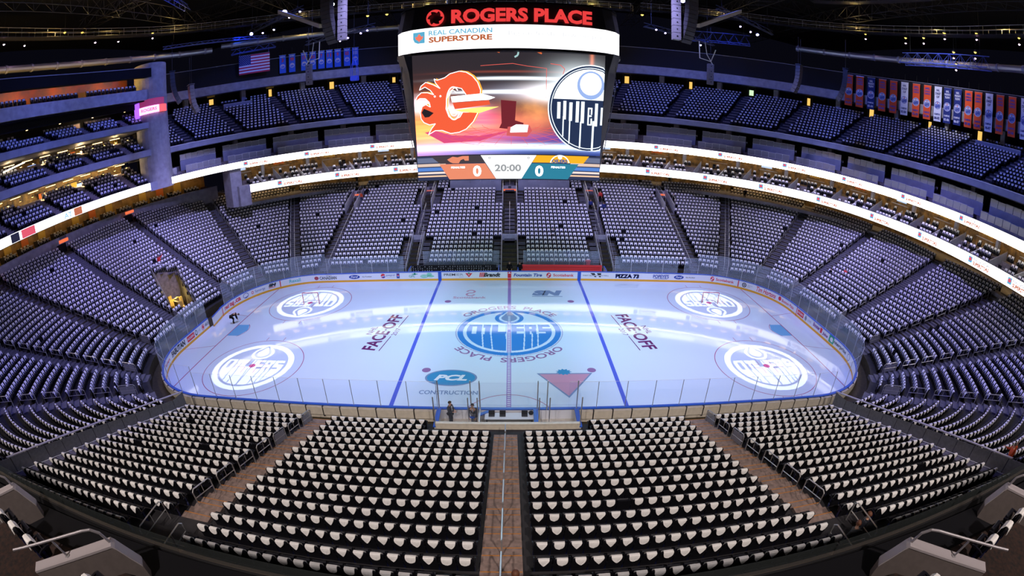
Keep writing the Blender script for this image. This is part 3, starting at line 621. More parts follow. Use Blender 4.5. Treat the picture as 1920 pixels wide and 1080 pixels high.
# glass panes on the boards, one thing each
def pane(s, w_, z0, z1, label, grp='rink glass panes', off=.06, posts=True):
    a, b = per(s-w_/2+.02, off), per(s+w_/2-.02, off); c = (a+b)/2; t = empty('glass_screen', (c.x, c.y, z0), label, 'glass pane', grp)
    q = MB(); n = Vector((-(b-a).y, (b-a).x, 0)).normalized()*.007
    q.hull8([p-c+Vector((0, 0, z)) for z in (0, z1-z0) for p in (a-n, b-n, a+n, b+n)], GLASS if abs(s) < 50 else GLASSN); q.build('pane', t)
    q = MB(); q.box((a.x-c.x, a.y-c.y, (z1-z0)/2), (.035, .035, z1-z0), STEEL, math.atan2((b-a).y, (b-a).x)); q.build('post', t)
    q = MB(); q.tube([a-c+Vector((0, 0, z1-z0)), b-c+Vector((0, 0, z1-z0))], .009, WHITEP, 4); q.build('top_edge', t)
cnt = 0
s = -SMAX+4.5
idx = 0; nn = 0
def side_name(s):
    a = abs(s); sd = 'right' if s > 0 else 'left'
    if a < 21.95: return 'along the far boards', 'far'
    if a < 35.35: return 'round the far %s corner' % sd, 'fc'+sd
    if a < 44.19: return 'across the %s end' % sd, 'e'+sd
    if a < 57.59: return 'round the near %s corner' % sd, 'nc'+sd
    return 'along the near boards %s of the penalty box' % sd, 'n'+sd
cntd = {}
s = -(SMAX-4.3)+.9
while s < SMAX-4.3:
    if not (GATE[0]-.3 < s < GATE[1]+.3) and not (abs(s) < 19.5 and abs(s) > -1):
        d, k = side_name(s); cntd[k] = cntd.get(k, 0)+1; hi = 3.45 if abs(s) > 22 and abs(s) < 57 else 2.95
        pane(s, 1.8, 1.09, hi, '%s glass pane %s, counted clockwise' % (ORD[cntd[k]-1], d))
    s += 1.8
for i, x in enumerate(np.arange(-9.9, 10, 1.98)):
    if abs(x) < .6: continue
    d = 'right' if x > 0 else 'left'
# bench glass stands behind the players' benches on the far side
def flatpane(x0, x1, y, z0, z1, label, grp, col=GLASS, ends=True):
    t = empty('glass_screen', ((x0+x1)/2, y, z0), label, 'glass pane', grp); q = MB(); q.box((0, 0, (z1-z0)/2), (x1-x0-.03, .014, z1-z0), col if y > 0 else GLASSN); q.build('pane', t)
    q = MB(); q.box((-(x1-x0)/2, 0, (z1-z0)/2), (.04, .04, z1-z0), STEEL); q.build('post', t); return t
for k in range(5):
    flatpane(-9.9+k*1.75, -9.9+(k+1)*1.75, 15.0, .9, 2.9, '%s glass pane from the left behind the dark players bench' % ORD[k], 'bench glass panes')
    flatpane(1.6+k*1.75, 1.6+(k+1)*1.75, 15.0, .9, 2.9, '%s glass pane from the left behind the red players bench' % ORD[k], 'bench glass panes')
for k, (x0, x1) in enumerate(((-19.4, -17.5), (-17.5, -15.6), (-15.6, -13.7), (-13.7, -11.8), (11.8, 13.7), (13.7, 15.6), (15.6, 17.5), (17.5, 19.4))):
    flatpane(x0, x1, RW+.06, 1.09, 2.95, '%s glass pane from the left on the far boards beside the benches' % ORD[k], 'rink glass panes')

# players' benches (far side)
def bench(name, x0, x1, m, label, dots):
    t = empty(name, ((x0+x1)/2, 13.9, 0), label, 'bench'); w_ = x1-x0
    q = MB(); q.box((0, .35, .50), (w_, .40, .06), m); q.build('seat', t); q = MB(); q.box((0, .62, .95), (w_, .06, .78), m, 0, R(-8)); q.build('backrest', t)
    q = MB()
    for k in range(int(w_/.5)): q.box((-w_/2+.25+k*.5, .35, .24), (.05, .3, .48), DARK)
    q.build('bench_support', t)
    q = MB(); r = random.Random(3)
    for k in range(int(w_/.27)):
        for z in (.72, .95, 1.18):
            if dots and r.random() < .8: q.box((-w_/2+.14+k*.27+r.uniform(-.03, .03), .54, z), (.05, .03, .10), WHITEP)
            elif not dots: q.box((-w_/2+.14+k*.27, .565, z-.1), (.23, .02, .02), pm('dark_red', (.35, .02, .03)))
    q.build('stitching' if not dots else 'white_mark', t)
bench('players_bench', -11.2, -1.5, SEATP, 'long dark players bench with white marks behind the far boards left of centre', True)
bench('players_bench', 1.2, 10.6, REDP, 'long red players bench behind the far boards right of centre', False)
for x in (-11.4, -1.2, .95, 10.9):
    q = MB(); q.box((0, 0, .55), (.08, 1.7, 1.1), WHITEP); q.box((0, 0, 1.13), (.12, 1.75, .06), BOARDB); o = q.build('bench_divider'); o.location = (x, 14.05, 0)
    tag(o, 'white divider wall with blue cap at the %s' % {-11.4: 'left end of the dark players bench', -1.2: 'right end of the dark players bench', .95: 'left end of the red players bench', 10.9: 'right end of the red players bench'}[x], 'divider wall', 'bench dividers')
o = MB(); o.box((0, 0, .4), (9.5, .08, .8), WHITEP); q = o.build('bench_kneewall'); q.location = (-6.4, 14.95, 0); tag(q, 'low white wall behind the dark players bench', 'wall')
o = MB(); o.box((0, 0, .4), (9.2, .08, .8), WHITEP); q = o.build('bench_kneewall'); q.location = (5.9, 14.95, 0); tag(q, 'low white wall behind the red players bench', 'wall')
o = MB(); o.lathe([(.22, 0), (.26, .3), (.30, .62), (.33, .66), (.33, .75), (.2, .78)], (0, 0, 0), REDP, 14); q = o.build('drink_barrel'); q.location = (9.1, 15.35, .9); tag(q, 'red barrel cooler at the right end of the red players bench', 'cooler')

# nets, standing in the far circles
def net(x, y, rz, label):
    t = empty('hockey_net', (x, y, .02), label, 'hockey net', 'nets', rz)
    q = MB(); q.tube([(-.915, 0, 0), (-.915, 0, 1.19), (-.88, 0, 1.22), (.88, 0, 1.22), (.915, 0, 1.19), (.915, 0, 0)], .038, pm('net_red', (.38, .03, .05)), 8); q.build('goal_frame', t)
    q = MB(); q.tube([(-.915, 0, .03), (-.80, .75, .03), (-.4, 1.05, .03), (.4, 1.05, .03), (.80, .75, .03), (.915, 0, .03)], .03, WHITEP, 6); q.tube([(-.88, .02, 1.2), (-.70, .48, 1.15), (.70, .48, 1.15), (.88, .02, 1.2)], .02, WHITEP, 6); q.tube([(0, .48, 1.15), (0, 1.05, .03)], .03, WHITEP, 6); q.build('back_frame', t)
    q = MB(); top = [(-.90, .02, 1.19), (-.72, .48, 1.14), (.72, .48, 1.14), (.90, .02, 1.19)]; bot = [(-.90, .02, .03), (-.70, .95, .03), (.70, .95, .03), (.90, .02, .03)]
    for i in range(3):
        for k in range(9):
            u = k/8; a = Vector(top[i])*(1-u)+Vector(top[i+1])*u; b = Vector(bot[i])*(1-u)+Vector(bot[i+1])*u; q.tube([a, (a+b)/2+Vector((0, .03, 0)), b], .005, WHITEP, 3, False)
            q.tube([Vector(top[i])*(1-u)+Vector(bot[i])*u, Vector(top[i+1])*(1-u)+Vector(bot[i+1])*u], .005, WHITEP, 3, False)
    q.build('netting', t)
net(-20.75, 6.45, 0, 'red-framed hockey net standing in the far left faceoff circle'); net(21.05, 6.55, R(-3), 'red-framed hockey net standing in the far right faceoff circle')

# penalty boxes and scorer's bench (near side)
pb = empty('penalty_box', (0, -14.1, 0), 'cream walled penalty and scorer box with blue caps at the near boards centre', 'penalty box')
def pbox(name, c, d, m, rz=0): q = MB(); q.box((c[0], c[1]+14.1, c[2]), d, m, rz); return q.build(name, pb)
pbox('rear_wall', (-.05, -15.05, .72), (8.2, .12, 1.45), CREAM)
pbox('rear_cap', (-.05, -15.05, 1.46), (8.2, .20, .05), CREAM)
for x in (-4.2, 4.1): pbox('side_wall', (x, -14.05, .55), (.12, 1.9, 1.1), WHITEP); pbox('side_cap', (x, -14.05, 1.13), (.26, 1.95, .06), BOARDB)
for x in (-1.72, 1.72): pbox('partition', (x, -14.05, .55), (.10, 1.9, 1.1), WHITEP)
pbox('partition_cap', (1.62, -14.05, 1.13), (.28, 1.95, .06), BOARDB); pbox('inner_bench', (-3.0, -14.6, .45), (2.0, .4, .08), CREAM); pbox('inner_bench', (3.0, -14.6, .45), (2.0, .4, .08), CREAM)
pbox('box_floor', (0, -14.05, .15), (8.3, 2.0, .28), CREAM); q = MB(); q.hull8([Vector((x, y+14.1, z)) for z in (1.02, 1.09) for x, y in ((-2.3, -13.9), (-1.2, -13.2), (-2.15, -14.05), (-1.05, -13.35))], BOARDB); q.build('gate_cap', pb)
for i, x in enumerate((-4.2, -2.25, -1.72, 1.72, 2.3, 4.1)):
    for y in (-13.15, -14.9): pbox('glass_post', (x, y, 2.1), (.06, .06, 2.05), STEEL)
for x in (-4.2, -1.72, 1.72, 4.1): q = MB(); q.box((x, .05, 2.0), (.014, 1.75, 1.8), GLASSN); q.build('side_glass', pb)
for x0, x1 in ((-4.1, -1.8), (1.8, 4.0), (-1.6, 1.6)): q = MB(); q.box(((x0+x1)/2, -.95+.02, 2.1), (x1-x0, .014, 1.3), GLASSN); q.build('rear_glass', pb)
for x0, x1, z1 in ((-4.2, -1.75, 2.9), (-1.7, 1.7, 2.9), (1.75, 4.1, 2.9)): flatpane(x0, x1, -13.0, 1.09, z1, '%s glass pane in front of the penalty box' % ('left' if x0 < -2 else 'right' if x0 > 1 else 'middle'), 'rink glass panes')
tb = empty('scorer_table', (.05, -13.75, 0), 'white scorer table inside the penalty box between the two bays', 'table')
q = MB(); q.box((0, 0, 1.02), (2.9, .62, .05), WHITEC); q.build('tabletop', tb)
for x in (-1.35, 1.35):
    for y in (-.25, .25): q = MB(); q.box((x, y, .64), (.05, .05, .72), DARK); q.build('leg', tb)
for i, x in enumerate((-1.0, -.35, .95)):
    t = empty('monitor', (x, -13.72, 1.05), '%s screen on the white scorer table' % ['left', 'middle', 'right'][i], 'monitor', 'screens on the scorer table')
    q = MB(); q.box((0, 0, .01), (.36, .26, .02), DARK); q.build('base', t); q = MB(); q.box((0, .13, .14), (.36, .02, .25), BLACK, 0, R(-12)); q.build('screen_panel', t)
for i, x in enumerate((-1.5, -.2, 1.0)):
    t = empty('office_chair', (x, -14.45, .29), '%s black chair behind the white scorer table' % ['left', 'middle', 'right'][i], 'chair', 'scorer chairs')
    q = MB(); q.box((0, .05, .42), (.48, .46, .08), BLACK); q.build('seat', t); q = MB(); q.sweep([[(-.22, y-.03, z), (.22, y-.03, z), (.22, y+.03, z), (-.22, y+.03, z)] for y, z in ((-.2, .46), (-.25, .7), (-.24, .9))], None, BLACK); q.build('backrest', t)
    for sx in (-1, 1):
        for sy in (-1, 1): q = MB(); q.tube([(sx*.2, sy*.18+.05, .4), (sx*.23, sy*.21+.05, 0)], .018, DARK); q.build('leg', t)
t = empty('microphone', (1.33, -13.6, 1.045), 'round black headset lying at the right end of the white scorer table', 'headset'); q = MB(); q.lathe([(.02, 0), (.12, .03), (.15, .12), (.12, .2), (.03, .24)], (0, 0, 0), BLACK, 12); q.build('ear_cup', t)

# ---------------------------------------------------------------- tiers round the bowl
def smat(name, *a, **k): return mat(name, *a, **k)
def ringobj(name, fn, kind='structure'): mb = MB(); fn(mb); o = mb.build(name); o['kind'] = kind; return o
LOW_A, UP_A = (-30, 147.6), (-30, 162.3)
ribz = dict(low=(10.37, 11.45), up=(14.1, 14.98))
def ledband(name, a0, a1, z0, z1, label, off=0):
    t = empty(name, tuple(rp((a0+a1)/2, off, z0)), label, 'display'); o = t.location
    q = MB(); q.sweep([[rp(a, off, z0)-o, rp(a, off, z1)-o, rp(a, off+.12, z1)-o, rp(a, off+.12, z0)-o] for a in amesh(a0, a1, 1.5)], None, LEDW); q.build('screen_panel', t)
    q = MB(); q.sweep([[rp(a, off+.12, z0-.05)-o, rp(a, off+.12, z1+.05)-o, rp(a, off+.5, z1+.05)-o, rp(a, off+.5, z0-.05)-o] for a in amesh(a0, a1, 1.5)], None, DGREY); q.build('housing', t)
    return t
T_low = ledband('ribbon_display', *LOW_A, *ribz['low'], 'lower glowing white ribbon display curving round far and right stands'); T_up = ledband('ribbon_display', -30, 162.3, *ribz['up'], 'upper glowing white ribbon display curving above the suites, far and right stands')
T_left = ledband('ribbon_display', 166.2, 214, *ribz['up'], 'glowing white ribbon display below the left end club decks')
LO, LG, LR = mat('led_orange', (.1, .05, .02), .5, emit=(.85, .22, .08), estr=.6), mat('led_grey', (.1, .1, .1), .5, emit=(.30, .34, .45), estr=.6), mat('led_red', (.1, .02, .02), .5, emit=(.85, .10, .16), estr=.9)
LB_ = mat('led_skyblue', (.02, .1, .15), .5, emit=(.12, .48, .72), estr=.9)
def riblogo(T, a, z0, z1, off=0):
    h = z1-z0; q = MB(); o = T.location
    def fn(u, v, e=.10): aa = a-math.degrees((u)/(fr(a)+off)); return tuple(rp(aa, off-e, z0+v*h)-o)
    q.quad([fn(-1.55, .25), fn(-.95, .25), fn(-.95, .85), fn(-1.55, .85)], LB_)
    q.quad([fn(x, y, .12) for x, y in ((-1.4, .42), (-1.1, .42), (-1.02, .62), (-1.25, .80), (-1.48, .62))], LR)
    put_text(q, 'REAL CANADIAN', LG, -.8, 1.75, .58, .88, fn, .04); put_text(q, 'SUPERSTORE', LO, -.8, 1.75, .16, .52, fn, .06); q.build('advert', T)
for a in (52.9, 40.2, 28.5, 17.3, 5.3, -6.5, 146.3, 134.8, 121.2): riblogo(T_up, a, *ribz['up'], off=0)
for a in (54.4, 42.7, 32.3, 21.7, 10.8, .8, -9.7, -17.1, 140.4, 129.0, 116.2): riblogo(T_low, a, *ribz['low'])
# coloured adverts on the left ribbon
q = MB(); o_ = T_left.location
for a0, a1, m in ((189.5, 192.0, LR), (180.2, 181.8, LO)):
    q.quad([rp(a, -.02, z)-o_ for a, z in ((a0, 14.12), (a1, 14.12), (a1, 14.96), (a0, 14.96))], m)
q.build('advert', T_left); q = MB()
q.quad([rp(a, -.02, z)-o_ for a, z in ((192.4, 14.12), (193.9, 14.12), (193.9, 14.96), (192.4, 14.96))], DGREY); put_text(q, 'AT', LB_, 0, 1, 0, 1, lambda u, v: tuple(rp(183.8-1.6*u, -.02, 14.25+v*.55)-o_), .02); q.build('advert', T_left)

# slabs, walls and steps of the suite and club levels
ringobj('floor_suite_level', lambda m: (band(m, -30, 147.6, .5, 7.5, 10.30, 10.42, CONC), band(m, -30, 147.6, .12, .5, 10.4, 11.35, CONC), band(m, -30, 147.6, .5, 1.45, 10.4, 10.85, CONCD), band(m, -30, 147.6, 1.45, 2.3, 10.4, 11.45, CONCD), band(m, -30, 147.6, 2.3, 7.5, 10.4, 12.05, CONCD)))
ringobj('wall_suite_back', lambda m: band(m, -30, 147.6, 6.8, 7.1, 12, 14.4, BARW, 1.2))
ringobj('floor_club_level', lambda m: (band(m, -30, 162.8, .5, 9, 14.3, 14.45, CONC), band(m, -30, 162.8, .12, .5, 14.3, 14.95, CONC), band(m, -30, 162.8, .6, 1.7, 14.4, 14.75, CONCD), band(m, -30, 162.8, 1.7, 3.1, 14.4, 15.4, CONCD), band(m, -30, 162.8, 3.1, 9, 14.4, 16.1, CONCD)))
ringobj('wall_club_back', lambda m: band(m, -30, 162.8, 8.0, 8.3, 16, 19, BLACK))
ringobj('trim_upper_ledge', lambda m: (band(m, -30, 164.0, .9, 1.35, 18.27, 18.98, LEDGE), band(m, -30, 164.0, .86, 1.4, 18.98, 19.05, WHITEP), band(m, -30, 164, 1.2, 9, 18.2, 18.35, DGREY)))
def updeck(m):
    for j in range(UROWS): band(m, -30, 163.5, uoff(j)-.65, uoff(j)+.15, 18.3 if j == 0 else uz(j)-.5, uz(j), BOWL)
ringobj('floor_upper_terrace', updeck)
def upaisle(a):
    q = MB(); n = rn(a); t = Vector((-n.y, n.x, 0))*.62
    for k in range(UROWS*2):
        p = rp(a, uoff(k/2)-.6); z = uz(k/2)-.02+.01; d = rp(a, uoff(k/2)-.19)-p; P = [p-t, p+t, p+d-t, p+d+t]; q.hull8([x+Vector((0, 0, z-.3)) for x in P]+[x+Vector((0, 0, z)) for x in P], CONCD)
    struct(q.build('floor_stair'))
for a in UAIS:
    if a < 160: upaisle(a)
ringobj('wall_upper_back', lambda m: (band(m, -30, 163.5, 13.6, 13.9, 23.5, 31, BLACK), band(m, -30, 163.5, 11.9, 13.6, 23.6, 24.35, DGREY)))
ringobj('trim_roof_fascia', lambda m: (band(m, -30, 164.5, 9.0, 9.4, 26.05, 27.45, CONC), band(m, -30, 164.5, 9.3, 14, 26.3, 26.5, DGREY), band(m, -30, 164.5, 8.9, 9.3, 26.0, 26.08, DARK)))
ringobj('wall_curtain', lambda m: (band(m, -30, 164.5, 9.05, 9.2, 27.45, 30.45, CURT, 1.5), band(m, -30, 164.5, 9.0, 9.1, 30.45, 30.52, LEDGE)))
# platforms with a low wall in the top rows
for a0, a1, nm in ((141.7, 146.6, 'left'), (-5.8, 2.0, 'right')):
    q = MB(); band(q, a0, a1, uoff(9)+.5, uoff(9)+.75, uz(9), uz(9)+1.3, LEDGE); band(q, a0, a1, uoff(9)+.45, uoff(9)+.8, uz(9)+1.3, uz(9)+1.36, WHITEP); o = q.build('platform_wall'); tag(o, 'low blue-grey wall of the raised platform high in the %s upper stand' % ('far left' if nm == 'left' else 'right'), 'low wall'); ringseats(a0+.3, a1-.3, 11.6, uz(11)+.3)
# columns between top row and fascia
for i, a in enumerate([a+5.3 for a in (-17, -6.6, 3, 11.9, 22, 32.4, 42.3, 53.1)]+[71.7, 84, 96, 108, 120.5, 132, 142.4, 152]):
    p = rp(a, 11.8); o = MB(); o.box((p.x, p.y, 25.2), (.75, .75, 2.4), CONC, R(a)); struct(o.build('trim_column'))
# doorways at the top of the upper aisles, light behind put into glowing panels
for i, a in enumerate((147.2, 137.2, 126.1, 114.1, 65.7, 53.4, 42.5, 32.8, 22.2, 12.0, 3.4)):
    p = rp(a, 13.2); n = rn(a); rz = math.atan2(n.y, n.x)-PI/2; t = empty('lit_doorway', (p.x, p.y, 24.35), '%s lit exit doorway from the left along the back of the upper stand' % ORD[i], 'doorway', 'upper stand doorways', rz)
    q = MB(); q.box((0, .3, .9), (.50 if i % 2 else .72, .06, 1.2 if i % 3 else .9), YELL if i != 6 else emis('green_door', (.7, 1, .6), 1)); q.build('lit_panel', t)
    q = MB(); [q.box((x, .32, 1.0), (.08, .1, 2.1), DARK) for x in (-.62, .62)]; q.box((0, .32, 2.0), (1.3, .1, .1), DARK); q.build('frame', t)
    if i in (0, 1): q = MB(); q.box((0, .5, 1.95), (1.3, .4, .5), YELW); q.build('awning', t)

# suites: bays with seats, partitions, columns
def bay_edges(list_): return list_
SB = [58.5+.9, 47.0, 37.6, 29.2, 21.0, 13.2, 4.9, -3.4, -11.2, -19.5]; SBL = [180-a for a in SB[:3]]+[]
edges_r = [70.0]+SB; edges_l = [147.6, 141.6, 132.3, 121.5, 110]
def suite_bay(a0, a1, i, side):
    lo, hi = min(a0, a1), max(a0, a1); w_ = hi-lo; mid = (lo+hi)/2
    for k, off in enumerate((.95, 1.8, 2.65)):
        z = 10.85+.6*k; 
        def sk(a, lo=lo, hi=hi, mid=mid, k=k): u = (a-lo)/(hi-lo); return u < .10 or u > .90 or .47 < u < .53 or (int(u*23) % 5 == 2)
        ringseats(lo, hi, off, z, .50, sk, .9)
    for a, hh in ((lo, 1), (mid, .55)):
        n = rn(a); p0, p1 = rp(a, .3), rp(a, 3.1); q = MB(); t = empty('suite_divider', (p0.x, p0.y, 11.0), '%s slanted white partition between suite seats, %s stand' % (ORD[cntd.setdefault('sp'+side, 0)], side), 'partition', 'suite partitions'); cntd['sp'+side] += 1
        q.hull8([Vector((x.x, x.y, z))+s_*Vector((-n.y, n.x, 0))*.04-t.location for s_ in (-1, 1) for x, z in ((p0, 11.0), (p1, 12.1), (p0, 11.0+.7*hh), (p1, 12.1+.9*hh))][:8], WHITEP if hh < 1 else LEDGE); q.build('panel', t)
        if hh == 1: q = MB(); q.tube([p0+Vector((0, 0, 11.75))-t.location, p1+Vector((0, 0, 13.1))-t.location], .025, STEEL, 5); q.build('rail', t)
    p = rp(lo+w_*.28, 3.5); o = MB(); o.box((p.x, p.y, 13.1), (.45, .45, 2.2), CONC, R(lo)); struct(o.build('trim_column'))
    p = rp(lo+w_*.75, 5.2); n = rn(lo+w_*.75); t = empty('bar_counter', (p.x, p.y, 12.05), '%s bar counter at the back of the suites, %s stand' % (ORD[cntd.setdefault('bc'+side, 0)], side), 'counter', 'suite bar counters', math.atan2(n.y, n.x)-PI/2); cntd['bc'+side] += 1
    q = MB(); q.box((0, 0, .5), (2.6, .5, 1.0), WARMW); q.build('body', t); q = MB(); q.box((0, .05, 1.03), (2.8, .7, .06), STEEL); q.build('worktop', t)
    q = MB(); q.box((.3, -.8, 1.6), (1.7, .05, .5), emis('suite_screen', (.6, .75, 1.0), .9) if i % 3 == 0 else ORW if i % 4 == 1 else YELW); q.build('lit_panel', t)
for i in range(len(edges_r)-1): suite_bay(edges_r[i+1], edges_r[i], i, 'far and right')
for i in range(len(edges_l)-1): suite_bay(edges_l[i+1], edges_l[i], i, 'far left')
# warm lamps along the suite ceiling and the lower concourse
cl = 0
def lampstrip(a, off, z, w_, m, lab, grp):
    p = rp(a, off, z); n = rn(a); t = empty('ceiling_lamp', tuple(p), lab, 'lamp', grp, math.atan2(n.y, n.x)-PI/2)
    q = MB(); q.box((0, 0, 0), (w_, .14, .05), m); q.build('diffuser', t); q = MB(); q.box((0, 0, .06), (w_+.06, .2, .07), DARK); q.build('housing', t)
for k, a in enumerate(np.arange(-27, 147, 3.0)): lampstrip(a, 4.4, 13.85, 1.1, WARML, '%s warm lamp from the right under the suite ceiling' % ORD[k] if k < 50 else 'warm lamp under the suite ceiling at the far left end', 'suite lamps')
# concourse under the suites
ringobj('wall_concourse_back', lambda m: band(m, -30, 148, 11.5, 11.8, 8.0, 10.4, BARW, 1.2)); ringobj('floor_concourse', lambda m: band(m, -30, 148, 4.6, 11.6, 7.9, 8.35, CONC))
ringobj('ceiling_concourse', lambda m: band(m, -30, 148, 7.4, 12, 10.3, 10.42, CONC))
for k, a in enumerate(np.arange(-26, 147, 4.0)): lampstrip(a, 8.2, 10.2, 1.3, WARML, '%s warm lamp from the right over the concourse' % ORD[k], 'concourse lamps')

# club level: white-framed glass rail groups in two rows
CE = [70.5, 58.9, 47.6, 38.2, 29.5, 21.0, 12.5, 2.8, -6.5, -16, -27]; CL = [162.6, 159.0, 151.2, 142.2, 132.5, 122.0, 111]
def club_group(hi, lo, i, side):
    g = .75 if side != 'x' else .5
    for row, (off, z, hh) in enumerate(((1.0, 15.25, .80), (2.5, 16.85, .80))):
        p = rp((lo+hi)/2, off, z); t = empty('glass_railing', tuple(p), '%s framed glass railing from the %s, %s club row, %s' % (ORD[i], 'scoreboard' if side[0] == 'r' else 'pillar', 'lower' if row == 0 else 'upper', side), 'railing', 'club level rail panels'); o = t.location
        n = 6; A = [hi-g*(1 if i else .3)-(hi-lo-1.7*g)*k/n for k in range(n+1)]
        for k in range(n):
            a, b = rp(A[k], off, z), rp(A[k+1], off, z); c = (b-a)*.03; a = a+c-o; b = b-c-o; up = Vector((0, 0, hh*(1.0 if (k+i) % 3 else .93))); q = MB()
            nn = Vector((-(b-a).y, (b-a).x, 0)).normalized()*.012; q.hull8([x-nn for x in (a, b)]+[x+nn for x in (a, b)]+[x-nn+up for x in (a, b)]+[x+nn+up for x in (a, b)], GLASSD)
            q.tube([a, b, b+up, a+up], .042, WHITEP, 4, closed=True); q.build('framed_panel', t)
        wz = 14.75 if row == 0 else 15.4; q = MB(); q.sweep([[rp(a, off+.02, wz)-o, rp(a, off+.02, z-.02)-o, rp(a, off+.15, z-.02)-o, rp(a, off+.15, wz)-o] for a in amesh(A[0], A[-1], 1)], None, LEDGE if row else CONC); q.build('kneewall', t)
        ringseats(A[-1]+.2, A[0]-.2, off+.75, z-.75 if row == 0 else z-.8, .56, None, .8); [s.__setitem__('shirt', False) for s in SEATS[-400:] if s['sec'] is None and s['z'] in (z-.75, z-.8)]
for i in range(len(CE)-1): club_group(CE[i], CE[i+1], i, 'right and far side')
for i in range(len(CL)-1): club_group(CL[i], CL[i+1], i, 'far left side')
for i, a in enumerate((64, 53, 43, 34, 25, 17, 8, -2, 127, 137, 147)):
    p = rp(a, 5.0); o = MB(); o.box((p.x, p.y, 17.2), (.7, .7, 2.4), CONC, R(a)); struct(o.build('trim_column'))

SOFT = emis('soffit_fill', (1.0, .93, .88), 22); SOFW = emis('soffit_fill_warm', (1.0, .66, .28), 8)
def soffit(a0, a1, off, z, m, label):  # added strips that brighten the suites, concourse and loge boxes
    t = empty('soffit_fill_strip', tuple(rp((a0+a1)/2, off, z)), label, 'light strip'); o = t.location
    q = MB(); q.sweep([[rp(a, off, z)-o, rp(a, off, z+.04)-o, rp(a, off+.09, z+.04)-o, rp(a, off+.09, z)-o] for a in amesh(a0, a1, 3)], None, m); q.build('diffuser', t); q = MB(); q.sweep([[rp(a, off-.04, z+.04)-o, rp(a, off-.04, z+.10)-o, rp(a, off+.13, z+.10)-o, rp(a, off+.13, z+.04)-o] for a in amesh(a0, a1, 3)], None, DARK); q.build('housing', t)
soffit(-30, 147.4, .75, 13.98, SOFT, 'added thin white fill light over the suite seats below the upper ribbon'); soffit(-30, 147.4, 6.2, 14.0, SOFW, 'added warm fill light along the suite back wall'); soffit(-30, 147.4, 9.5, 10.15, SOFW, 'added warm fill light along the lower concourse')
soffit(150, 214, 14.5, 13.9, SOFW, 'added warm fill light over the loge boxes')
pass
# ---------------------------------------------------------------- left end: club decks, loge boxes and the big pillar
LA0, LA1 = 165.3, 216
def ldeck(nm, zb, z0, dz, rows, hgt, backoff, wallm, lampm, ztop, pitch=.56):
    ringobj('floor_'+nm, lambda m: [band(m, LA0, LA1, .15 if k == 0 else .6+.85*k, .6+.85*(k+1), zb if k == 0 else z0-.4, z0+dz*k, BOWL) for k in range(rows)]+[band(m, LA0, LA1, .6+.85*rows, backoff, z0+dz*(rows-1)-.5, z0+dz*rows-.1, CONCD)])
    ringobj('wall_'+nm, lambda m: band(m, LA0, LA1, backoff, backoff+.3, z0, ztop, wallm, 1.2))
    gaps = [168.6, 176.0, 183.5, 192.5, 201, 209]
    for k in range(rows): ringseats(LA0+.8, LA1, 1.15+.85*k, z0+dz*k, pitch, lambda a: min(abs(a-g) for g in gaps) < 1.0 or (183.5 < a < 187.5 and k > rows-3))
    for i, g in enumerate(gaps):
        q = MB(); n = rn(g); t = Vector((-n.y, n.x, 0))*.5
        for k in range(rows*2): p = rp(g, .45+.425*k); d = -n*.43; z = z0+dz*k/2+.02; P = [p-t, p+t, p+d-t, p+d+t]; q.hull8([x+Vector((0, 0, z-.3)) for x in P]+[x+Vector((0, 0, z)) for x in P], CONCD)
        struct(q.build('floor_stair'))
    return gaps
ldeck('club_deck', 14.9, 14.75, .42, 6, 3, 9.0, BARW, WARML, 18.4)
ldeck('middle_deck', 18.5, 19.0, .45, 5, 3, 8.0, BARW, WARML, 22.0)
ldeck('top_deck', 22.1, 22.55, .42, 4, 3, 7.0, BLACK, WARML, 25.8)
ringobj('trim_deck_ledges', lambda m: (band(m, LA0, LA1, .0, .35, 18.45, 19.25, LEDGE), band(m, LA0, LA1, .2, 9, 18.4, 18.55, DGREY), band(m, LA0, LA1, 0, .35, 22.05, 22.8, LEDGE), band(m, LA0, LA1, .2, 9, 22.0, 22.15, DGREY), band(m, LA0, LA1, 0, .5, 25.75, 27.1, CONC), band(m, LA0, LA1, .3, 9, 25.6, 25.75, BLACK), band(m, LA0, LA1, 2.0, 2.4, 24.9, 25.6, BLACK)))
ringobj('floor_sky_bar', lambda m: band(m, LA0, LA1, .4, 6, 26.9, 27.1, DGREY)); ringobj('wall_sky_bar', lambda m: (band(m, LA0, LA1, 5.4, 5.7, 27, 30, mat('rust_wall', (.30, .06, .03), .7, col2=(.08, .05, .07), nscale=.6), 1.2), band(m, LA0-1, LA1, -.2, .5, 28.7, 29.9, BLACK), band(m, LA0-1, LA1, -.25, -.2, 29.9, 29.97, LEDGE)))
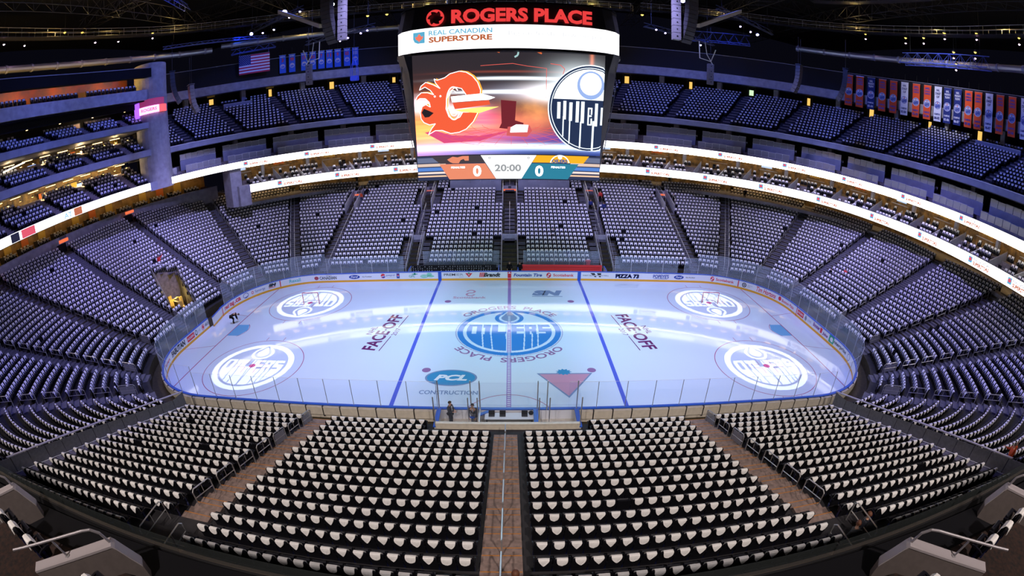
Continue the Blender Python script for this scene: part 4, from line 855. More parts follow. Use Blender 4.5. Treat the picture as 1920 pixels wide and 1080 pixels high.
# interior features of the decks
FE = []
for zc, off, items in ((17.0, 8.6, ((170.5, 1.6, ORW, 1.3), (175, 2.2, YELW, 1.6), (180, 1.4, ORW, 1.6), (187, 2.4, YELW, 1.5), (194, 1.4, emis('tv_blue', (.35, .5, 1.0), 1.4), .9), (173, 1.6, emis('tv_blue', (.35, .5, 1.0), 1.4), .9), (199, 3, WARMW, 1.6))),
                       (20.9, 7.6, ((168, 3.0, YELW, 1.9), (171.5, 1.4, WHITEC, 1.3), (175, 1.6, ORW, 1.6), (182, 1.4, emis('tv_blue', (.35, .5, 1.0), 1.4), 1.0), (184, 3.2, WARMW, 1.7), (190.5, 1.6, ORW, 1.8), (196, 3, YELW, 1.3))),
                       (24.3, 6.6, ((170.5, 3.8, mat('mauve_wall', (.45, .33, .36), .8), 1.5), (175.5, 3.6, mat('mauve_wall', (.45, .33, .36), .8), 1.4), (190, 3.2, emis('orange_screen', (1.0, .22, .08), .9), 1.5)))):
    for a, w_, m, h_ in items:
        p = rp(a, off, zc); n = rn(a); q = MB(); q.box((0, 0, 0), (w_, .12, h_), m); q.box((0, -.05, 0), (w_+.2, .1, h_+.2), DARK); o = q.build('wall_panel'); o.location = p; o.rotation_euler = (0, 0, math.atan2(n.y, n.x)-PI/2)
        cntd['wp'] = cntd.get('wp', 0)+1; struct(o); o.name = 'trim_wall_panel'
for zc, off in ((17.7, 5.5), (21.3, 4.4), (25.2, 4.6)):
    for k, a in enumerate(np.arange(166.5, 200, 2.2 if zc < 25 else 6)):
        p = rp(a, off, zc); lv = {17.7: 'lowest', 21.3: 'middle', 25.2: 'top'}[zc]; t = empty('pendant_lamp', tuple(p), '%s small pendant lamp from the pillar, %s left club deck' % (ORD[k], lv), 'lamp', 'pendant lamps of the left decks')
        q = MB(); q.lathe([(.03, .22), (.16, .02), (.17, 0)], (0, 0, 0), DARK, 8); q.build('lamp_shade', t); q = MB(); q.lathe([(.12, -.03), (.13, 0)], (0, 0, 0), WARML, 8); q.build('bulb', t); q = MB(); q.tube([(0, 0, .2), (0, 0, .75)], .015, DARK, 4); q.build('rod', t)
        if k % 3 == 1: pl = bpy.data.lights.new('pendant_glow', 'POINT'); pl.energy = 480 if zc < 25 else 200; pl.color = (1, .72, .38); pl.shadow_soft_size = .15; po = bpy.data.objects.new('pendant_glow', pl); C.objects.link(po); po.location = p+Vector((0, 0, -.25))
for k, a in enumerate(np.arange(167, 198, 3.2)): lampstrip(a, 6.6, 18.25, 1.6, WARML, '%s long warm lamp from the pillar, lowest left deck ceiling' % ORD[k], 'deck lamps'); lampstrip(a+.8, 6.0, 21.9, 1.6, WARML, '%s long warm lamp from the pillar, middle left deck ceiling' % ORD[k], 'deck lamps')
t = empty('light_bar', tuple(rp(188.5, 3.2, 21.6)), 'long glowing light bar hanging under the middle left deck', 'lamp'); q = MB(); a_, b_ = rp(186.6, 3.2, 21.6)-t.location, rp(190.4, 3.2, 21.2)-t.location; q.tube([a_, b_], .09, emis('pale_lamp', (1, .85, .6), 3.5), 6); q.build('tube', t)
# yellow lit seats on the sky bar
for a in np.arange(167, 205, .75):
    if not (176 < a < 178 or 187 < a < 188): p = rp(a, 1.0, 27.1); n = rn(a); SEATS.append(dict(x=p.x, y=p.y, z=p.z, a=math.atan2(n.y, n.x)-PI/2, sec=None, row=0, num=0, shirt=True, q=0))
for a in (170, 178, 186, 194, 202): pl = bpy.data.lights.new('sky_bar_glow', 'POINT'); pl.energy = 420; pl.color = (1, .6, .12); pl.shadow_soft_size = .1; po = bpy.data.objects.new('sky_bar_glow', pl); C.objects.link(po); po.location = rp(a, 2.6, 29.0)
for k, a in enumerate(np.arange(168, 204, 4)): lampstrip(a, 1.9, 29.2, 1.0, mat('amber_lamp', (.1, .1, .1), .5, emit=(1, .75, .15), estr=7), '%s amber lamp from the pillar above the sky bar seats' % ORD[k], 'sky bar lamps')
# lower wall and loge boxes under the left ribbon
ringobj('wall_left_bowl', lambda m: (band(m, 148.5, 216, 10.4, 10.9, 8.6, 11.45, CONC, 1.5), band(m, 148.5, 216, 10.35, 10.95, 11.45, 11.52, LEDGE, 1.5)))
ringobj('floor_loge_level', lambda m: (band(m, 148.5, 216, 10.9, 18, 10.7, 10.95, CONCD), band(m, 162.9, 216, .5, 10, 14.0, 14.12, DGREY)))
ringobj('wall_loge_back', lambda m: band(m, 148.5, 216, 16, 16.3, 10.8, 14.5, WARMW, 1.2)); ringobj('ceiling_loge', lambda m: band(m, 148.5, 216, 8, 16.4, 14.1, 14.3, BOWL))
for k, a in enumerate(np.arange(152, 205, 3.0)):
    lampstrip(a, 13.5, 14.0, 1.4, WARML, '%s warm lamp above the loge boxes, counted from the far side' % ORD[k], 'loge lamps')
    n = rn(a); p = rp(a, 12.6, 10.95); t = empty('loge_table', tuple(p), '%s loge table behind the left bowl wall, counted from the far side' % ORD[k], 'table', 'loge tables', math.atan2(n.y, n.x)-PI/2)
    q = MB(); q.box((0, .5, .95), (2.2, .45, .05), WHITEP); q.build('tabletop', t); q = MB(); q.tube([(-.8, .5, 0), (-.8, .5, .93)], .03, STEEL); q.tube([(.8, .5, 0), (.8, .5, .93)], .03, STEEL); q.build('leg', t)
    q = MB(); q.box((1.25, .2, .6), (.06, 1.1, 1.2), DARK, 0, 0); q.build('divider', t)
    ringseats(a-1.1, a+1.1, 12.7, 10.95, .6); ringseats(a-1.1, a+1.1, 13.6, 11.2, .6)
    q = MB(); q.box((0, 0, 1.3), (1.3, .1, 2.4), ORW if k % 4 == 1 else WARMW if k % 2 else YELW); o = q.build('trim_wall_panel'); o.location = rp(a+1.2, 15.6, 11); o.rotation_euler = (0, 0, math.atan2(n.y, n.x)-PI/2); struct(o)
# big pillar with display collar
pc = Vector((-45.9, 13.8, 0))
q = MB(); q.lathe([(2.3, 13.9), (2.3, 23.6), (2.3, 26.0), (2.3, 30.6)], pc, CONC, 28); pil = struct(q.build('trim_corner_pillar', smooth=False))
q = MB(); P = [rp(a, -.05) for a in (163.0, 163.9, 164.8, 165.6, 166.3)]; c0 = 0
secs = []
for i, (a, o_) in enumerate(((162.8, 1.2), (162.8, .4), (163.2, .0), (164.2, -.1), (166.2, 0))): p = rp(a, o_); p2 = rp(a, o_+.5); secs.append([Vector((p.x, p.y, 13.9)), Vector((p.x, p.y, 15.0)), Vector((p2.x, p2.y, 15.0)), Vector((p2.x, p2.y, 13.9))])
q.sweep(secs, None, LEDGE); struct(q.build('trim_curved_end'))
q = MB(); band(q, 147.6, 149.6, -.1, 1.2, 8.6, 11.5, CONC); band(q, 148.6, 150.6, .6, 3, 8.6, 14.2, CONC); struct(q.build('wall_stair_tower'))
t = empty('pillar_booth', (pc.x, pc.y, 23.9), 'round booth glowing pink, red and violet on the concrete corner pillar', 'booth')
def cyl_arc(a0, a1, r, z0, z1, m, nm):
    q = MB(); q.sweep([[(rr*math.cos(R(a)), rr*math.sin(R(a)), z) for rr, z in ((r, z0), (r, z1), (r+.08, z1), (r+.08, z0))] for a in np.linspace(a0, a1, 14)], None, m); q.build(nm, t)
RDG = emis('booth_red', (1.0, .10, .12), 1.5); PKG = emis('booth_pink', (1.0, .35, .8), 2.6); VIG = emis('booth_violet', (.35, .10, 1.0), 1.6)
cyl_arc(-115, -88, 2.5, -.3, 1.8, VIG, 'violet_screen'); cyl_arc(-88, -22, 2.5, 0, .95, PKG, 'pink_screen'); cyl_arc(-22, 8, 2.5, 0, .95, RDG, 'red_screen'); cyl_arc(-88, 0, 2.4, 1.0, 1.9, mat('booth_back', (.25, .05, .12), .6, emit=(.5, .05, .2), estr=.5), 'booth_interior'); cyl_arc(-115, 15, 2.55, 1.9, 2.0, LEDGE, 'canopy_edge')
q = MB(); put_text(q, 'ROGERS', RDG, 0, 1, 0, 1, lambda u, v: (2.62*math.cos(R(-80+50*u)), 2.62*math.sin(R(-80+50*u)), .3+.4*v), .03); q.build('lettering', t)

# ---------------------------------------------------------------- portals and walls in the far bowl
def portal(x, j0, j1, w_, lab, sign=True, glow=None):
    s = SECS[0]; y0 = 15.5+.785*(j0-.9); y1 = 15.5+.785*(j1+.2); z0 = .9+.32*j0 if j0 else 0; zt = .9+.32*j1+.1
    t = empty('tunnel_portal', (x, y0, max(0, z0-.3)), lab, 'portal'); o = t.location
    for sx in (-1, 1): q = MB(); q.hull8([Vector((x+sx*w_/2+e, y, z))-o for z in (z0-.3, None) for y in (y0, y1) for e in (-.06, .06)] if 0 else [Vector((x+sx*w_/2+e, y, z))-o for z in (z0-.3,) for y in (y0, y1) for e in (-.06, .06)]+[Vector((x+sx*w_/2+e, y, zz))-o for y, zz in ((y0, z0+1.1), (y1, zt+1.0)) for e in (-.06, .06)], CONC); q.build('side_wall', t)
    q = MB(); q.box((0, y1-o.y-.1, (z0-.3+zt-.5)/2-o.z), (w_-.1, .1, zt-.5-z0+.3), BLACK if not glow else glow); q.build('painted_opening', t)
    q = MB(); q.box((0, y1-o.y-.25, zt+.15-o.z), (w_, .15, 1.0), CONC); q.build('header', t)
    if sign:
        q = MB(); q.box((0, y1-o.y-.36, zt+.0-o.z), (w_*.92, .05, .28), mat('orange_sign', (.85, .12, .04), .5, emit=(1, .18, .05), estr=.9)); q.build('orange_sign', t)
        q = MB(); q.box((0, y1-o.y-.36, zt+.42-o.z), (.45, .05, .34), DGREY); q.build('number_sign', t)
    for sx in (-1, 1): q = MB(); q.tube([Vector((x+sx*(w_/2), y0, z0+2.0))-o, Vector((x+sx*(w_/2), y1, zt+1.9))-o], .03, STEEL, 5); [q.tube([Vector((x+sx*(w_/2), y0+(y1-y0)*k/4, z0+1.0+(zt-z0)*k/4*.9))-o, Vector((x+sx*(w_/2), y0+(y1-y0)*k/4, z0+2.0+(zt-z0-.1)*k/4))-o], .02, STEEL, 4) for k in range(5)]; q.build('handrail', t)
# side stairs beside the tunnels
for x0, x1, j0, j1 in ((.95, 1.9, 0, 6), (-1.9, -.95, 0, 6), (.95, 1.9, 15, 20), (-1.9, -.95, 15, 20), (9.7, 10.7, 0, 6), (12.0, 13.0, 0, 6), (-10.7, -9.7, 0, 6), (-13, -12, 0, 6), (9.7, 10.7, 15, 20), (12, 13, 15, 20), (-10.7, -9.7, 15, 20), (-13, -12, 15, 20), (20.9, 21.9, 15, 20), (22.9, 23.9, 15, 20), (-21.9, -20.9, 15, 20), (-23.9, -22.9, 15, 20)):
    stairs('floor_stair', ((x0+x1)/2, 15.5+.785*j0, 0, .785), j1-j0, z0=.9+.32*j0, w=.9)
LGREEN = mat('tunnel_floor', (.30, .28, .06), .7, emit=(.5, .45, .1), estr=.10)  # olive tunnel light put into this emission, used on the opening panel
portal(0, 0, 6, 1.9, 'players tunnel with olive glow and steel rails at the far centre', False, LGREEN); portal(0, 15, 20, 1.9, 'upper tunnel with orange sign at the top of the far centre aisle')
for sx, nm in ((-1, 'left'), (1, 'right')):
    portal(sx*11.35, 0, 6, 1.4, 'lower tunnel with steel rails %s of the players benches' % nm, False); portal(sx*11.35, 15, 20, 1.4, 'upper tunnel with orange sign one block %s of centre' % nm); portal(sx*22.4, 15, 20, 1.4, 'upper tunnel with orange sign two blocks %s of centre' % nm)
for sx, nm in ((-1, 'left'), (1, 'right')):
    q = MB(); q.box((sx*4.9, 15.5+.785*20.2, .9+.32*20+.9), (7.4, .15, 1.9), LEDGE); q.box((sx*4.9, 15.5+.785*20.1, .9+.32*20+1.88), (7.5, .25, .06), WHITEP); o = q.build('camera_platform_wall'); tag(o, 'blue-grey front wall of the media platform, %s of the centre aisle' % nm, 'low wall')
    q = MB(); q.tube([(sx*1.3, 31, 9.4), (sx*8.5, 31, 9.4)], .03, STEEL, 5); [q.tube([(sx*x, 31, 8.6), (sx*x, 31, 9.4)], .02, STEEL, 4) for x in np.linspace(1.3, 8.5, 6)]; o = q.build('platform_rail'); tag(o, 'steel rail on the media platform wall, %s of the centre aisle' % nm, 'railing')
# orange exit signs and side walls at the top of the left aisles
for k, (a, j) in enumerate((('a4', 27), ('a5', 27.6), ('a6', 27.6), ('a7', 27))):
    l = mir(L[a]); p = Vector((l[0]+l[2]*j, l[1]+l[3]*j, .9+.32*j+1.6)); d = Vector((l[2], l[3], 0)).normalized(); t = empty('exit_sign', tuple(p), '%s orange exit sign from the far side on the left bowl wall' % ORD[k], 'sign', 'left bowl signs', math.atan2(d.y, d.x)-PI/2)
    q = MB(); q.box((0, 0, 0), (1.5, .1, .40), mat('orange_sign', (.85, .12, .04), .5, emit=(1, .18, .05), estr=.9)); q.build('sign_face', t); q = MB(); q.box((0, .05, .42), (1.1, .1, .3), DGREY); q.build('number_plate', t)
    q = MB(); q.box((0, .9, -1.0), (1.5, .1, 1.2), BLACK); q.build('painted_opening', t)  # black panel stands in for shade in the opening
# tunnel opening in the left end stand

vp = [Vector((x, y, 0)) for x, y in VOM]; t = empty('vehicle_tunnel', (-37.5, 3.9, 0), 'railed tunnel opening with yellow-lit interior in the left end stand', 'tunnel'); o = t.location
q = MB(); q.hull8([p-o+Vector((0, 0, z)) for z in (.3, .36) for p in (vp[0], vp[1], vp[3], vp[2])], mat('tunnel_concrete', (.10, .08, .03), .8)); q.build('tunnel_floor', t)
q = MB()
for k in range(14):
    r_ = random.Random(k); f = r_.random(); c_ = vp[1]*(1-f)+vp[2]*f-(vp[1]-vp[0])*(.15+.5*r_.random())-o; q.box((c_.x, c_.y, .3+r_.random()*1.2), (.3+r_.random()*.8, .3, .6+r_.random()), YELL if k % 3 == 0 else YELW, r_.random()*3)
q.build('yellow_glow_boxes', t); pl = bpy.data.lights.new('tunnel_glow', 'POINT'); pl.energy = 130; pl.color = (1, .8, .25); pl.shadow_soft_size = .1; po = bpy.data.objects.new('tunnel_glow', pl); C.objects.link(po); po.location = (-38.2, 4.4, 2.2)  # yellow boxes plus an added point lamp stand in for interior light
for i in range(3):
    a, b = vp[i], vp[(i+1) % 4]; 
    if i == 2: continue
    q = MB(); ha, hb = [(.9+.32*max(0, (abs(p.x)-32.9)/.75)) for p in (a, b)]
    dn = (b-a).normalized(); nn = Vector((-dn.y, dn.x, 0))*.08; q.hull8([a-o-nn+Vector((0, 0, .3)), b-o-nn+Vector((0, 0, .3)), a-o+nn+Vector((0, 0, .3)), b-o+nn+Vector((0, 0, .3)), a-o-nn+Vector((0, 0, ha+.3)), b-o-nn+Vector((0, 0, hb+.3)), a-o+nn+Vector((0, 0, ha+.3)), b-o+nn+Vector((0, 0, hb+.3))], CONCD); q.build('tunnel_wall', t)
for i in (0, 1, 3):
    a, b = vp[i], vp[(i+1) % 4]; ha, hb = [(.9+.32*max(0, (abs(p.x)-32.9)/.75)) for p in (a, b)]; q = MB(); n_ = 14
    q.tube([a-o+Vector((0, 0, ha+1.3)), b-o+Vector((0, 0, hb+1.3))], .035, STEEL, 5)
    for k in range(n_+1): f = k/n_; p = a*(1-f)+b*f-o; h = ha*(1-f)+hb*f; q.tube([p+Vector((0, 0, h+.2)), p+Vector((0, 0, h+1.3))], .018, STEEL, 4)
    q.build('railing', t)

# ---------------------------------------------------------------- handrails beside the aisles
def loop_rail(p, d, rise, ln, label, grp, h=.95, sheet=False):
    """rounded rectangular rail leaning with the stair"""
    t = empty('handrail', tuple(p), label, 'handrail', grp); up = Vector((0, 0, 1)); e = d*ln+up*rise
    a, b = Vector((0, 0, 0)), e; rr = .12; q = MB(); u = e.normalized()
    q.tube([a+up*.0, a+up*(h-rr), a+up*h+u*rr, b+up*h-u*rr, b+up*(h-rr), b], .028, STEEL, 6); q.build('top_rail', t)
    q = MB(); q.tube([a+up*.5, b+up*.5], .022, STEEL, 5); m_ = e*.5; q.tube([m_+up*.5, m_+up*h], .018, STEEL, 4); q.build('mid_rail', t)
    if sheet: q = MB(); q.hull8([a+up*z+u*.1+n for z in (.2,) for n in (d.cross(up)*-.01, d.cross(up)*.01)]+[b+up*.2-u*.1+n for n in (d.cross(up)*-.01, d.cross(up)*.01)]+[a+up*.85+u*.1+n for n in (d.cross(up)*-.01, d.cross(up)*.01)]+[b+up*.85-u*.1+n for n in (d.cross(up)*-.01, d.cross(up)*.01)], GLASSD); q.build('infill_panel', t)
AN = {'n1': 'near block aisle', 'a3': 'upper corner aisle', 'a4': 'corner aisle', 'a5': 'upper end aisle', 'a6': 'middle end aisle', 'a7': 'lower end aisle', 'a8': 'near corner aisle', 'a9': 'lowest corner aisle'}
for sd, l in ((1, L['n1']), (-1, mir(L['n1']))):
    for i, j in enumerate(range(0, 14, 2)):
        p = Vector((l[0]+sd*.60, l[1]+l[3]*(j-.6), .9+.305*(j-.2))); loop_rail(p, Vector((0, -1, 0)), .40, 1.25, '%s steel rail loop up from the ice, %s near aisle' % (ORD[i], 'right' if sd > 0 else 'left'), 'near aisle rails', sheet=i in (0, 2))
for k, sd, l, n in STAIRL:
    if k in ('a1', 'a2'): continue
    d = Vector((l[2], l[3], 0)); st = d.length; d.normalize(); q = Vector((-d.y, d.x, 0)); side = 1 if q.dot(Vector((0, 1, 0))) > 0 else -1
    if k == 'a3': side = -side
    for i, j in enumerate(range(1, n-1, 2)):
        p = Vector((l[0]+l[2]*(j-.5), l[1]+l[3]*(j-.5), .9+.32*(j-.1)))+q*side*.58; loop_rail(p, d, .32*1.35, st*1.35, '%s steel rail loop up from the ice, %s %s' % (ORD[i], 'right' if sd > 0 else 'left', AN[k]), 'stand aisle rails', sheet=(i == 0))
def mid_rail(l, js, dz, label, z0=.9, h=.95, dx=0):
    for i, (j0, j1) in enumerate(js):
        a = Vector((l[0]+l[2]*(j0-.5)+dx, l[1]+l[3]*(j0-.5), z0+dz*(j0-.1))); b = Vector((l[0]+l[2]*(j1-.5)+dx, l[1]+l[3]*(j1-.5), z0+dz*(j1-.1))); t = empty('handrail', tuple(a), '%s %s' % (ORD[i], label), 'handrail', 'centre rails'); e = b-a; q = MB()
        q.tube([Vector((0, 0, h)), e+Vector((0, 0, h))], .034, STEEL, 6); q.build('top_rail', t)
        for f in (.06, .94): q = MB(); q.tube([e*f, e*f+Vector((0, 0, h))], .028, STEEL, 6); q.build('post', t)
mid_rail(L['nc'], [(1.9, 3.2), (3.6, 6.2), (6.6, 9.0), (9.7, 11.9), (12.4, 14.7), (15.4, 18)], .305, 'straight rail up the middle of the near centre aisle')
mid_rail(L['c0'], [(6.2, 14.6)], .32, 'long rail down the far centre aisle'); mid_rail(L['c0'], [(20.3, 23.4)], .32, 'short rail at the top of the far centre aisle')
for sd in (1, -1):
    l = L['a1'] if sd > 0 else mir(L['a1']); mid_rail(l, [(6.2, 8.8), (9.2, 11.8), (12.2, 14.6)], .32, 'straight rail in the far aisle %s of centre' % ('right' if sd > 0 else 'left'))
    l = L['a2'] if sd > 0 else mir(L['a2']); mid_rail((l[0]-.55*sd, *l[1:]), [(0, 7), (7, 14.6)], .32, 'long rail in the far aisle beside the turn, %s side' % ('right' if sd > 0 else 'left'))
    l = L['a3'] if sd > 0 else mir(L['a3']); mid_rail(l, [(.5, 8), (8.4, 15), (15.4, 22)], .32, 'long rail in the %s upper corner aisle' % ('right' if sd > 0 else 'left'))

# ---------------------------------------------------------------- hanging scoreboard
sb = empty('scoreboard', (0, 0, 24.9), 'huge dark hanging video scoreboard with glowing white ring and red lettering over centre ice', 'scoreboard'); SO = sb.location
def sq_pt(t, hx, hy, rc, bulge=0):
    """rounded square outline, t in degrees"""
    a = R(t); c, s_ = math.cos(a), math.sin(a); n = 7.0
    r = (abs(c/hx)**n+abs(s_/hy)**n)**(-1/n); b = 1+bulge*math.cos(4*a)*.0; return Vector((r*c, r*s_*(1+bulge*(c*c < .5)*(1-2*c*c)), 0))
def sring(q, z0, z1, h0, h1, th, m, bul=.05):
    P = []
    T = np.linspace(0, 360, 73)[:-1]
    o0 = [sq_pt(t, h0, h0, 1, bul)+Vector((0, 0, z0)) for t in T]; o1 = [sq_pt(t, h1, h1, 1, bul)+Vector((0, 0, z1)) for t in T]; i0 = [p*((h0-th)/h0) for p in o0]; i1 = [p*((h1-th)/h1) for p in o1]
    for p, q_ in zip(i0, o0): p.z = z0
    for p, q_ in zip(i1, o1): p.z = z1
    n = len(T); V = [p-SO for l in (o0, o1, i1, i0) for p in l]; F = []
    for k in range(n):
        e = (k+1) % n; F += [(k, e, n+e, n+k), (n+k, n+e, 2*n+e, 2*n+k), (2*n+k, 2*n+e, 3*n+e, 3*n+k), (3*n+k, 3*n+e, e, k)]
    q.add(V, F, m)
q = MB(); sring(q, 22.02, 23.55, 7.25, 7.25, .3, LEDR); q.build('ring_display', sb)
q = MB(); sring(q, 23.55, 25.0, 7.28, 7.05, .3, mat('board_black', (.035, .035, .045), .35)); sring(q, 21.85, 22.02, 7.32, 7.32, .6, DARK); sring(q, 25.0, 25.1, 7.1, 7.1, 6, BLACK); q.build('header', sb)
def fy(x, z, h=7.25): t = math.degrees(math.atan2(-1, x/h)); 
def front(x, h=7.25, bul=.05):
    lo, hi = 180.0, 360.0
    for _ in range(30):
        m_ = (lo+hi)/2
        if sq_pt(m_, h, h, 1, bul).x < x: lo = m_
        else: hi = m_
    return sq_pt(lo, h, h, 1, bul).y
RDL = mat('sign_red', (.6, .03, .03), .5, emit=(1.0, .06, .06), estr=.85)
q = MB(); FR_ = lambda u, v: (u, front(u)-.13, v-SO.z)
put_text(q, 'ROGERS PLACE', RDL, -3.38, 4.98, 23.70, 24.62, FR_, .045)
q2 = []
for k in range(6):
    a = R(60*k); pts = []
    for t in np.linspace(0, 1, 6): pts.append((.55*math.cos(a+t*1.25), .55*math.sin(a+t*1.25)))
    for t in np.linspace(1, 0, 6): r_ = .30+.16*(1-t)*0+.20*(t)*(.4); pts.append(((.33+.18*t)*math.cos(a+.25+t*1.0), (.33+.18*t)*math.sin(a+.25+t*1.0)))
    q.poly(pts, RDL, lambda x, y: FR_(-4.35+x, 24.16+y))
q.build('red_lettering', sb)
q = MB(); F2 = lambda u, v: (u, front(u)-.12, v-SO.z); F3 = lambda u, v: (u, front(u)-.14, v-SO.z)
q.poly([(-5.75, 23.32), (-5.0, 23.32), (-5.0, 22.58), (-5.45, 22.58), (-5.65, 22.68), (-5.75, 22.9)], LB_, F2)
q.poly([(-5.55, 22.85), (-5.4, 22.75), (-5.35, 22.65), (-5.3, 22.75), (-5.15, 22.85), (-5.08, 23.05), (-5.2, 23.0), (-5.35, 23.22), (-5.5, 23.0), (-5.62, 23.05)], mat('led_leaf', (.1, .05, .02), .5, emit=(1, .2, .12), estr=1.0), F3)
put_text(q, 'REAL CANADIAN', LB_, -4.75, -.95, 23.02, 23.34, F2, .02); put_text(q, 'SUPERSTORE', LO, -4.75, -.95, 22.55, 22.92, F2, .045)
put_text(q, 'Big on fresh,  low on price', mat('led_pale', (.5, .5, .5), .5, emit=(.9, .92, .95), estr=.9), 0, 6.1, 22.75, 23.12, F2, .0); q.build('ring_advert', sb)
# hull: dark tapered body
HG = mat('hull_grey', (.10, .105, .12), .35, noise=.15, nscale=2)
q = MB()
def hullsec(z, hx, hy, rc): return [Vector((sx*(hx-(0 if k else rc)), sy*(hy-(rc if k else 0)), z))-SO for sx, sy, ks in ((1, -1, (0, 1)), (1, 1, (1, 0)), (-1, 1, (0, 1)), (-1, -1, (1, 0))) for k in ks]
q.sweep([hullsec(z, hx, hy, rc) for z, hx, hy, rc in ((13.66, 5.85, 6.1, .3), (15.6, 6.05, 6.3, .5), (18.5, 6.45, 6.65, .6), (20.8, 6.7, 6.9, .6), (22.0, 6.9, 7.0, .5))], None, HG); q.build('hull', sb)
q = MB()
for sx in (-1, 1):                                            # pale curved seams on the hull cheeks
    q.tube([Vector((sx*6.62, -6.5, 21.6))-SO, Vector((sx*6.66, -6.55, 20))-SO, Vector((sx*6.4, -6.3, 18))-SO, Vector((sx*6.08, -6.15, 15.7))-SO], .035, LEDGE, 5)
q.build('hull_seam', sb)
# main picture screens (front and back the same), lower screens, side screens
BKE = emis
def scrmat():
    m = bpy.data.materials.new('main_picture'); m.use_nodes = True; nt = m.node_tree; nt.nodes.clear(); N = nt.nodes.new; Lk = nt.links.new
    out = N('ShaderNodeOutputMaterial'); em = N('ShaderNodeEmission'); tc = N('ShaderNodeTexCoord'); sp = N('ShaderNodeSeparateXYZ'); Lk(tc.outputs['UV'], sp.inputs[0]); U, V = sp.outputs[0], sp.outputs[1]
    def math_(op, a, b=None, c=None):
        n = N('ShaderNodeMath'); n.operation = op
        for i, x in enumerate((a, b, c)):
            if x is None: continue
            if isinstance(x, (int, float)): n.inputs[i].default_value = x
            else: Lk(x, n.inputs[i])
        return n.outputs[0]
    def blob(cu, cv, su, sv, k=1.0): du = math_('MULTIPLY', math_('SUBTRACT', U, cu), 1/su); dv = math_('MULTIPLY', math_('SUBTRACT', V, cv), 1/sv); return math_('MULTIPLY', math_('EXPONENT', math_('MULTIPLY', math_('ADD', math_('MULTIPLY', du, du), math_('MULTIPLY', dv, dv)), -1.0)), k)
    acc = None
    def addc(f, col):
        nonlocal acc
        v = N('ShaderNodeVectorMath'); v.operation = 'SCALE'; v.inputs[0].default_value = col; Lk(f, v.inputs['Scale'])
        if acc is None: acc = v.outputs[0]
        else: a = N('ShaderNodeVectorMath'); a.operation = 'ADD'; Lk(acc, a.inputs[0]); Lk(v.outputs[0], a.inputs[1]); acc = a.outputs[0]
    nz = N('ShaderNodeTexNoise'); nz.inputs['Scale'].default_value = 5; nz.inputs['Detail'].default_value = 5; mp = N('ShaderNodeMapping'); mp.inputs['Scale'].default_value = (1, .7, 1); Lk(tc.outputs['UV'], mp.inputs[0]); Lk(mp.outputs[0], nz.inputs['Vector']); nf = nz.outputs['Fac']
    nz2 = N('ShaderNodeTexNoise'); nz2.inputs['Scale'].default_value = 9; m2 = N('ShaderNodeMapping'); m2.inputs['Scale'].default_value = (.35, 2.2, 1); m2.inputs['Rotation'].default_value = (0, 0, -.4); Lk(tc.outputs['UV'], m2.inputs[0]); Lk(m2.outputs[0], nz2.inputs['Vector']); n2 = nz2.outputs['Fac']
    one = math_('ADD', math_('MULTIPLY', U, 0), 1.0)
    addc(one, (.035, .028, .035))
    addc(blob(.0, .25, .30, .26, 1.5), (1.0, .22, .06)); addc(math_('MULTIPLY', blob(.12, .22, .30, .16, 2.6), math_('SUBTRACT', n2, .25)), (1.0, .60, .10))
    addc(blob(.38, .25, .25, .14, .7), (.8, .05, .10)); addc(math_('MULTIPLY', blob(.62, .42, .12, .16, 2.6), math_('SUBTRACT', nf, .22)), (1.0, .42, .10)); addc(blob(.62, .30, .22, .12, .5), (.7, .10, .12))
    addc(blob(.55, .075, .7, .028, 2.0), (.7, .85, 1.0)); addc(blob(.10, .05, .5, .06, 1.5), (.02, .22, .95)); addc(blob(.5, .16, .5, .05, .5), (.15, .05, .7)); addc(blob(.35, .33, .10, .10, .9), (.9, .05, .35)); addc(blob(.20, .44, .14, .05, 1.6), (1.0, .75, .85)); addc(blob(1.0, .10, .22, .14, .6), (.05, .15, .8))
    addc(blob(.55, .735, .26, .012, 3.0), (.8, .9, 1.0)); addc(blob(.55, .605, .30, .014, 3.4), (.8, .9, 1.0)); addc(blob(.58, .60, .20, .07, .4), (.6, .65, .9)); addc(blob(.02, .50, .10, .06, 2.0), (1.0, .85, 1.0))
    addc(blob(.86, .70, .14, .16, 1.6), (.85, .95, 1.0)); addc(blob(.74, .60, .14, .07, 2.4), (.95, .95, 1.0)); addc(blob(.93, .93, .01, .16, .8), (1.0, .25, .1)); addc(blob(.18, .50, .5, .03, .6), (1.0, .6, .7)) if 0 else None; addc(blob(.48, .80, .30, .010, .22), (1.0, .15, .05))
    Lk(acc, em.inputs[0]); em.inputs[1].default_value = .95; Lk(em.outputs[0], out.inputs[0]); return m
PIC = scrmat()
E_ = lambda n, c, s: mat('px_'+n, tuple(x*.2 for x in c), .5, emit=c, estr=s)
FC, FW, FO = E_('flame_red', (1.0, .13, .05), .95), E_('white', (1, .96, 1), 2.4), E_('orange', (1.0, .42, .05), 1.2)
NV, WB, DK, REDG = E_('navy', (.02, .035, .09), 1), E_('whiteblue', (.8, .92, 1), 1.5), E_('dark', (.02, .015, .02), 1), E_('gridred', (1.0, .15, .12), .9)
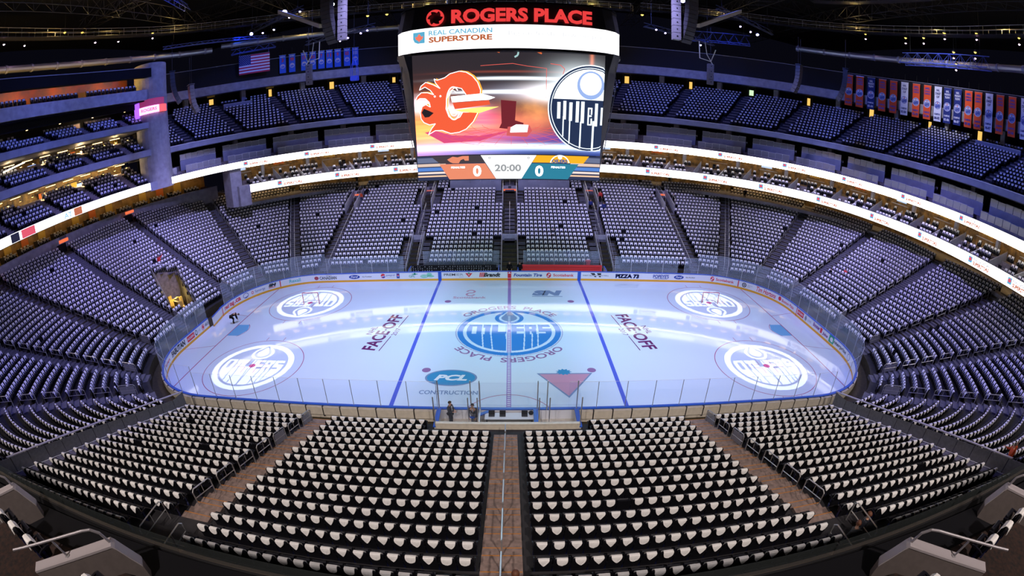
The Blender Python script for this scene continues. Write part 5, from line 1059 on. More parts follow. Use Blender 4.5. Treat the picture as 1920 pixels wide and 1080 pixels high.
def screen_face(nm, sgn):
    """sgn -1 = face towards the near stand, +1 = the far one"""
    def P(U, V, o=0): x = (-1+2*U)*(5.76+.10*V); z = 15.36+6.58*V; y = 6.42+.55*V+.10+o; return (x*(-sgn), y*sgn, z-SO.z) if sgn > 0 else (x, -y, z-SO.z)
    q = MB(); q.quad([P(0, 0), P(1, 0), P(1, 1), P(0, 1)], PIC); q.build('main_screen', sb).data.uv_layers.new(name='uv').data.foreach_set('uv', [0, 0, 1, 0, 1, 1, 0, 1])
    c = lambda u, v: ((u-165)/1545, (291-(120+v/4.3636))/186)
    f = lambda o: (lambda u, v: P(*c(u, v), o))
    C_ = [(708, 300), (712, 240), (690, 180), (650, 130), (600, 98), (545, 88), (470, 105), (425, 135), (365, 152), (340, 140), (348, 170), (385, 217), (330, 185), (270, 163), (230, 190), (215, 222), (262, 200), (305, 228), (332, 264), (280, 245), (230, 243), (195, 270), (175, 312), (215, 288), (262, 292), (292, 322), (300, 360), (262, 338), (232, 352), (214, 400), (218, 450), (240, 480), (285, 500), (335, 493), (302, 530), (272, 578), (330, 548), (390, 548), (460, 575), (530, 567), (590, 543), (650, 485), (690, 412), (565, 410), (540, 448), (490, 467), (450, 442), (428, 380), (435, 310), (465, 245), (510, 212), (560, 225), (592, 268), (600, 300)]
    q = MB(); q.poly([(u+16, v-6) for u, v in C_], FO, f(.02)); q.poly(C_, FC, f(.04))
    for i in range(len(C_)):
        a, b = C_[i], C_[(i+1) % len(C_)]; n = Vector((-(b[1]-a[1]), b[0]-a[0])); n = n/max(n.length, 1)*2.4; q.poly([(a[0]-n.x, a[1]-n.y), (b[0]-n.x, b[1]-n.y), (b[0]+n.x, b[1]+n.y), (a[0]+n.x, a[1]+n.y)], FW, f(.06))
    for u in (340, 386): q.poly([(u+8*math.cos(t), 278+8*math.sin(t)) for t in np.linspace(0, 6, 9)], FW, f(.06))
    fl = [(225, 400), (245, 370), (285, 388), (325, 408), (285, 438), (250, 440)]; q.poly(fl, DK, f(.06))
    q.poly([(485, 335), (780, 322), (790, 355), (640, 372), (500, 385)], E_('beam', (1, .12, .05), .9), f(.06)); q.poly([(470, 285), (720, 268), (830, 300), (780, 318), (480, 330)], FW, f(.065)); q.poly([(500, 392), (720, 375), (860, 372), (700, 420), (560, 408)], E_('amber', (1, .65, .15), 1.8), f(.065))
    GLW = E_('coreglow', (1.0, .9, .85), 2.0)
    for r1, r2 in ((58, 128), (40, 100)):
        P_ = [(492+r1*math.cos(t), 338+r2*math.sin(t)) for t in np.linspace(.22*PI, 1.72*PI, 26)]
        for a, b in zip(P_[:-1], P_[1:]):
            n = Vector((-(b[1]-a[1]), b[0]-a[0])); n = n/max(n.length, 1)*(5 if r1 == 58 else 2.5); q.poly([(a[0]-n.x, a[1]-n.y), (b[0]-n.x, b[1]-n.y), (b[0]+n.x, b[1]+n.y), (a[0]+n.x, a[1]+n.y)], GLW, f(.055))
    q.poly([(240, 560), (330, 548), (470, 590), (700, 600), (960, 560), (700, 640), (400, 650)], E_('pinkfloor', (.95, .10, .28), .8), f(.012))
    q.build('flaming_letter_picture', sb)
    q = MB(); cx, cy_, rr = 1600, 372, 345
    circ = lambda r: [(min(1709, cx+r*math.cos(t)), cy_+r*math.sin(t)) for t in np.linspace(0, 2*PI, 60)[:-1] if cy_+r*math.sin(t) < 712]
    q.poly(circ(345), WB, f(.03)); q.poly(circ(336), NV, f(.04)); q.poly(circ(322), WB, f(.05)); q.poly(circ(316), NV, f(.055))
    top = [(min(1709, cx+308*math.cos(t)), cy_+308*math.sin(t)) for t in np.linspace(PI*1.07, PI*2, 24)]; q.poly([(1300, 305)]+top+[(1709, 305)], E_('blown', (.9, .96, 1), 1.9), f(.06))
    q.poly([(min(1709, 1600+112*math.cos(t)), 190+112*math.sin(t)) for t in np.linspace(0, 2*PI, 30)[:-1]], E_('dropblue', (.35, .5, .9), 1.0), f(.065)); q.poly([(1600+88*math.cos(t), 180+88*math.sin(t)) for t in np.linspace(0, 2*PI, 30)[:-1]], FW, f(.07))
    for u, a, b, w_ in ((1345, 330, 460, 13), (1393, 320, 465, 12), (1384, 440, 600, 5), (1443, 330, 475, 13), (1438, 460, 655, 5), (1498, 320, 485, 13), (1541, 320, 490, 14), (1529, 480, 690, 6), (1590, 370, 500, 6), (1616, 370, 420, 6), (1616, 450, 500, 6), (1603, 365, 377, 18), (1603, 495, 505, 18), (1603, 425, 437, 15), (1655, 330, 510, 12), (1634, 470, 705, 8), (1700, 360, 500, 8)): q.poly([(u-w_, a), (u+w_, a), (u+w_, b), (u-w_, b)], WB, f(.075))
    q.build('round_crest_picture', sb)
    q = MB()
    def line(pts, w_, m, o):
        for a, b in zip(pts[:-1], pts[1:]):
            n = Vector((-(b[1]-a[1]), b[0]-a[0])); n = n/max(n.length, 1e-6)*w_; q.poly([(a[0]-n.x, a[1]-n.y), (b[0]-n.x, b[1]-n.y), (b[0]+n.x, b[1]+n.y), (a[0]+n.x, a[1]+n.y)], m, f(o))
    for k, (rx, ry) in enumerate(((240, 55), (330, 85), (430, 118), (540, 150), (650, 178))): line([(960+rx*math.cos(t), 510+ry*math.sin(t)) for t in np.linspace(.02*PI, .98*PI, 26) if 300 < 960+rx*math.cos(t) < 1420 and 510+ry*math.sin(t) < 690], 1.3, REDG, .02)
    for k in range(13): t = PI*(.06+.88*k/12); line([(960+200*math.cos(t), 530+40*math.sin(t)), (max(200, min(1420, 960+620*math.cos(t))), 510+170*math.sin(t))], 1.3, REDG, .02)
    q.poly([(875, 320), (1000, 330), (990, 480), (1060, 500), (1050, 560), (860, 540), (880, 500)], E_('maroon', (.18, .02, .03), 1), f(.022)); q.poly([(930, 530), (1110, 520), (1130, 560), (1090, 610), (920, 600)], E_('plinth', (.7, .12, .12), 1), f(.026)); q.poly([(955, 535), (1000, 512), (1100, 515), (1090, 572), (950, 575)], FW, f(.03))
    line([(715, 50), (850, 42), (970, 35), (1090, 55), (1240, 70), (1240, 300)], 2, REDG, .02); line([(1270, 32), (1350, 40), (1385, 70), (1370, 120)], 2.5, REDG, .02); line([(1065, -65), (1130, -75), (1200, -45)], 6, E_('ember', (1, .2, .06), .8), .02); line([(850, -60), (868, -55)], 7, E_('ember', (1, .2, .06), .8), .02); line([(985, -15), (1010, -30), (1015, -55)], 7, E_('aqua', (.5, .8, .8), .8), .02)
    q.build('grid_floor_picture', sb)
    # lower score strip
    def S(U, V, o=0): x = -5.80+11.6*U; z = 13.74+1.56*V; y = 6.30+.10+.08*V+o; return (-x, y, z-SO.z) if sgn > 0 else (x, -y, z-SO.z)
    c = lambda u, v: ((u-185)/1500, 1-(v-748)/197); g = lambda o: (lambda u, v: S(*c(u, v), o))
    q = MB(); q.poly([(185, 748), (1685, 748), (1685, 945), (185, 945)], E_('stripdark', (.03, .04, .10), 1), g(0)); 
    for v0, v1, cl_ in ((760, 800, (.15, .18, .3)), (808, 832, (.8, .6, .5)), (840, 868, (.1, .25, .7)), (876, 893, (.9, .75, .7)), (905, 918, (.9, .6, .4))):
        q.poly([(188, v0), (420, v0), (430, v1), (188, v1)], E_('stripe%d' % v0, cl_, 1), g(.01)); q.poly([(1440, v0), (1682, v0), (1682, v1), (1430, v1)], E_('stripe%d' % v0, cl_, 1), g(.01))
    q.poly([(300, 748), (710, 748), (745, 810), (375, 810)], E_('charcoal', (.06, .05, .06), 1), g(.02)); q.poly([(370, 815), (745, 815), (830, 942), (450, 942)], E_('coral', (1.0, .32, .18), .85), g(.02)); q.poly([(708, 748), (1160, 748), (1040, 942), (832, 942)], E_('scorewhite', (1, 1, 1), 1.2), g(.02))
    q.poly([(1162, 748), (1590, 748), (1545, 808), (1125, 808)], E_('gold', (1.0, .50, .02), .95), g(.02)); q.poly([(1120, 815), (1505, 815), (1420, 942), (1040, 942)], E_('petrol', (.03, .25, .38), .9), g(.02))
    put_text(q, '0', FW, 645, 712, 922, 832, g(.03), .035); put_text(q, '0', FW, 1150, 1217, 922, 832, g(.03), .035); put_text(q, '20:00', E_('greytext', (.42, .44, .46), .8), 822, 1036, 882, 824, g(.03), .03)
    put_text(q, 'PENALTIES', FW, 466, 580, 852, 836, g(.03), .03); put_text(q, 'PENALTIES', FW, 1281, 1396, 852, 836, g(.03), .03); put_text(q, '0', E_('greytext', (.42, .44, .46), .8), 772, 790, 780, 760, g(.03)); put_text(q, '0', E_('greytext', (.42, .44, .46), .8), 1086, 1104, 780, 760, g(.03)); put_text(q, '1 PER', E_('pale', (.85, .85, .9), .95), 890, 965, 780, 760, g(.03))
    q.poly([(435, 778), (480, 755), (520, 762), (560, 752), (612, 752), (612, 790), (580, 790), (570, 775), (545, 785), (530, 810), (480, 808), (460, 800)], E_('coral', (1.0, .32, .18), .85), g(.03))
    q.poly([(1350+82*math.cos(t), 825+82*math.sin(t)) for t in np.linspace(PI*1.07, PI*1.93, 20)], WB, g(.03)); q.poly([(1350+74*math.cos(t), 825+74*math.sin(t)) for t in np.linspace(PI*1.08, PI*1.92, 20)], E_('gold', (1.0, .50, .02), .95), g(.035)); put_text(q, 'OILERS', E_('teamblue', (.04, .1, .35), 1), 1285, 1412, 808, 780, g(.04), .04); q.poly([(1335, 752), (1368, 752), (1368, 770), (1352, 782), (1335, 770)], WB, g(.04))
    q.build('score_screen', sb)
screen_face('near', -1); screen_face('far', 1)
q = MB()
for sx in (-1, 1): q.quad([Vector((sx*(6.12+.5*v), -4.8+9.6*u, 15.75+6.0*v))-SO for u, v in ((0, 0), (1, 0), (1, 1), (0, 1))], E_('side_picture', (.6, .25, .3), 1))
q.build('side_screen', sb)
q = MB(); q.quad([Vector((x, y, 13.64))-SO for x, y in ((-4, -4), (4, -4), (4, 4), (-4, 4))], emis('underside_fill', (.35, .8, 1.0), 8.0)); q.build('underside_fill', sb)  # added glowing sheet, facing down unseen, to brighten the centre ice
q = MB()
for x in (-4, 4):
    for y in (-4, 4): q.tube([Vector((x, y, 25.1))-SO, Vector((x*.6, y*.6, 44))-SO], .06, DARK, 6)
for k in range(8): a = R(45*k+20); q.tube([Vector((4.6*math.cos(a), 4.6*math.sin(a), 25.1))-SO, Vector((4.6*math.cos(a+.5), 4.6*math.sin(a+.5), 27.2))-SO, Vector((4.6*math.cos(a+.78), 4.6*math.sin(a+.78), 25.1))-SO], .06, DARK, 5)
q.build('suspension', sb)

# ---------------------------------------------------------------- roof gear
def truss(name, a, b, label, cat='truss', w_=.9, m=DARK, blue=False, n=None):
    a, b = Vector(a), Vector(b); t = empty(name, tuple(a), label, cat); e = b-a; ln = e.length; n = n or max(3, int(ln/1.6)); d = e.normalized(); s_ = d.cross(Vector((0, 0, 1))).normalized()*w_/2; u = Vector((0, 0, w_))
    q = MB(); [q.tube([o, e+o], .055, m, 5) for o in (s_, -s_, u*1)]; q.build('chord', t)
    q = MB()
    for k in range(n):
        p0, p1 = e*(k/n), e*((k+1)/n); q.tube([p0+s_, p1-s_], .03, m, 4); q.tube([p0+s_, (p0+p1)/2+u, p1+s_], .03, m, 4); q.tube([p0-s_, (p0+p1)/2+u, p1-s_], .03, m, 4)
    q.build('lattice', t)
    q = MB(); [q.tube([e*f+u, e*f+Vector((0, 0, 44-(a+e*f).z))], .02, DARK, 4) for f in (.1, .9)]; q.build('hanger', t); return t
tn = 0
for x in (-46, -34, -22, -10, 10, 22, 34, 46):
    truss('roof_truss', (x, -20, 37.5), (x, 55, 37.5), '%s long dark roof truss from the left' % ORD[tn], w_=2.2, n=26); tn += 1
for y in (12, 30, 46): truss('roof_truss', (-60, y, 39.8), (60, y, 39.8), '%s cross roof truss behind the scoreboard' % ORD[(12, 30, 46).index(y)], w_=2.0, n=40)
BLS = mat('blue_lit_steel', (.10, .15, .6), .5); ALU = mat('duct_metal', (.50, .52, .56), .35, .8)  # blue light on the rigs is put into this steel's base colour
# ducts and catwalks following the bowl
def duct(a0, a1, off, z, r, label):
    t = empty('air_duct', tuple(rp((a0+a1)/2, off, z)), label, 'duct', 'air ducts'); o = t.location; q = MB(); q.tube([rp(a, off, z)-o for a in amesh(a0, a1, 2)], r, ALU, 10); q.build('pipe', t)
    q = MB()
    for a in np.arange(a0+1, a1, 4.5): q.tube([rp(a, off, z)-o, rp(a+.35, off, z)-o], r+.06, LEDGE, 10)
    q.build('joint_collar', t)
duct(150, 214, 5.5, 32.6, .42, 'silver air duct curving above the left end stand'); duct(-28, 32, 5.5, 32.6, .42, 'dull air duct curving above the right end stand'); duct(100, 148, 6.5, 33.2, .40, 'air duct above the far left stand')
def catwalk(a0, a1, off, z, label):
    t = empty('catwalk', tuple(rp((a0+a1)/2, off, z)), label, 'catwalk', 'catwalks'); o = t.location; q = MB(); q.sweep([[rp(a, off-.6, z)-o, rp(a, off-.6, z+.08)-o, rp(a, off+.6, z+.08)-o, rp(a, off+.6, z)-o] for a in amesh(a0, a1, 2)], None, DARK); q.build('deck', t)
    q = MB()
    for s_ in (-.6, .6):
        for h in (.5, 1.05): q.tube([rp(a, off+s_, z+h)-o for a in amesh(a0, a1, 2)], .03, STEEL, 4)
        for a in np.arange(a0, a1, 2.4): q.tube([rp(a, off+s_, z)-o, rp(a, off+s_, z+1.05)-o], .025, STEEL, 4)
    q.build('guard_rail', t)
catwalk(62, 214, 3.5, 35.4, 'long dark catwalk above the far left and left end stands'); catwalk(-28, 60, 3.5, 35.6, 'long dark catwalk above the far and right stands'); catwalk(-20, 25, -2, 38.2, 'upper catwalk above the right end')
def worklamp(p, label, m=PINKL, sz=.11):
    t = empty('work_lamp', p, label, 'lamp', 'catwalk lamps'); q = MB(); q.lathe([(sz*.5, sz*1.6), (sz*1.5, .1), (sz*1.6, 0)], (0, 0, 0), DARK, 8); q.tube([(0, 0, .1), (0, 0, 44-p[2])], .012, DARK, 4); q.build('lamp_shade', t); q = MB(); q.lathe([(.01, -sz), (sz*.9, -sz*.5), (sz*1.1, 0), (.01, .02)], (0, 0, 0), m, 8); q.build('bulb', t)
for i, p in enumerate(((-50.2, -7.8, 35), (-50.4, -4.6, 34.8), (-50.4, 1.8, 35.6), (-50.2, 4.7, 35.6), (-49.8, 6.8, 34.9), (-49.1, 10.6, 34.9), (-47.3, 15.9, 35.1))): worklamp(p, '%s pink-white catwalk lamp from the left, above the left end stand' % ORD[i]); worklamp((p[0], p[1], p[2]+.75), '%s amber catwalk lamp from the left, above the left end stand' % ORD[i], mat('amber_glow', (.1, .1, .1), .5, emit=(1, .7, .12), estr=3), .16)
for i, p in enumerate(((47.2, 16.2, 34.9), (49.2, 9.9, 34.6), (49.8, 7.0, 34.7), (50.3, 3.6, 35.4), (50.5, -1.6, 35.4), (50.1, -8.3, 34.9), (50.4, 2.2, 33), (50.5, -1.3, 33.1), (50.4, 1.8, 31.5))): worklamp(p, '%s pink-white catwalk lamp from the far side, above the right end stand' % ORD[i]); worklamp((p[0], p[1], p[2]+.75), '%s amber catwalk lamp from the far side, above the right end stand' % ORD[i], MATS['amber_glow'], .16)
for i, (u, v) in enumerate(((700, 22), (735, 25), (905, 12), (1015, 14), (1225, 40), (1290, 45))):
    a = [122, 118, 95, 85, 60, 53][i]; p = rp(a, 4, 35.0); worklamp(tuple(p), '%s amber lamp from the left on the far catwalk' % ORD[i], MATS['amber_glow'], .2)
for x, y, z in ((-50, 0, 36.6), (-49, 9, 36.6), (-44, 18, 36.6), (-30, 30, 37), (-12, 34, 37), (12, 34, 37), (30, 30, 37), (46, 17, 36.6), (50, 5, 36.6), (50, -6, 36.6)):
    pl = bpy.data.lights.new('catwalk_fill', 'POINT'); pl.energy = 260; pl.color = (1, .68, .2); pl.shadow_soft_size = .1; po = bpy.data.objects.new('catwalk_fill', pl); C.objects.link(po); po.location = (x, y, z)  # added point lamps without fixtures that lift the dark catwalks
# stage lights: bright heads on trusses
def head(p, aim, label, m, r=.22):
    t = empty('stage_light', p, label, 'stage light', 'stage lights'); d = Vector(aim)-Vector(p); t.rotation_euler = d.to_track_quat('-Z', 'Y').to_euler(); q = MB(); q.lathe([(r*.5, r*2.4), (r*.95, r*1.6), (r*1.05, 0)], (0, 0, .02), BLACK, 12); q.build('housing', t); q = MB(); q.lathe([(.01, -r*.25), (r*.6, -r*.18), (r*.92, 0), (.01, .02)], (0, 0, 0), m, 12); q.build('lens', t); q = MB(); q.tube([(-r*1.3, 0, r), (-r*1.3, 0, r*3), (r*1.3, 0, r*3), (r*1.3, 0, r)], r*.12, DARK, 5); q.build('yoke', t)
VL = emis('violet_lens', (.45, .35, 1.0), 26); BLN = emis('blue_lens', (.30, .30, 1.0), 30)
sl = [((-26.5, 17, 33.3), BLN, .34), ((-31.5, 17.5, 31.6), BLN, .22), ((-30.2, 18.2, 31.5), VL, .13), ((-29.0, 19.0, 31.8), VL, .13), ((-25.8, 20, 33.8), VL, .13), ((-27.3, 20, 33.3), VL, .13), ((-17.0, 8.5, 30.6), WHL, .22), ((-18.3, 22, 29.9), VL, .12), ((-17.5, 22.2, 30.2), VL, .12), ((-21.0, 21.8, 29.2), VL, .12), ((-20.0, 22, 29.5), VL, .12),
      ((16.6, 8.5, 30.9), BLN, .26), ((18.0, 22, 30.3), VL, .12), ((19.2, 22, 30.0), VL, .12), ((22.5, 22, 29.4), VL, .12), ((24.0, 22, 29.1), BLN, .12), ((28.0, 18.5, 31.9), VL, .13), ((29.3, 18.2, 31.4), VL, .13), ((30.2, 18.0, 31.2), BLN, .2), ((26.5, 18.5, 33.0), BLN, .13)]
for i, (p, m, r) in enumerate(sl): head(p, (p[0]*.3, -30, 14) if r > .2 else (p[0]*.8, -10, 0), '%s %s stage light, %s roof rig' % (ORD[i % 11], 'large blue-white' if r > .25 else 'small violet', 'left' if p[0] < 0 else 'right'), m, r)
for sx, nm in ((-1, 'left'), (1, 'right')):
    truss('lighting_truss', (sx*16.5, 22.3, 30.6), (sx*26, 22.3, 29.5) if sx < 0 else (26, 22.3, 29.4), 'small lighting truss with violet lamps beside the hanging speakers, %s' % nm, w_=.5)
    truss('lighting_truss', (sx*25.5, 20.4, 34.2), (sx*33, 18.8, 31.9), 'sloping lighting truss of the %s roof rig' % nm, w_=.5)
    # long pale panels leading to the hanging speakers
    t = empty('duct_panel', (sx*22.5, 13, 31), 'long pale sloping duct panel between roof rig and speakers, %s' % nm, 'duct'); o = t.location
    pts = [Vector((sx*27.2, 16.5, 33.3)), Vector((sx*22.4, 13, 30.6)), Vector((sx*18.8, 9.5, 28.6))]; q = MB(); q.sweep([[p-o+Vector((0, 0, -.1)), p-o+Vector((0, .9, .1)), p-o+Vector((0, 1.0, .5)), p-o+Vector((0, 0, .35))] for p in pts], None, mat('pale_duct', (.55, .55, .50), .5)); q.build('panel', t)
# line-array speakers
def linearray(p, label, n=9, sx=1, scale=1.0, rz=0):
    t = empty('line_array_speaker', p, label, 'speaker', 'line array speakers', rz); q = MB(); ang = 0; y = 0; z = 0
    for k in range(n):
        ang = R(2+ (k/n)**1.6*38); h = .42*scale; q = MB(); q.box((0, y, z-h/2), (1.25*scale, .55*scale, h*.94), mat('speaker_box', (.05, .05, .06), .5), 0, ang); q.build('cabinet', t); z -= h*math.cos(ang*.9); y += h*math.sin(ang)
    q = MB(); q.box((0, 0, .1), (1.3*scale, .7*scale, .08), DARK); [q.tube([(x, 0, .12), (x, 0, 3.5)], .02, DARK, 4) for x in (-.5, .5)]; q.build('rigging', t)
def column(p, label, n=6, rz=0):
    t = empty('speaker_column', p, label, 'speaker', 'speaker columns', rz)
    for k in range(n): q = MB(); q.box((0, 0, -.35-k*.70), (.75, .6, .66), mat('speaker_grille', (.17, .16, .17), .6)); q.box((.0, -.31, -.35-k*.70), (.12, .02, .12), BLACK); q.build('cabinet', t)
    q = MB(); q.tube([(0, 0, 0), (0, 0, 5)], .02, DARK, 4); q.build('cable', t)
for sx, nm in ((-1, 'left'), (1, 'right')):
    linearray((sx*16.6, 6.0, 30.6), 'curved black line array speaker hanging beside the scoreboard, %s' % nm, 11, rz=R(25*sx)); column((sx*15.1, 6.2, 30.3), 'tall grey speaker column beside the curved array, %s' % nm, 6)
    linearray((sx*36.5, 7.5, 27.2) if sx < 0 else (36.2, 7.5, 27.4), 'dark curved line array in front of the %s stand' % ('left end' if sx < 0 else 'right end'), 9, rz=R(50*sx)); linearray((sx*35.3, 9.5, 25.4) if sx < 0 else (33.0, 12.5, 27.3), 'second dark curved line array near the %s' % ('corner pillar' if sx < 0 else 'orange banners'), 8, rz=R(40*sx))
    column((sx*25.2, 21.5, 26.7), 'small black speaker stack hanging before the upper stand, %s side' % ('far left' if sx < 0 else 'far right'), 4); q = MB(); q.tube([(0, 0, 0), (sx*.2, .3, -1.6), (sx*1.3, .2, -1.8), (sx*1.7, 0, -.6)], .05, WHITEP, 5); q.tube([(sx*.6, 0, 0), (sx*.8, 0, -1.2), (sx*1.4, 0, -2.1)], .04, WHITEP, 5); o = q.build('cable_loop'); o.location = (sx*17.3, 6.0, 26.3); tag(o, 'white cable loop dangling under the hanging speakers, %s' % nm, 'cable')
# blue-lit rigs and boxes
truss('blue_rig', (-41.5, 28.2, 31.8), (-35.5, 32, 32.2), 'blue-lit rig frame just above the striped flag', w_=.8, m=BLS); truss('blue_rig', (26.5, 34.0, 32.0), (35.0, 29.0, 32.0), 'blue-lit open rig with small lamps above the far right curtain', w_=1.5, m=BLS); truss('blue_rig', (50.5, -3.5, 31.9), (48.6, 10, 31.6), 'blue-lit rig above the orange and white banners', w_=1.5, m=BLS)
truss('blue_rig', (-47.5, 18.5, 33.6), (-36, 30, 33.6), 'long blue-lit beam left of the striped flag', w_=.4, m=BLS); truss('blue_rig', (-40, 5, 39.0), (-42.5, 18, 38.0), 'thick blue-lit beam high over the left end', w_=.9, m=BLS)
for i, (x, y) in enumerate(((-22.1, 23), )): t = empty('followspot_basket', (-21.0, 27.5, 25.4), 'blue-lit hanging basket beside the retired number banners', 'basket'); q = MB(); [q.tube([(a, b, -1.0), (a*.8, b*.8, .9), (0, 0, 2.2)], .04, BLS, 5) for a in (-.5, .5) for b in (-.4, .4)]; q.box((0, 0, -.8), (.95, .8, .7), BLS); q.build('cage', t); q = MB(); q.tube([(0, 0, 2.2), (0, 0, 9)], .02, DARK, 4); q.build('cable', t)
bl = bpy.data.lights
for p, aim in (((-39, 25, 35), (-38.5, 30, 31)), ((30, 26, 35), (31, 31, 31)), ((45, 2, 35), (50, 3, 31)), ((-36, 12, 34), (-41, 12, 39)), ((-19, 22, 30), (-21, 27.5, 25.5))): spot('rig_light', p, aim, 900, (.05, .15, 1.0), 70, .8, .2)
# gobo projectors: a slotted metal plate in front of each lamp throws the crest on the ice
def gobo_mask(x, y): return crest(x, y, False)
GR_ = raster(lambda x, y: 1 if (math.hypot(x*1.12, y*1.12) > 1.0 or not crest(x*1.12, y*1.12, False)) else 0, 190)
GM = mat('gobo_steel', (.02, .02, .02), .6)
for i, (sx, sy) in enumerate(((-1, -1), (1, -1), (-1, 1), (1, 1))):
    cx, cy_ = sx*21.03, sy*6.71; H = 33.0; px_, py_ = sx*19.5, (-2.2 if sy < 0 else .2); dist = .9
    t = empty('image_projector', (px_, py_, H), 'black image projector over the %s faceoff circle' % ['near left', 'near right', 'far left', 'far right'][i], 'projector', 'image projectors')
    q = MB(); q.lathe([(.20, -.95), (.22, -.9), (.22, .3), (.15, .5)], (0, 0, 0), BLACK, 16); 
    l = bpy.data.lights.new('projector_lamp', 'SPOT'); l.energy = 52000; l.color = (.92, .93, 1.0); l.shadow_soft_size = .0007; l.spot_blend = .02
    c = Vector((px_, py_, H)); dz = H-.02; hw = 3.72*1.12
    # plate lies in a horizontal plane so that the crest falls undistorted on the ice
    f = dist/dz; pcx, pcy = (cx-px_)*f, (cy_-py_)*f; q = MB(); rot = -1 if sy > 0 else 1
    for c_, x0, x1, y0, y1 in GR_:
        if c_: q.quad([(pcx+rot*x*hw*f, pcy+rot*y*hw*f, -dist) for x, y in ((x0, y0), (x1, y0), (x1, y1), (x0, y1))], GM)
    w2 = hw*f; 
    for a, b in (((-1.35, -1), (1, 1.35)),): pass
    for X0, X1, Y0, Y1 in ((-1.8, 1.8, 1, 1.8), (-1.8, 1.8, -1.8, -1), (-1.8, -1, -1, 1), (1, 1.8, -1, 1)): q.quad([(pcx+x*w2, pcy+y*w2, -dist) for x, y in ((X0, Y0), (X1, Y0), (X1, Y1), (X0, Y1))], GM)
    q.build('gobo_plate', t); q = MB(); q.box((0, 0, .45), (.5, .5, .5), BLACK); q.build('housing', t); q = MB(); q.tube([(0, 0, .6), (0, 0, 11)], .03, DARK, 4); q.build('hanger', t)
    lo = bpy.data.objects.new('projector_lamp', l); C.objects.link(lo); lo.location = c; d = Vector((cx, cy_, 0))-c; lo.rotation_euler = d.to_track_quat('-Z', 'Y').to_euler(); l.spot_size = 2*math.atan(hw*1.30/d.length)

# ---------------------------------------------------------------- banners and flag
LGB = raster(lambda x, y: crest(x, y, False), 34)
def banner(p, rz, w_, h_, col, label, grp, lines, crestcol, ring):
    t = empty('banner', p, label, 'banner', grp, rz); q = MB(); n = 6
    q.sweep([[(-w_/2, .03*math.sin(k*1.7), -h_*k/n), (w_/2, .03*math.sin(k*1.7+.6), -h_*k/n), (w_/2, .03*math.sin(k*1.7+.6)+.02, -h_*k/n), (-w_/2, .03*math.sin(k*1.7)+.02, -h_*k/n)] for k in range(n+1)], None, col); q.build('cloth', t)
    q = MB(); f = lambda u, v: (u*w_/2, -.05, v)
    for s_, m, yc, hh, ww in lines: put_text(q, s_, m, -ww, ww, yc-hh/2, yc+hh/2, lambda u, v: (u*w_/2, .075, v) if 0 else (-u*w_/2, .09, v), .03)
    cyy, rr = crestcol; q.poly([(rr*1.12*math.cos(a), cyy+rr*1.12*math.sin(a)) for a in np.linspace(0, 2*PI, 25)[:-1]], WHITEC, lambda u, v: (u, .075, v))
    for c_, x0, x1, y0, y1 in LGB:
        if c_: q.quad([(-x*rr, .09, cyy+y*rr) for x, y in ((x0, y0), (x1, y0), (x1, y1), (x0, y1))], ring if c_ != 3 else ORANGE)
    q.build('printed_crest', t); q = MB(); q.tube([(-w_/2-.05, .01, .02), (w_/2+.05, .01, .02)], .03, STEEL, 5); q.tube([(0, .01, .02), (0, .01, 1.2)], .012, DARK, 4); q.build('hanging_bar', t)
BR_ = [('o', 24.2), ('o', 22.3), ('n', 20.3), ('o', 18.3), ('o', 16.3), ('w', 14.3), ('o', 12.2), ('o', 10.2), ('w', 8.3), ('n', 6.6), ('n', 4.8), ('o', 2.9), ('o', 1.2), ('w', -.7), ('o', -2.6), ('o', -4.7), ('w', -6.8)]
for i, (k, a) in enumerate(BR_):
    n = rn(a); rz = math.atan2(n.y, n.x)-PI/2; p = rp(a, 8.4, 30.1); col = {'o': ORANGE, 'n': NAVY, 'w': WHITEC}[k]; tx = {'o': pm('banner_blue', (.03, .06, .35)), 'n': WHITEC, 'w': NAVY}[k]
    yr = {2: '83-84', 5: '83-84', 8: '84-85', 9: '85-86', 10: '86-87', 13: '86-87'}.get(i, '8%d-8%d' % (2+i % 6, 3+i % 6))
    top = {'o': [('CAMPBELL', -.45, .30, .7), ('CONFERENCE', -.85, .26, .8), ('CHAMPIONS', -1.2, .26, .8)], 'n': [('NHL', -.5, .3, .45), ('PRESIDENTS', -.9, .28, .8), ('TROPHY', -1.3, .3, .7)], 'w': [('NHL', -.5, .3, .45), ('STANLEY', -.95, .34, .75), ('CUP', -1.4, .3, .4)]}[k]
    banner(tuple(p), rz, 1.22, 4.7, col, '%s banner with round crest, %s from the left of the long right-hand row' % ({'o': 'orange', 'n': 'navy', 'w': 'white'}[k], ORD[i]), 'championship banners', [(s_, tx, y, h, w_) for s_, y, h, w_ in top]+[('CHAMPIONS', tx, -3.75, .26, .8), (yr, tx, -4.25, .34, .75)], (-2.55, .52), pm('banner_blue', (.03, .06, .35)))
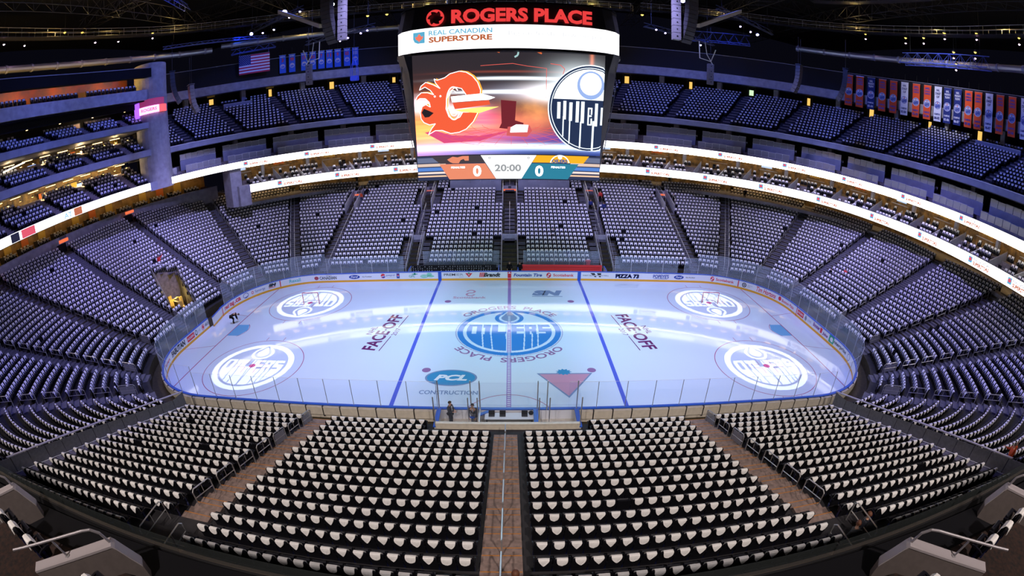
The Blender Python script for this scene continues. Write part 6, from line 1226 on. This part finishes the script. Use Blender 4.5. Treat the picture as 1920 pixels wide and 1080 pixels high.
for i, (a, num, nm) in enumerate(((136.6, '3', 'HAMILTON'), (134.9, '99', 'GRETZKY'), (132.7, '17', 'KURRI'), (131.1, '31', 'FUHR'), (129.5, '7', 'COFFEY'), (128.0, '11', 'MESSIER'), (126.4, '9', 'ANDERSON'), (124.6, 'ROD', 'PHILLIPS'), (123.0, '', 'OILERS'))):
    n = rn(a); rz = math.atan2(n.y, n.x)-PI/2; p = rp(a, 8.4, 30.75)
    banner(tuple(p), rz, 1.02, 2.95, BLUEC, 'blue banner %s, %s from the striped flag' % ('with number '+{'3': 'three', '99': 'ninety-nine', '17': 'seventeen', '31': 'thirty-one', '7': 'seven', '11': 'eleven', '9': 'nine'}[num] if num.isdigit() else ('with red name' if num else 'with white emblem'), ORD[i]), 'retired number banners', [(nm, WHITEC, -.28, .22, .75)]+([(num, REDP, -.85, .6, .55 if len(num) > 1 else .3)] if num else [('I I I', WHITEC, -.85, .6, .6)]), (-1.85, .34), BLUEC)
# striped flag
a = 142.2; n = rn(a); t = empty('national_flag', tuple(rp(141.9, 7.6, 31.4)), 'flag with red and white stripes and starred blue corner left of the blue banners', 'flag', None, math.atan2(n.y, n.x)-PI/2)
FW_, FH = 4.9, 3.05; q = MB()
for k in range(13): z0, z1 = -FH*(k+1)/13, -FH*k/13; q.sweep([[(x, .04*math.sin(x*2), z0), (x, .04*math.sin(x*2), z1), (x, .04*math.sin(x*2)+.02, z1), (x, .04*math.sin(x*2)+.02, z0)] for x in np.linspace(-FW_/2, FW_/2, 9)], None, pm('flag_red', (.55, .03, .08)) if k % 2 == 0 else WHITEC)
q.build('striped_cloth', t); q = MB(); q.box((FW_/2-.95, .05, -FH*3.5/13), (1.9, .04, FH*7/13), NAVY); q.build('blue_canton', t)
q = MB()
for r_ in range(9):
    for c_ in range(6 if r_ % 2 == 0 else 5):
        x = FW_/2-.17-c_*.31-(0 if r_ % 2 == 0 else .155); z = -.12-r_*.175; q.poly([(x+(.055 if k % 2 == 0 else .024)*math.sin(k*PI/5), z+(.055 if k % 2 == 0 else .024)*math.cos(k*PI/5)) for k in range(10)], WHITEC, lambda u, v: (u, .08, v))
q.build('white_stars', t); q = MB(); q.tube([(-FW_/2, 0, .03), (FW_/2, 0, .03)], .04, STEEL, 5); q.tube([(-2.3, 0, 0), (-2.3, 0, 3)], .03, BLS, 4); q.tube([(2.3, 0, 0), (2.3, 0, 3)], .03, BLS, 4); q.build('hanging_bar', t)

# ---------------------------------------------------------------- near stand: divider walls of grey panels
for sd, nm in ((-1, 'left'), (1, 'right')):
    l = L['w'] if sd > 0 else mir(L['w']); t = empty('divider_wall', (l[0]-sd*.5, l[1]+.3, .9), 'grey panel wall with pale top rail splitting the near stand on the %s' % nm, 'divider wall'); o = t.location
    def wp(j, dz=0): return Vector((l[0]-sd*.5+l[2]*j, l[1]+l[3]*j, .9+.305*max(j, 0)+dz))
    j = -1.2
    while j < 15.2:
        a, b = wp(j), wp(j+1.35); q = MB(); g = Vector((.03, 0, 0)); e = (b-a)*.02
        q.hull8([a+e-o-g, b-e-o-g, a+e-o+g, b-e-o+g, a+e-o-g+Vector((0, 0, 1.12)), b-e-o-g+Vector((0, 0, 1.12)), a+e-o+g+Vector((0, 0, 1.12)), b-e-o+g+Vector((0, 0, 1.12))], mat('panel_grey', (.20, .19, .21), .7, noise=.15, nscale=6)); q.build('panel', t); j += 1.35
    a, b = wp(-1.2, 1.15), wp(15.2, 1.15); q = MB(); g = Vector((.09, 0, 0)); q.hull8([a-o-g, b-o-g, a-o+g, b-o+g, a-o-g+Vector((0, 0, .06)), b-o-g+Vector((0, 0, .06)), a-o+g+Vector((0, 0, .06)), b-o+g+Vector((0, 0, .06))], mat('pale_rail', (.50, .47, .52), .6)); q.build('top_rail', t)
    q = MB(); a, b = wp(-.5, .62)-Vector((sd*1.0, 0, 0)), wp(16.5, .55)-Vector((sd*1.0, 0, 0)); q.tube([a, b], .022, WHITEP, 5); [q.tube([a*(1-f)+b*f, a*(1-f)+b*f-Vector((0, 0, .6))], .018, STEEL, 4) for f in np.linspace(0, 1, 9)]; ob = q.build('aisle_rail'); tag(ob, 'thin pale rail running along the seat ends beside the %s panel wall' % nm, 'rail')

# ---------------------------------------------------------------- balcony boxes below the camera
def ybal(x): return -32.35+.0016*x*x*.9
BX = np.linspace(-26, 26, 53)
q = MB(); q.sweep([[Vector((x, ybal(x), 9.6)), Vector((x, ybal(x), 10.98)), Vector((x, ybal(x)-.1, 10.98)), Vector((x, ybal(x)-.1, 9.6))] for x in BX], None, mat('balcony_black', (.012, .012, .014), .5)); struct(q.build('wall_balcony_front'))
q = MB(); q.sweep([[Vector((x, ybal(x)+.01, 10.98)), Vector((x, ybal(x)+.01, 11.01)), Vector((x, ybal(x)-.05, 11.01)), Vector((x, ybal(x)-.05, 10.98))] for x in BX], None, mat('balcony_edge', (.12, .09, .07), .5)); struct(q.build('trim_balcony_edge'))
for i in range(0, 52, 4):
    x0, x1 = BX[i], BX[min(i+4, 52)]; a, b = Vector((x0+.02, ybal(x0)-.06, 11.02)), Vector((x1-.02, ybal(x1)-.06, 11.02)); t = empty('balcony_glass', tuple(a), '%s low dark glass pane from the left along the balcony edge' % ORD[i//4], 'glass pane', 'balcony glass panes'); g = Vector((0, .01, 0)); u = Vector((0, .02, .34)); q = MB()
    q.hull8([a-g-a, b-g-a, a+g-a, b+g-a, a-g+u-a, b-g+u-a, a+g+u-a, b+g+u-a], GLASSC); q.build('pane', t)
CARP = mat('patterned_carpet', (.035, .014, .009), .95, col2=(.006, .004, .004), nscale=9)
q = MB(); q.box((0, -36.0, 11.25), (60, 5.2, .2), CARP); struct(q.build('floor_balcony')); q = MB(); q.box((0, -32.9, 10.9), (52, .9, .2), BLACK); struct(q.build('floor_balcony_step'))
KW = mat('knee_wall', (.14, .115, .11), .8, noise=.1, nscale=6); KC = mat('knee_cap', (.40, .36, .38), .5)
for sx, nm in ((-1, 'left'), (1, 'right')):
    fx = lambda x: x if sx < 0 else .24-x
    for wi, (A, B) in enumerate((((-8.05, -34.45), (-6.62, -33.25)), ((-11.9, -34.2), (-10.85, -32.95)))):
        a, b = Vector((fx(A[0]), A[1], 0)), Vector((fx(B[0]), B[1], 0)); d = (b-a).normalized(); g = Vector((-d.y, d.x, 0)); c = b+d*.32
        t = empty('knee_wall', (b.x, b.y, 11), '%s concrete knee wall with pale cap between balcony boxes, %s side' % ('larger nearer' if wi == 0 else 'smaller farther', nm), 'knee wall', None); o = t.location
        q = MB(); V = []
        for s_ in (-.11, .11): V += [p+g*s_-o for p in (a+Vector((0, 0, 11.0)), a+Vector((0, 0, 12.0)), b+Vector((0, 0, 12.0)), c+Vector((0, 0, 11.35)), c+Vector((0, 0, 10.6)), b+Vector((0, 0, 10.6)))]
        q.add(V, [(0, 1, 2, 3, 4, 5), (11, 10, 9, 8, 7, 6)]+[(k, (k+1) % 6, 6+(k+1) % 6, 6+k) for k in range(6)], KW); q.build('wall_body', t)
        q = MB(); q.sweep([[p+g*s_-o+Vector((0, 0, h)) for s_, h in ((-.12, 0), (.12, 0), (.12, .05), (-.12, .05))] for p in (a+Vector((0, 0, 12)), b+Vector((0, 0, 12)), b+d*.05+Vector((0, 0, 11.93)), c+Vector((0, 0, 11.36)))], None, KC); q.build('cap', t)
        t = empty('balcony_handrail', tuple(b+Vector((0, 0, 12))), 'steel handrail rising from the %s knee wall, %s side' % ('nearer' if wi == 0 else 'farther', nm), 'handrail'); o = t.location; e = a-d*.2 if wi == 0 else a
        q = MB(); q.tube([p-o for p in (b-d*.02+Vector((0, 0, 12.04)), b-d*.10+Vector((0, 0, 12.30)), b-d*.24+Vector((0, 0, 12.43)), b-d*.40+Vector((0, 0, 12.46)), e+d*.3+Vector((0, 0, 12.52)), e+Vector((0, 0, 12.54)))], .028, mat('handrail_steel', (.30, .28, .30), .5, .4), 10); q.build('top_rail', t)
        q = MB(); q.tube([a*.55+b*.45-d*.1+Vector((0, 0, 12.5))-o, a*.55+b*.45+Vector((0, 0, 12.03))-o], .02, MATS['handrail_steel'], 8); q.lathe([(.05, 0), (.05, .02)], tuple(a*.55+b*.45+Vector((0, 0, 12.05))-o), STEEL, 10); q.build('stanchion', t)
# smaller stairs and rails where the near aisles meet the walkway
for sd, nm in ((-1, 'left'), (1, 'right')):
    xb = sd*11.6
    for i, (x, y, z, ln) in enumerate(((xb-sd*.6+sd*1.5, -27.6, 5.5, 1.5), (xb+sd*.2-sd*.9, -28.4, 5.6, 1.3))):
        loop_rail(Vector((x, y, z)), Vector((.15*sd, -1, 0)).normalized(), -.1, ln, '%s white rail at the walkway behind the near stand, %s' % (ORD[i], nm), 'walkway rails', h=1.0)
    t = empty('stair_glass_screen', (xb-sd*.3, -28.9, 5.3), 'tilted grey glass screen at the stair head behind the near stand, %s' % nm, 'glass screen'); q = MB(); q.hull8([Vector((x, y, z)) for z, y in ((0, 0), (.9, -.25)) for y2 in (0, .02) for x in (-.8, .8) for y in (y+y2,)], GLASSD); q.build('pane', t)
q = MB(); q.box((0, -31.2, 5.6), (50, 2.6, .3), mat('walkway_dark', (.02, .016, .014), .8)); struct(q.build('floor_walkway'))
q = MB(); q.box((0, -32.8, 7.0), (52, .2, 5.4), BLACK); struct(q.build('wall_walkway'))

# ---------------------------------------------------------------- people
def person(name_label, loc, rz, J, top, bottom, hair, skirt=None, extra=None, hairlong=False, scale=1.0, shoes=BLACK, number=None):
    """J: joint dict; the body is one skinned surface, clothes and hair are fitted surfaces over it"""
    t = empty('person', loc, name_label, 'person', None, rz); t.scale = (scale,)*3
    def skin(nm, pts, edges, rad, m, parent=t, sub=1):
        me = bpy.data.meshes.new(nm); me.from_pydata(pts, edges, []); me.materials.append(m); o = link(nm, me, parent); mod = o.modifiers.new('skin', 'SKIN'); mod.use_smooth_shade = True
        if not me.skin_vertices: 
            bpy.context.view_layer.objects.active = o
            bm = bmesh.new(); bm.from_mesh(me); bm.verts.layers.skin.verify(); bm.to_mesh(me); bm.free()
        sv = me.skin_vertices[0].data
        for i, r in enumerate(rad): sv[i].radius = r if isinstance(r, tuple) else (r, r)
        sv[0].use_root = True; s_ = o.modifiers.new('sub', 'SUBSURF'); s_.levels = sub; s_.render_levels = sub; return o
    P = J
    names = ['pelvis', 'waist', 'chest', 'neck', 'head0', 'head1', 'sl', 'el', 'wl', 'sr', 'er', 'wr', 'hl', 'kl', 'al', 'tl', 'hr', 'kr', 'ar', 'tr']
    rad = [(.15, .12), (.135, .11), (.155, .12), .055, .075, .10, .065, .045, .03, .065, .045, .03, .09, .062, .04, .035, .09, .062, .04, .035]
    E = [('pelvis', 'waist'), ('waist', 'chest'), ('chest', 'neck'), ('neck', 'head0'), ('head0', 'head1'), ('chest', 'sl'), ('sl', 'el'), ('el', 'wl'), ('chest', 'sr'), ('sr', 'er'), ('er', 'wr'), ('pelvis', 'hl'), ('hl', 'kl'), ('kl', 'al'), ('al', 'tl'), ('pelvis', 'hr'), ('hr', 'kr'), ('kr', 'ar'), ('ar', 'tr')]
    pts = [P[n] for n in names]; rad = list(rad); edges = [(names.index(a), names.index(b)) for a, b in E]
    for sd in 'lr':                                    # hands: palm, four fingers of unequal length and a thumb off its side
        w_ = Vector(P['w'+sd]); d = (w_-Vector(P['e'+sd])).normalized(); s_ = d.cross(Vector((0, 0, 1)) if abs(d.z) < .8 else Vector((0, 1, 0))).normalized(); n = d.cross(s_); palm = w_+d*.06; wi = names.index('w'+sd); pi = len(pts); pts.append(tuple(palm)); rad.append((.036, .018)); edges.append((wi, pi))
        for k, (off, ln) in enumerate(((-.03, .062), (-.01, .075), (.01, .08), (.03, .072))):
            b = palm+s_*off+d*.03; c = b+d*ln*.55+n*.008; e = c+d*ln*.4+n*.022; i0 = len(pts); pts += [tuple(b), tuple(c), tuple(e)]; rad += [.0095, .009, .008]; edges += [(pi, i0), (i0, i0+1), (i0+1, i0+2)]
        b = palm+s_*.045-d*.03; e = b+s_*.02+d*.045; i0 = len(pts); pts += [tuple(b), tuple(e)]; rad += [.011, .009]; edges += [(pi, i0), (i0, i0+1)]
    skin('body', pts, edges, rad, SKIN)
    infl = lambda r, k: (r[0]+k, r[1]+k) if isinstance(r, tuple) else (r+k, r+k)
    base = dict(zip(names, [(.15, .12), (.135, .11), (.155, .12), .055, .075, .10, .065, .045, .03, .065, .045, .03, .09, .062, .04, .035, .09, .062, .04, .035]))
    def cloth(nm, keys, edges, k, m, lerp=None):
        pts = [P[x] if isinstance(x, str) else tuple(Vector(P[x[0]]).lerp(Vector(P[x[1]]), x[2])) for x in keys]; rr = [infl(base[x] if isinstance(x, str) else base[x[0]], k) for x in keys]; return skin(nm, pts, edges, rr, m)
    cloth('jacket' if top is SUIT else 'shirt', ['waist', 'pelvis', 'chest', ('chest', 'neck', .75), 'sl', 'el', ('el', 'wl', .85), 'sr', 'er', ('er', 'wr', .85)], [(0, 1), (0, 2), (2, 3), (2, 4), (4, 5), (5, 6), (2, 7), (7, 8), (8, 9)], .022, top)
    cloth('trousers', ['pelvis', 'hl', 'kl', ('kl', 'al', .9), 'hr', 'kr', ('kr', 'ar', .9)], [(0, 1), (1, 2), (2, 3), (0, 4), (4, 5), (5, 6)], .018, bottom)
    for sd in 'lr': skin('shoe', [P['a'+sd], tuple(Vector(P['a'+sd]).lerp(Vector(P['t'+sd]), .5)), P['t'+sd]], [(0, 1), (1, 2)], [.05, .05, .045], shoes)
    h0, h1 = Vector(P['head0']), Vector(P['head1']); u = (h1-h0).normalized(); f = Vector(P.get('face', (0, 1, 0))).normalized(); f = (f-u*f.dot(u)).normalized(); s_ = f.cross(u); cen = h0.lerp(h1, .75)
    q = MB(); V = []; 
    rows = 6; cols = 14
    for i in range(rows+1):
        th = (PI*.5 if not hairlong else PI*.62)*i/rows
        for k in range(cols):
            a = 2*PI*k/cols; front_ = math.cos(a); r_ = .128; th2 = th*(1-.38*max(0, front_)); V.append(cen+u*(r_*1.05*math.cos(th2)+.012)+f*(r_*math.sin(th2)*front_*.98-.012)+s_*(r_*.86*math.sin(th2)*math.sin(a)))
    q.add(V, [(i*cols+k, i*cols+(k+1) % cols, (i+1)*cols+(k+1) % cols, (i+1)*cols+k) for i in range(rows) for k in range(cols)], hair)
    if hairlong: q.sweep([[cen-f*.10+u*z+s_*x_ + f*y_ for x_, y_ in ((-.11, -.03), (.11, -.03), (.10, .04), (-.10, .04))] for z in (.02, -.08, -.18, -.27)], None, hair)
    q.build('hair', t, True)
    q = MB()
    for sx in (-1, 1):
        e = cen+f*.103+s_*sx*.035+u*.002; q.lathe([(.002, -.008), (.010, -.005), (.011, 0), (.009, .006), (.002, .008)], tuple(e), pm('eye', (.03, .02, .02)), 6); q.lathe([(.002, -.03), (.014, -.02), (.017, .01), (.004, .03)], tuple(cen+s_*sx*.098-u*.01), SKIN, 6)
    q.tube([cen+f*.105+u*.0, cen+f*.128-u*.03, cen+f*.108-u*.036], [.007, .012, .008], SKIN, 6); q.tube([cen+f*.104-u*.062-s_*.025, cen+f*.109-u*.064, cen+f*.104-u*.062+s_*.025], .005, pm('lips', (.35, .10, .09)), 5); q.build('face', t)
    if extra: extra(t, P)
    return t
def stand(lean=0, armL=((-.20, 0, 1.42), (-.27, .02, 1.13), (-.25, .10, .88)), armR=None, spread=.1, bend=0):
    armR = armR or tuple((-x, y, z) for x, y, z in armL); y = lean
    return dict(pelvis=(0, 0, .96), waist=(0, y*.3, 1.12), chest=(0, y*.7, 1.34), neck=(0, y, 1.50), head0=(0, y+.02, 1.58), head1=(0, y+.03, 1.68), sl=armL[0], el=armL[1], wl=armL[2], sr=armR[0], er=armR[1], wr=armR[2], hl=(-.09, 0, .92), kl=(-spread, .03, .50), al=(-spread, -.02, .09), tl=(-spread-.02, .14, .05), hr=(.09, 0, .92), kr=(spread, .03, .50), ar=(spread, -.02, .09), tr=(spread+.02, .14, .05), face=(0, 1, 0))
def sit(h=.45, lean=.0):
    return dict(pelvis=(0, 0, h+.10), waist=(0, lean*.3, h+.28), chest=(0, lean*.7, h+.50), neck=(0, lean, h+.66), head0=(0, lean+.02, h+.74), head1=(0, lean+.04, h+.84), sl=(-.2, lean*.8, h+.58), el=(-.27, .12, h+.32), wl=(-.18, .32, h+.24), sr=(.2, lean*.8, h+.58), er=(.27, .12, h+.32), wr=(.18, .32, h+.24), hl=(-.09, .04, h+.09), kl=(-.12, .46, h+.08), al=(-.12, .44, .09), tl=(-.13, .58, .05), hr=(.09, .04, h+.09), kr=(.12, .46, h+.08), ar=(.12, .44, .09), tr=(.13, .58, .05), face=(0, 1, 0))
ORJ = mat('orange_jersey', (.80, .10, .02), .7); REDJ = mat('red_jersey', (.75, .04, .03), .7)
def tie(t, P): q = MB(); c, w_ = Vector(P['neck']), Vector(P['waist']); f = Vector((0, .135, 0)); q.sweep([[c.lerp(w_, k)+f+Vector((x*s_, 0, 0)) for x, s_ in ((-1, .05*(1-k)+.01), (1, .05*(1-k)+.01))]+[c.lerp(w_, k)+f+Vector((s_, -.03, 0)) for s_ in (.05*(1-k)+.01, -.05*(1-k)-.01)] for k in (.15, .5, .95)], None, WHITEC); q.build('shirt_front', t)
person('person in dark suit standing with hands together in the left penalty box', (-3.45, -13.75, .29), R(-110), stand(0, ((-.20, 0, 1.42), (-.25, .06, 1.15), (-.10, .26, 1.12))), SUIT, SUIT, HAIRD, extra=tie)
person('person in dark suit stooping at the open penalty box gate', (-2.05, -13.75, .29), R(170), stand(.22, ((-.20, .18, 1.36), (-.24, .28, 1.08), (-.20, .36, .84))), SUIT, mat('grey_trousers', (.12, .12, .14), .8), HAIRD, extra=tie)
bend = stand(.0); bend.update(pelvis=(0, -.18, .78), waist=(0, .0, .90), chest=(0, .28, .92), neck=(0, .44, .86), head0=(0, .52, .83), head1=(0, .61, .80), sl=(-.18, .34, .92), el=(-.22, .36, .62), wl=(-.12, .44, .36), sr=(.18, .34, .92), er=(.22, .36, .62), wr=(.12, .44, .36), hl=(-.10, -.18, .74), hr=(.10, -.18, .74), kl=(-.13, .05, .45), kr=(.13, .05, .45), al=(-.12, -.10, .09), ar=(.12, -.10, .09), tl=(-.13, .06, .05), tr=(.13, .06, .05), face=(0, .3, -1))
person('person in black bending over the ice behind the left crease', (-27.9, 1.6, .02), R(-60), bend, BLACK, BLACK, HAIRD, scale=1.05)
for i, (x, y, m, lab) in enumerate(((-.0, 14.3, BLACK, 'person in black standing between the two players benches at the tunnel mouth'), (1.15, 14.2, BLACK, 'second person in black beside the blue-topped divider of the red bench'))): person(lab, (x, y, .02), R(180), stand(), m, BLACK, HAIRD)
person('person in red jersey waving from the seats above the left tunnel opening', (-42.3, 7.6, 4.6), R(-110), stand(0, ((-.20, 0, 1.42), (-.42, .1, 1.5), (-.5, .15, 1.75)), ((.20, 0, 1.42), (.27, .02, 1.13), (.25, .1, .88))), REDJ, REDJ, HAIRD)
person('person in orange jersey with one arm raised at the top of the right near stand', (24.6, -27.9, 5.5), R(55), stand(0, ((-.20, 0, 1.42), (-.36, .12, 1.62), (-.42, .2, 1.92)), ((.20, 0, 1.42), (.34, .1, 1.20), (.42, .3, 1.22))), ORJ, JEANS, HAIRD)
person('person in dark suit and pink tie standing behind the last rows near the right aisle', (12.8, -28.3, 4.72), R(30), stand(0), SUIT, SUIT, HAIRR, extra=lambda t, P: (tie(t, P), None))
person('person with auburn hair leaning forward beside the suited man at the right aisle', (12.0, -28.7, 4.72), R(-20), stand(.15), mat('charcoal_coat', (.05, .055, .06), .8), BLACK, HAIRR, hairlong=False)
person('person with long auburn hair walking down the centre aisle at the bottom edge', (.25, -29.1, 5.3), 0, stand(0), pm('striped_top', (.5, .25, .25)), JEANS, HAIRR, hairlong=True)
def onrow(sec, j, x, **k): return None
far = [(-21.6, 29.5, 6.3, ORJ, JEANS, 'person in orange beside the orange-signed tunnel two blocks left of centre'), (-20.9, 30.6, 6.8, BLACK, BLACK, 'person in black at the tunnel two blocks left of centre'), (12.6, 28.3, 6.2, REDJ, BLACK, 'person in red jersey at the tunnel one block right of centre'), (11.0, 26.7, 5.2, NAVY, BLACK, 'person in navy on the stairs below the tunnel, one block right of centre'), (12.7, 25.9, 5.0, NAVY, BLACK, 'person in navy with red collar just right of the same stairs'),
       (23.7, 29.0, 6.3, BLACK, BLACK, 'person in black on the stairs below the tunnel, two blocks right of centre'), (20.3, 29.0, 6.2, SUIT, BLACK, 'person in dark clothes among the seats left of that tunnel'), (-24.2, 36.0, 8.4, BLACK, BLACK, 'person in black standing in the doorway above the left upper corner aisle'), (5.4, 20.4, 2.9, SUIT, BLACK, 'person in dark clothes among the white shirts right of the far centre aisle'),
       (38.0, 8.0, 2.9, BLACK, BLACK, 'person in black among the seats of the right end stand'), (39.2, 6.6, 3.4, REDJ, BLACK, 'person in red jersey seated in the right end stand'), (36.0, 29.8, 7.9, BLACK, BLACK, 'person in black at the head of the right corner aisle'), (25.7, 37.0, 8.4, pm('aqua_top', (.1, .6, .6)), BLACK, 'person in aqua on the concourse under the lower ribbon'), (-40.0, 12.0, 3.6, ORJ, JEANS, 'person in orange seated in the left corner stand')]
for x, y, z, m, b, lab in far:
    a = math.atan2(-y, -x)-PI/2; person(lab, (x, y, z), a, sit(.45) if 'seated' in lab or 'among' in lab else stand(), m, b, HAIRD)
# ---------------------------------------------------------------- seats and shirts
BP, PP, AP, SP = seat_parts(); HI = MB()
for part in (BP, PP, SP): 
    k = len(HI.v); HI.v += part.v; HI.f += [tuple(a+k for a in f) for f in part.f]; HI.m += [HI.mi(part.mats[i]) for i in part.m]
for sx in (-.265, .265): k = len(HI.v); HI.v += [(x+sx, y, z) for x, y, z in AP.v]; HI.f += [tuple(a+k for a in f) for f in AP.f]; HI.m += [HI.mi(AP.mats[i]) for i in AP.m]
SH = [shirt_mb(k % 3, k) for k in range(8)]
for s in SEATS:
    u, v, d = proj(s['x'], s['y'], s['z']+.7); s['d'] = d; s['in'] = -5 < u < 1925 and -5 < v < 1088
# seats of the balcony boxes
BAL = []
for sx in (-1, 1):
    for i, (x, y) in enumerate(((-6.35, -34.15), (-8.55, -34.0), (-9.35, -33.9), (-10.15, -33.8))): BAL.append(((x if sx < 0 else .24-x), y, sx, i))
vis = sorted([s for s in SEATS if s['in'] and s['sec'] is not None and s['sec'].name.startswith('near_')], key=lambda s: s['d'])[:292]
ids = {id(s) for s in vis}
mesh_b, mesh_p, mesh_a, mesh_s = BP.mesh('backrest'), PP.mesh('seat_pan'), AP.mesh('armrest'), SP.mesh('standard'); SHM = [q.mesh('shirt') for q in SH]
def put_seat(x, y, z, a, lab, slab, shirt, k, grp):
    t = empty('arena_seat', (x, y, z), lab, 'seat', grp, a)
    for nm, me, px_ in (('backrest', mesh_b, 0), ('seat_pan', mesh_p, 0), ('armrest', mesh_a, -.265), ('armrest', mesh_a, .265), ('standard', mesh_s, 0)):
        o = bpy.data.objects.new(nm, me); C.objects.link(o); o.parent = t; o.location.x = px_
    if shirt:
        o = bpy.data.objects.new('shirt', SHM[k % 8]); C.objects.link(o); o.location = (x, y, z); o.rotation_euler = (0, 0, a); tag(o, slab, 'shirt', 'white shirts draped over near seats')
for i, s in enumerate(vis):
    n = s['sec'].name; side = 'right' if n.endswith('right') else 'left'
    if n.startswith('near_centre'): w_ = '%s seat %s of the centre aisle' % (ORD[s['num']], side); r_ = ORD[s['row']]
    elif n.startswith('near_wing'): w_ = '%s seat %s of the %s panel wall' % (ORD[s['num']], 'left' if side == 'right' else 'right', side); r_ = ORD[s['row']]
    else: w_ = '%s seat beyond the %s panel wall' % (ORD[max(0, s['q']-1-s['num'])], side); r_ = ORD[s['row']]
    put_seat(s['x'], s['y'], s['z'], s['a'], 'black seat, %s row up from the ice, %s' % (r_, w_), 'white shirt on %s row from the ice, %s' % (r_, w_), s['shirt'], i*5+s['row'], 'near stand seats')
for x, y, sx, i in BAL: put_seat(x, y, 11.36, R(12*sx), 'black balcony box seat, %s outwards from the knee wall, %s side' % (ORD[i], 'left' if sx < 0 else 'right'), 'white shirt on %s balcony box seat outwards, %s side' % (ORD[i], 'left' if sx < 0 else 'right'), True, i, 'balcony box seats')
rest = [s for s in SEATS if id(s) not in ids]
st = [(s['x'], s['y'], s['z'], s['a'], 1 if s['d'] < 36 and s['in'] else 0) for s in rest]
o = scatter('arena_seats', [seat_low(), HI], st); tag(o, 'thousands of black folding seats filling all stands beyond the near rows', 'seats', kind='stuff')
r_ = random.Random(5); sh = [(s['x'], s['y'], s['z'], s['a'], 1+r_.randrange(8) if s['d'] < 36 and s['in'] else 0) for s in rest if s['shirt'] and not s.get('up')]
SHU = shirt_up(); sh += [(s['x'], s['y'], s['z'], s['a'], 9) for s in rest if s['shirt'] and s.get('up')]; o = scatter('draped_shirts', [shirt_low()]+SH+[SHU], sh); tag(o, 'thousands of white printed shirts draped over the seats of all stands', 'shirts', kind='stuff')
SUBP = {'ring_advert': 'ring_display', 'red_lettering': 'header', 'flaming_letter_picture': 'main_screen', 'round_crest_picture': 'main_screen', 'grid_floor_picture': 'main_screen', 'printed_crest': 'cloth', 'blue_canton': 'striped_cloth', 'white_stars': 'striped_cloth', 'advert': 'screen_panel', 'stitching': 'backrest', 'white_mark': 'backrest', 'advert_lettering': 'board_face', 'advert_emblem': 'board_face', 'infill_panel': 'top_rail', 'hull_seam': 'hull'}
for o in list(bpy.data.objects):
    b = o.name.split('.')[0]
    if b in SUBP and o.parent and o.parent.type == 'EMPTY':
        host = next((c for c in o.parent.children if c.name.split('.')[0] == SUBP[b]), None)
        if host: o.parent = host
print('SEATS', len(SEATS), 'individual', len(vis))
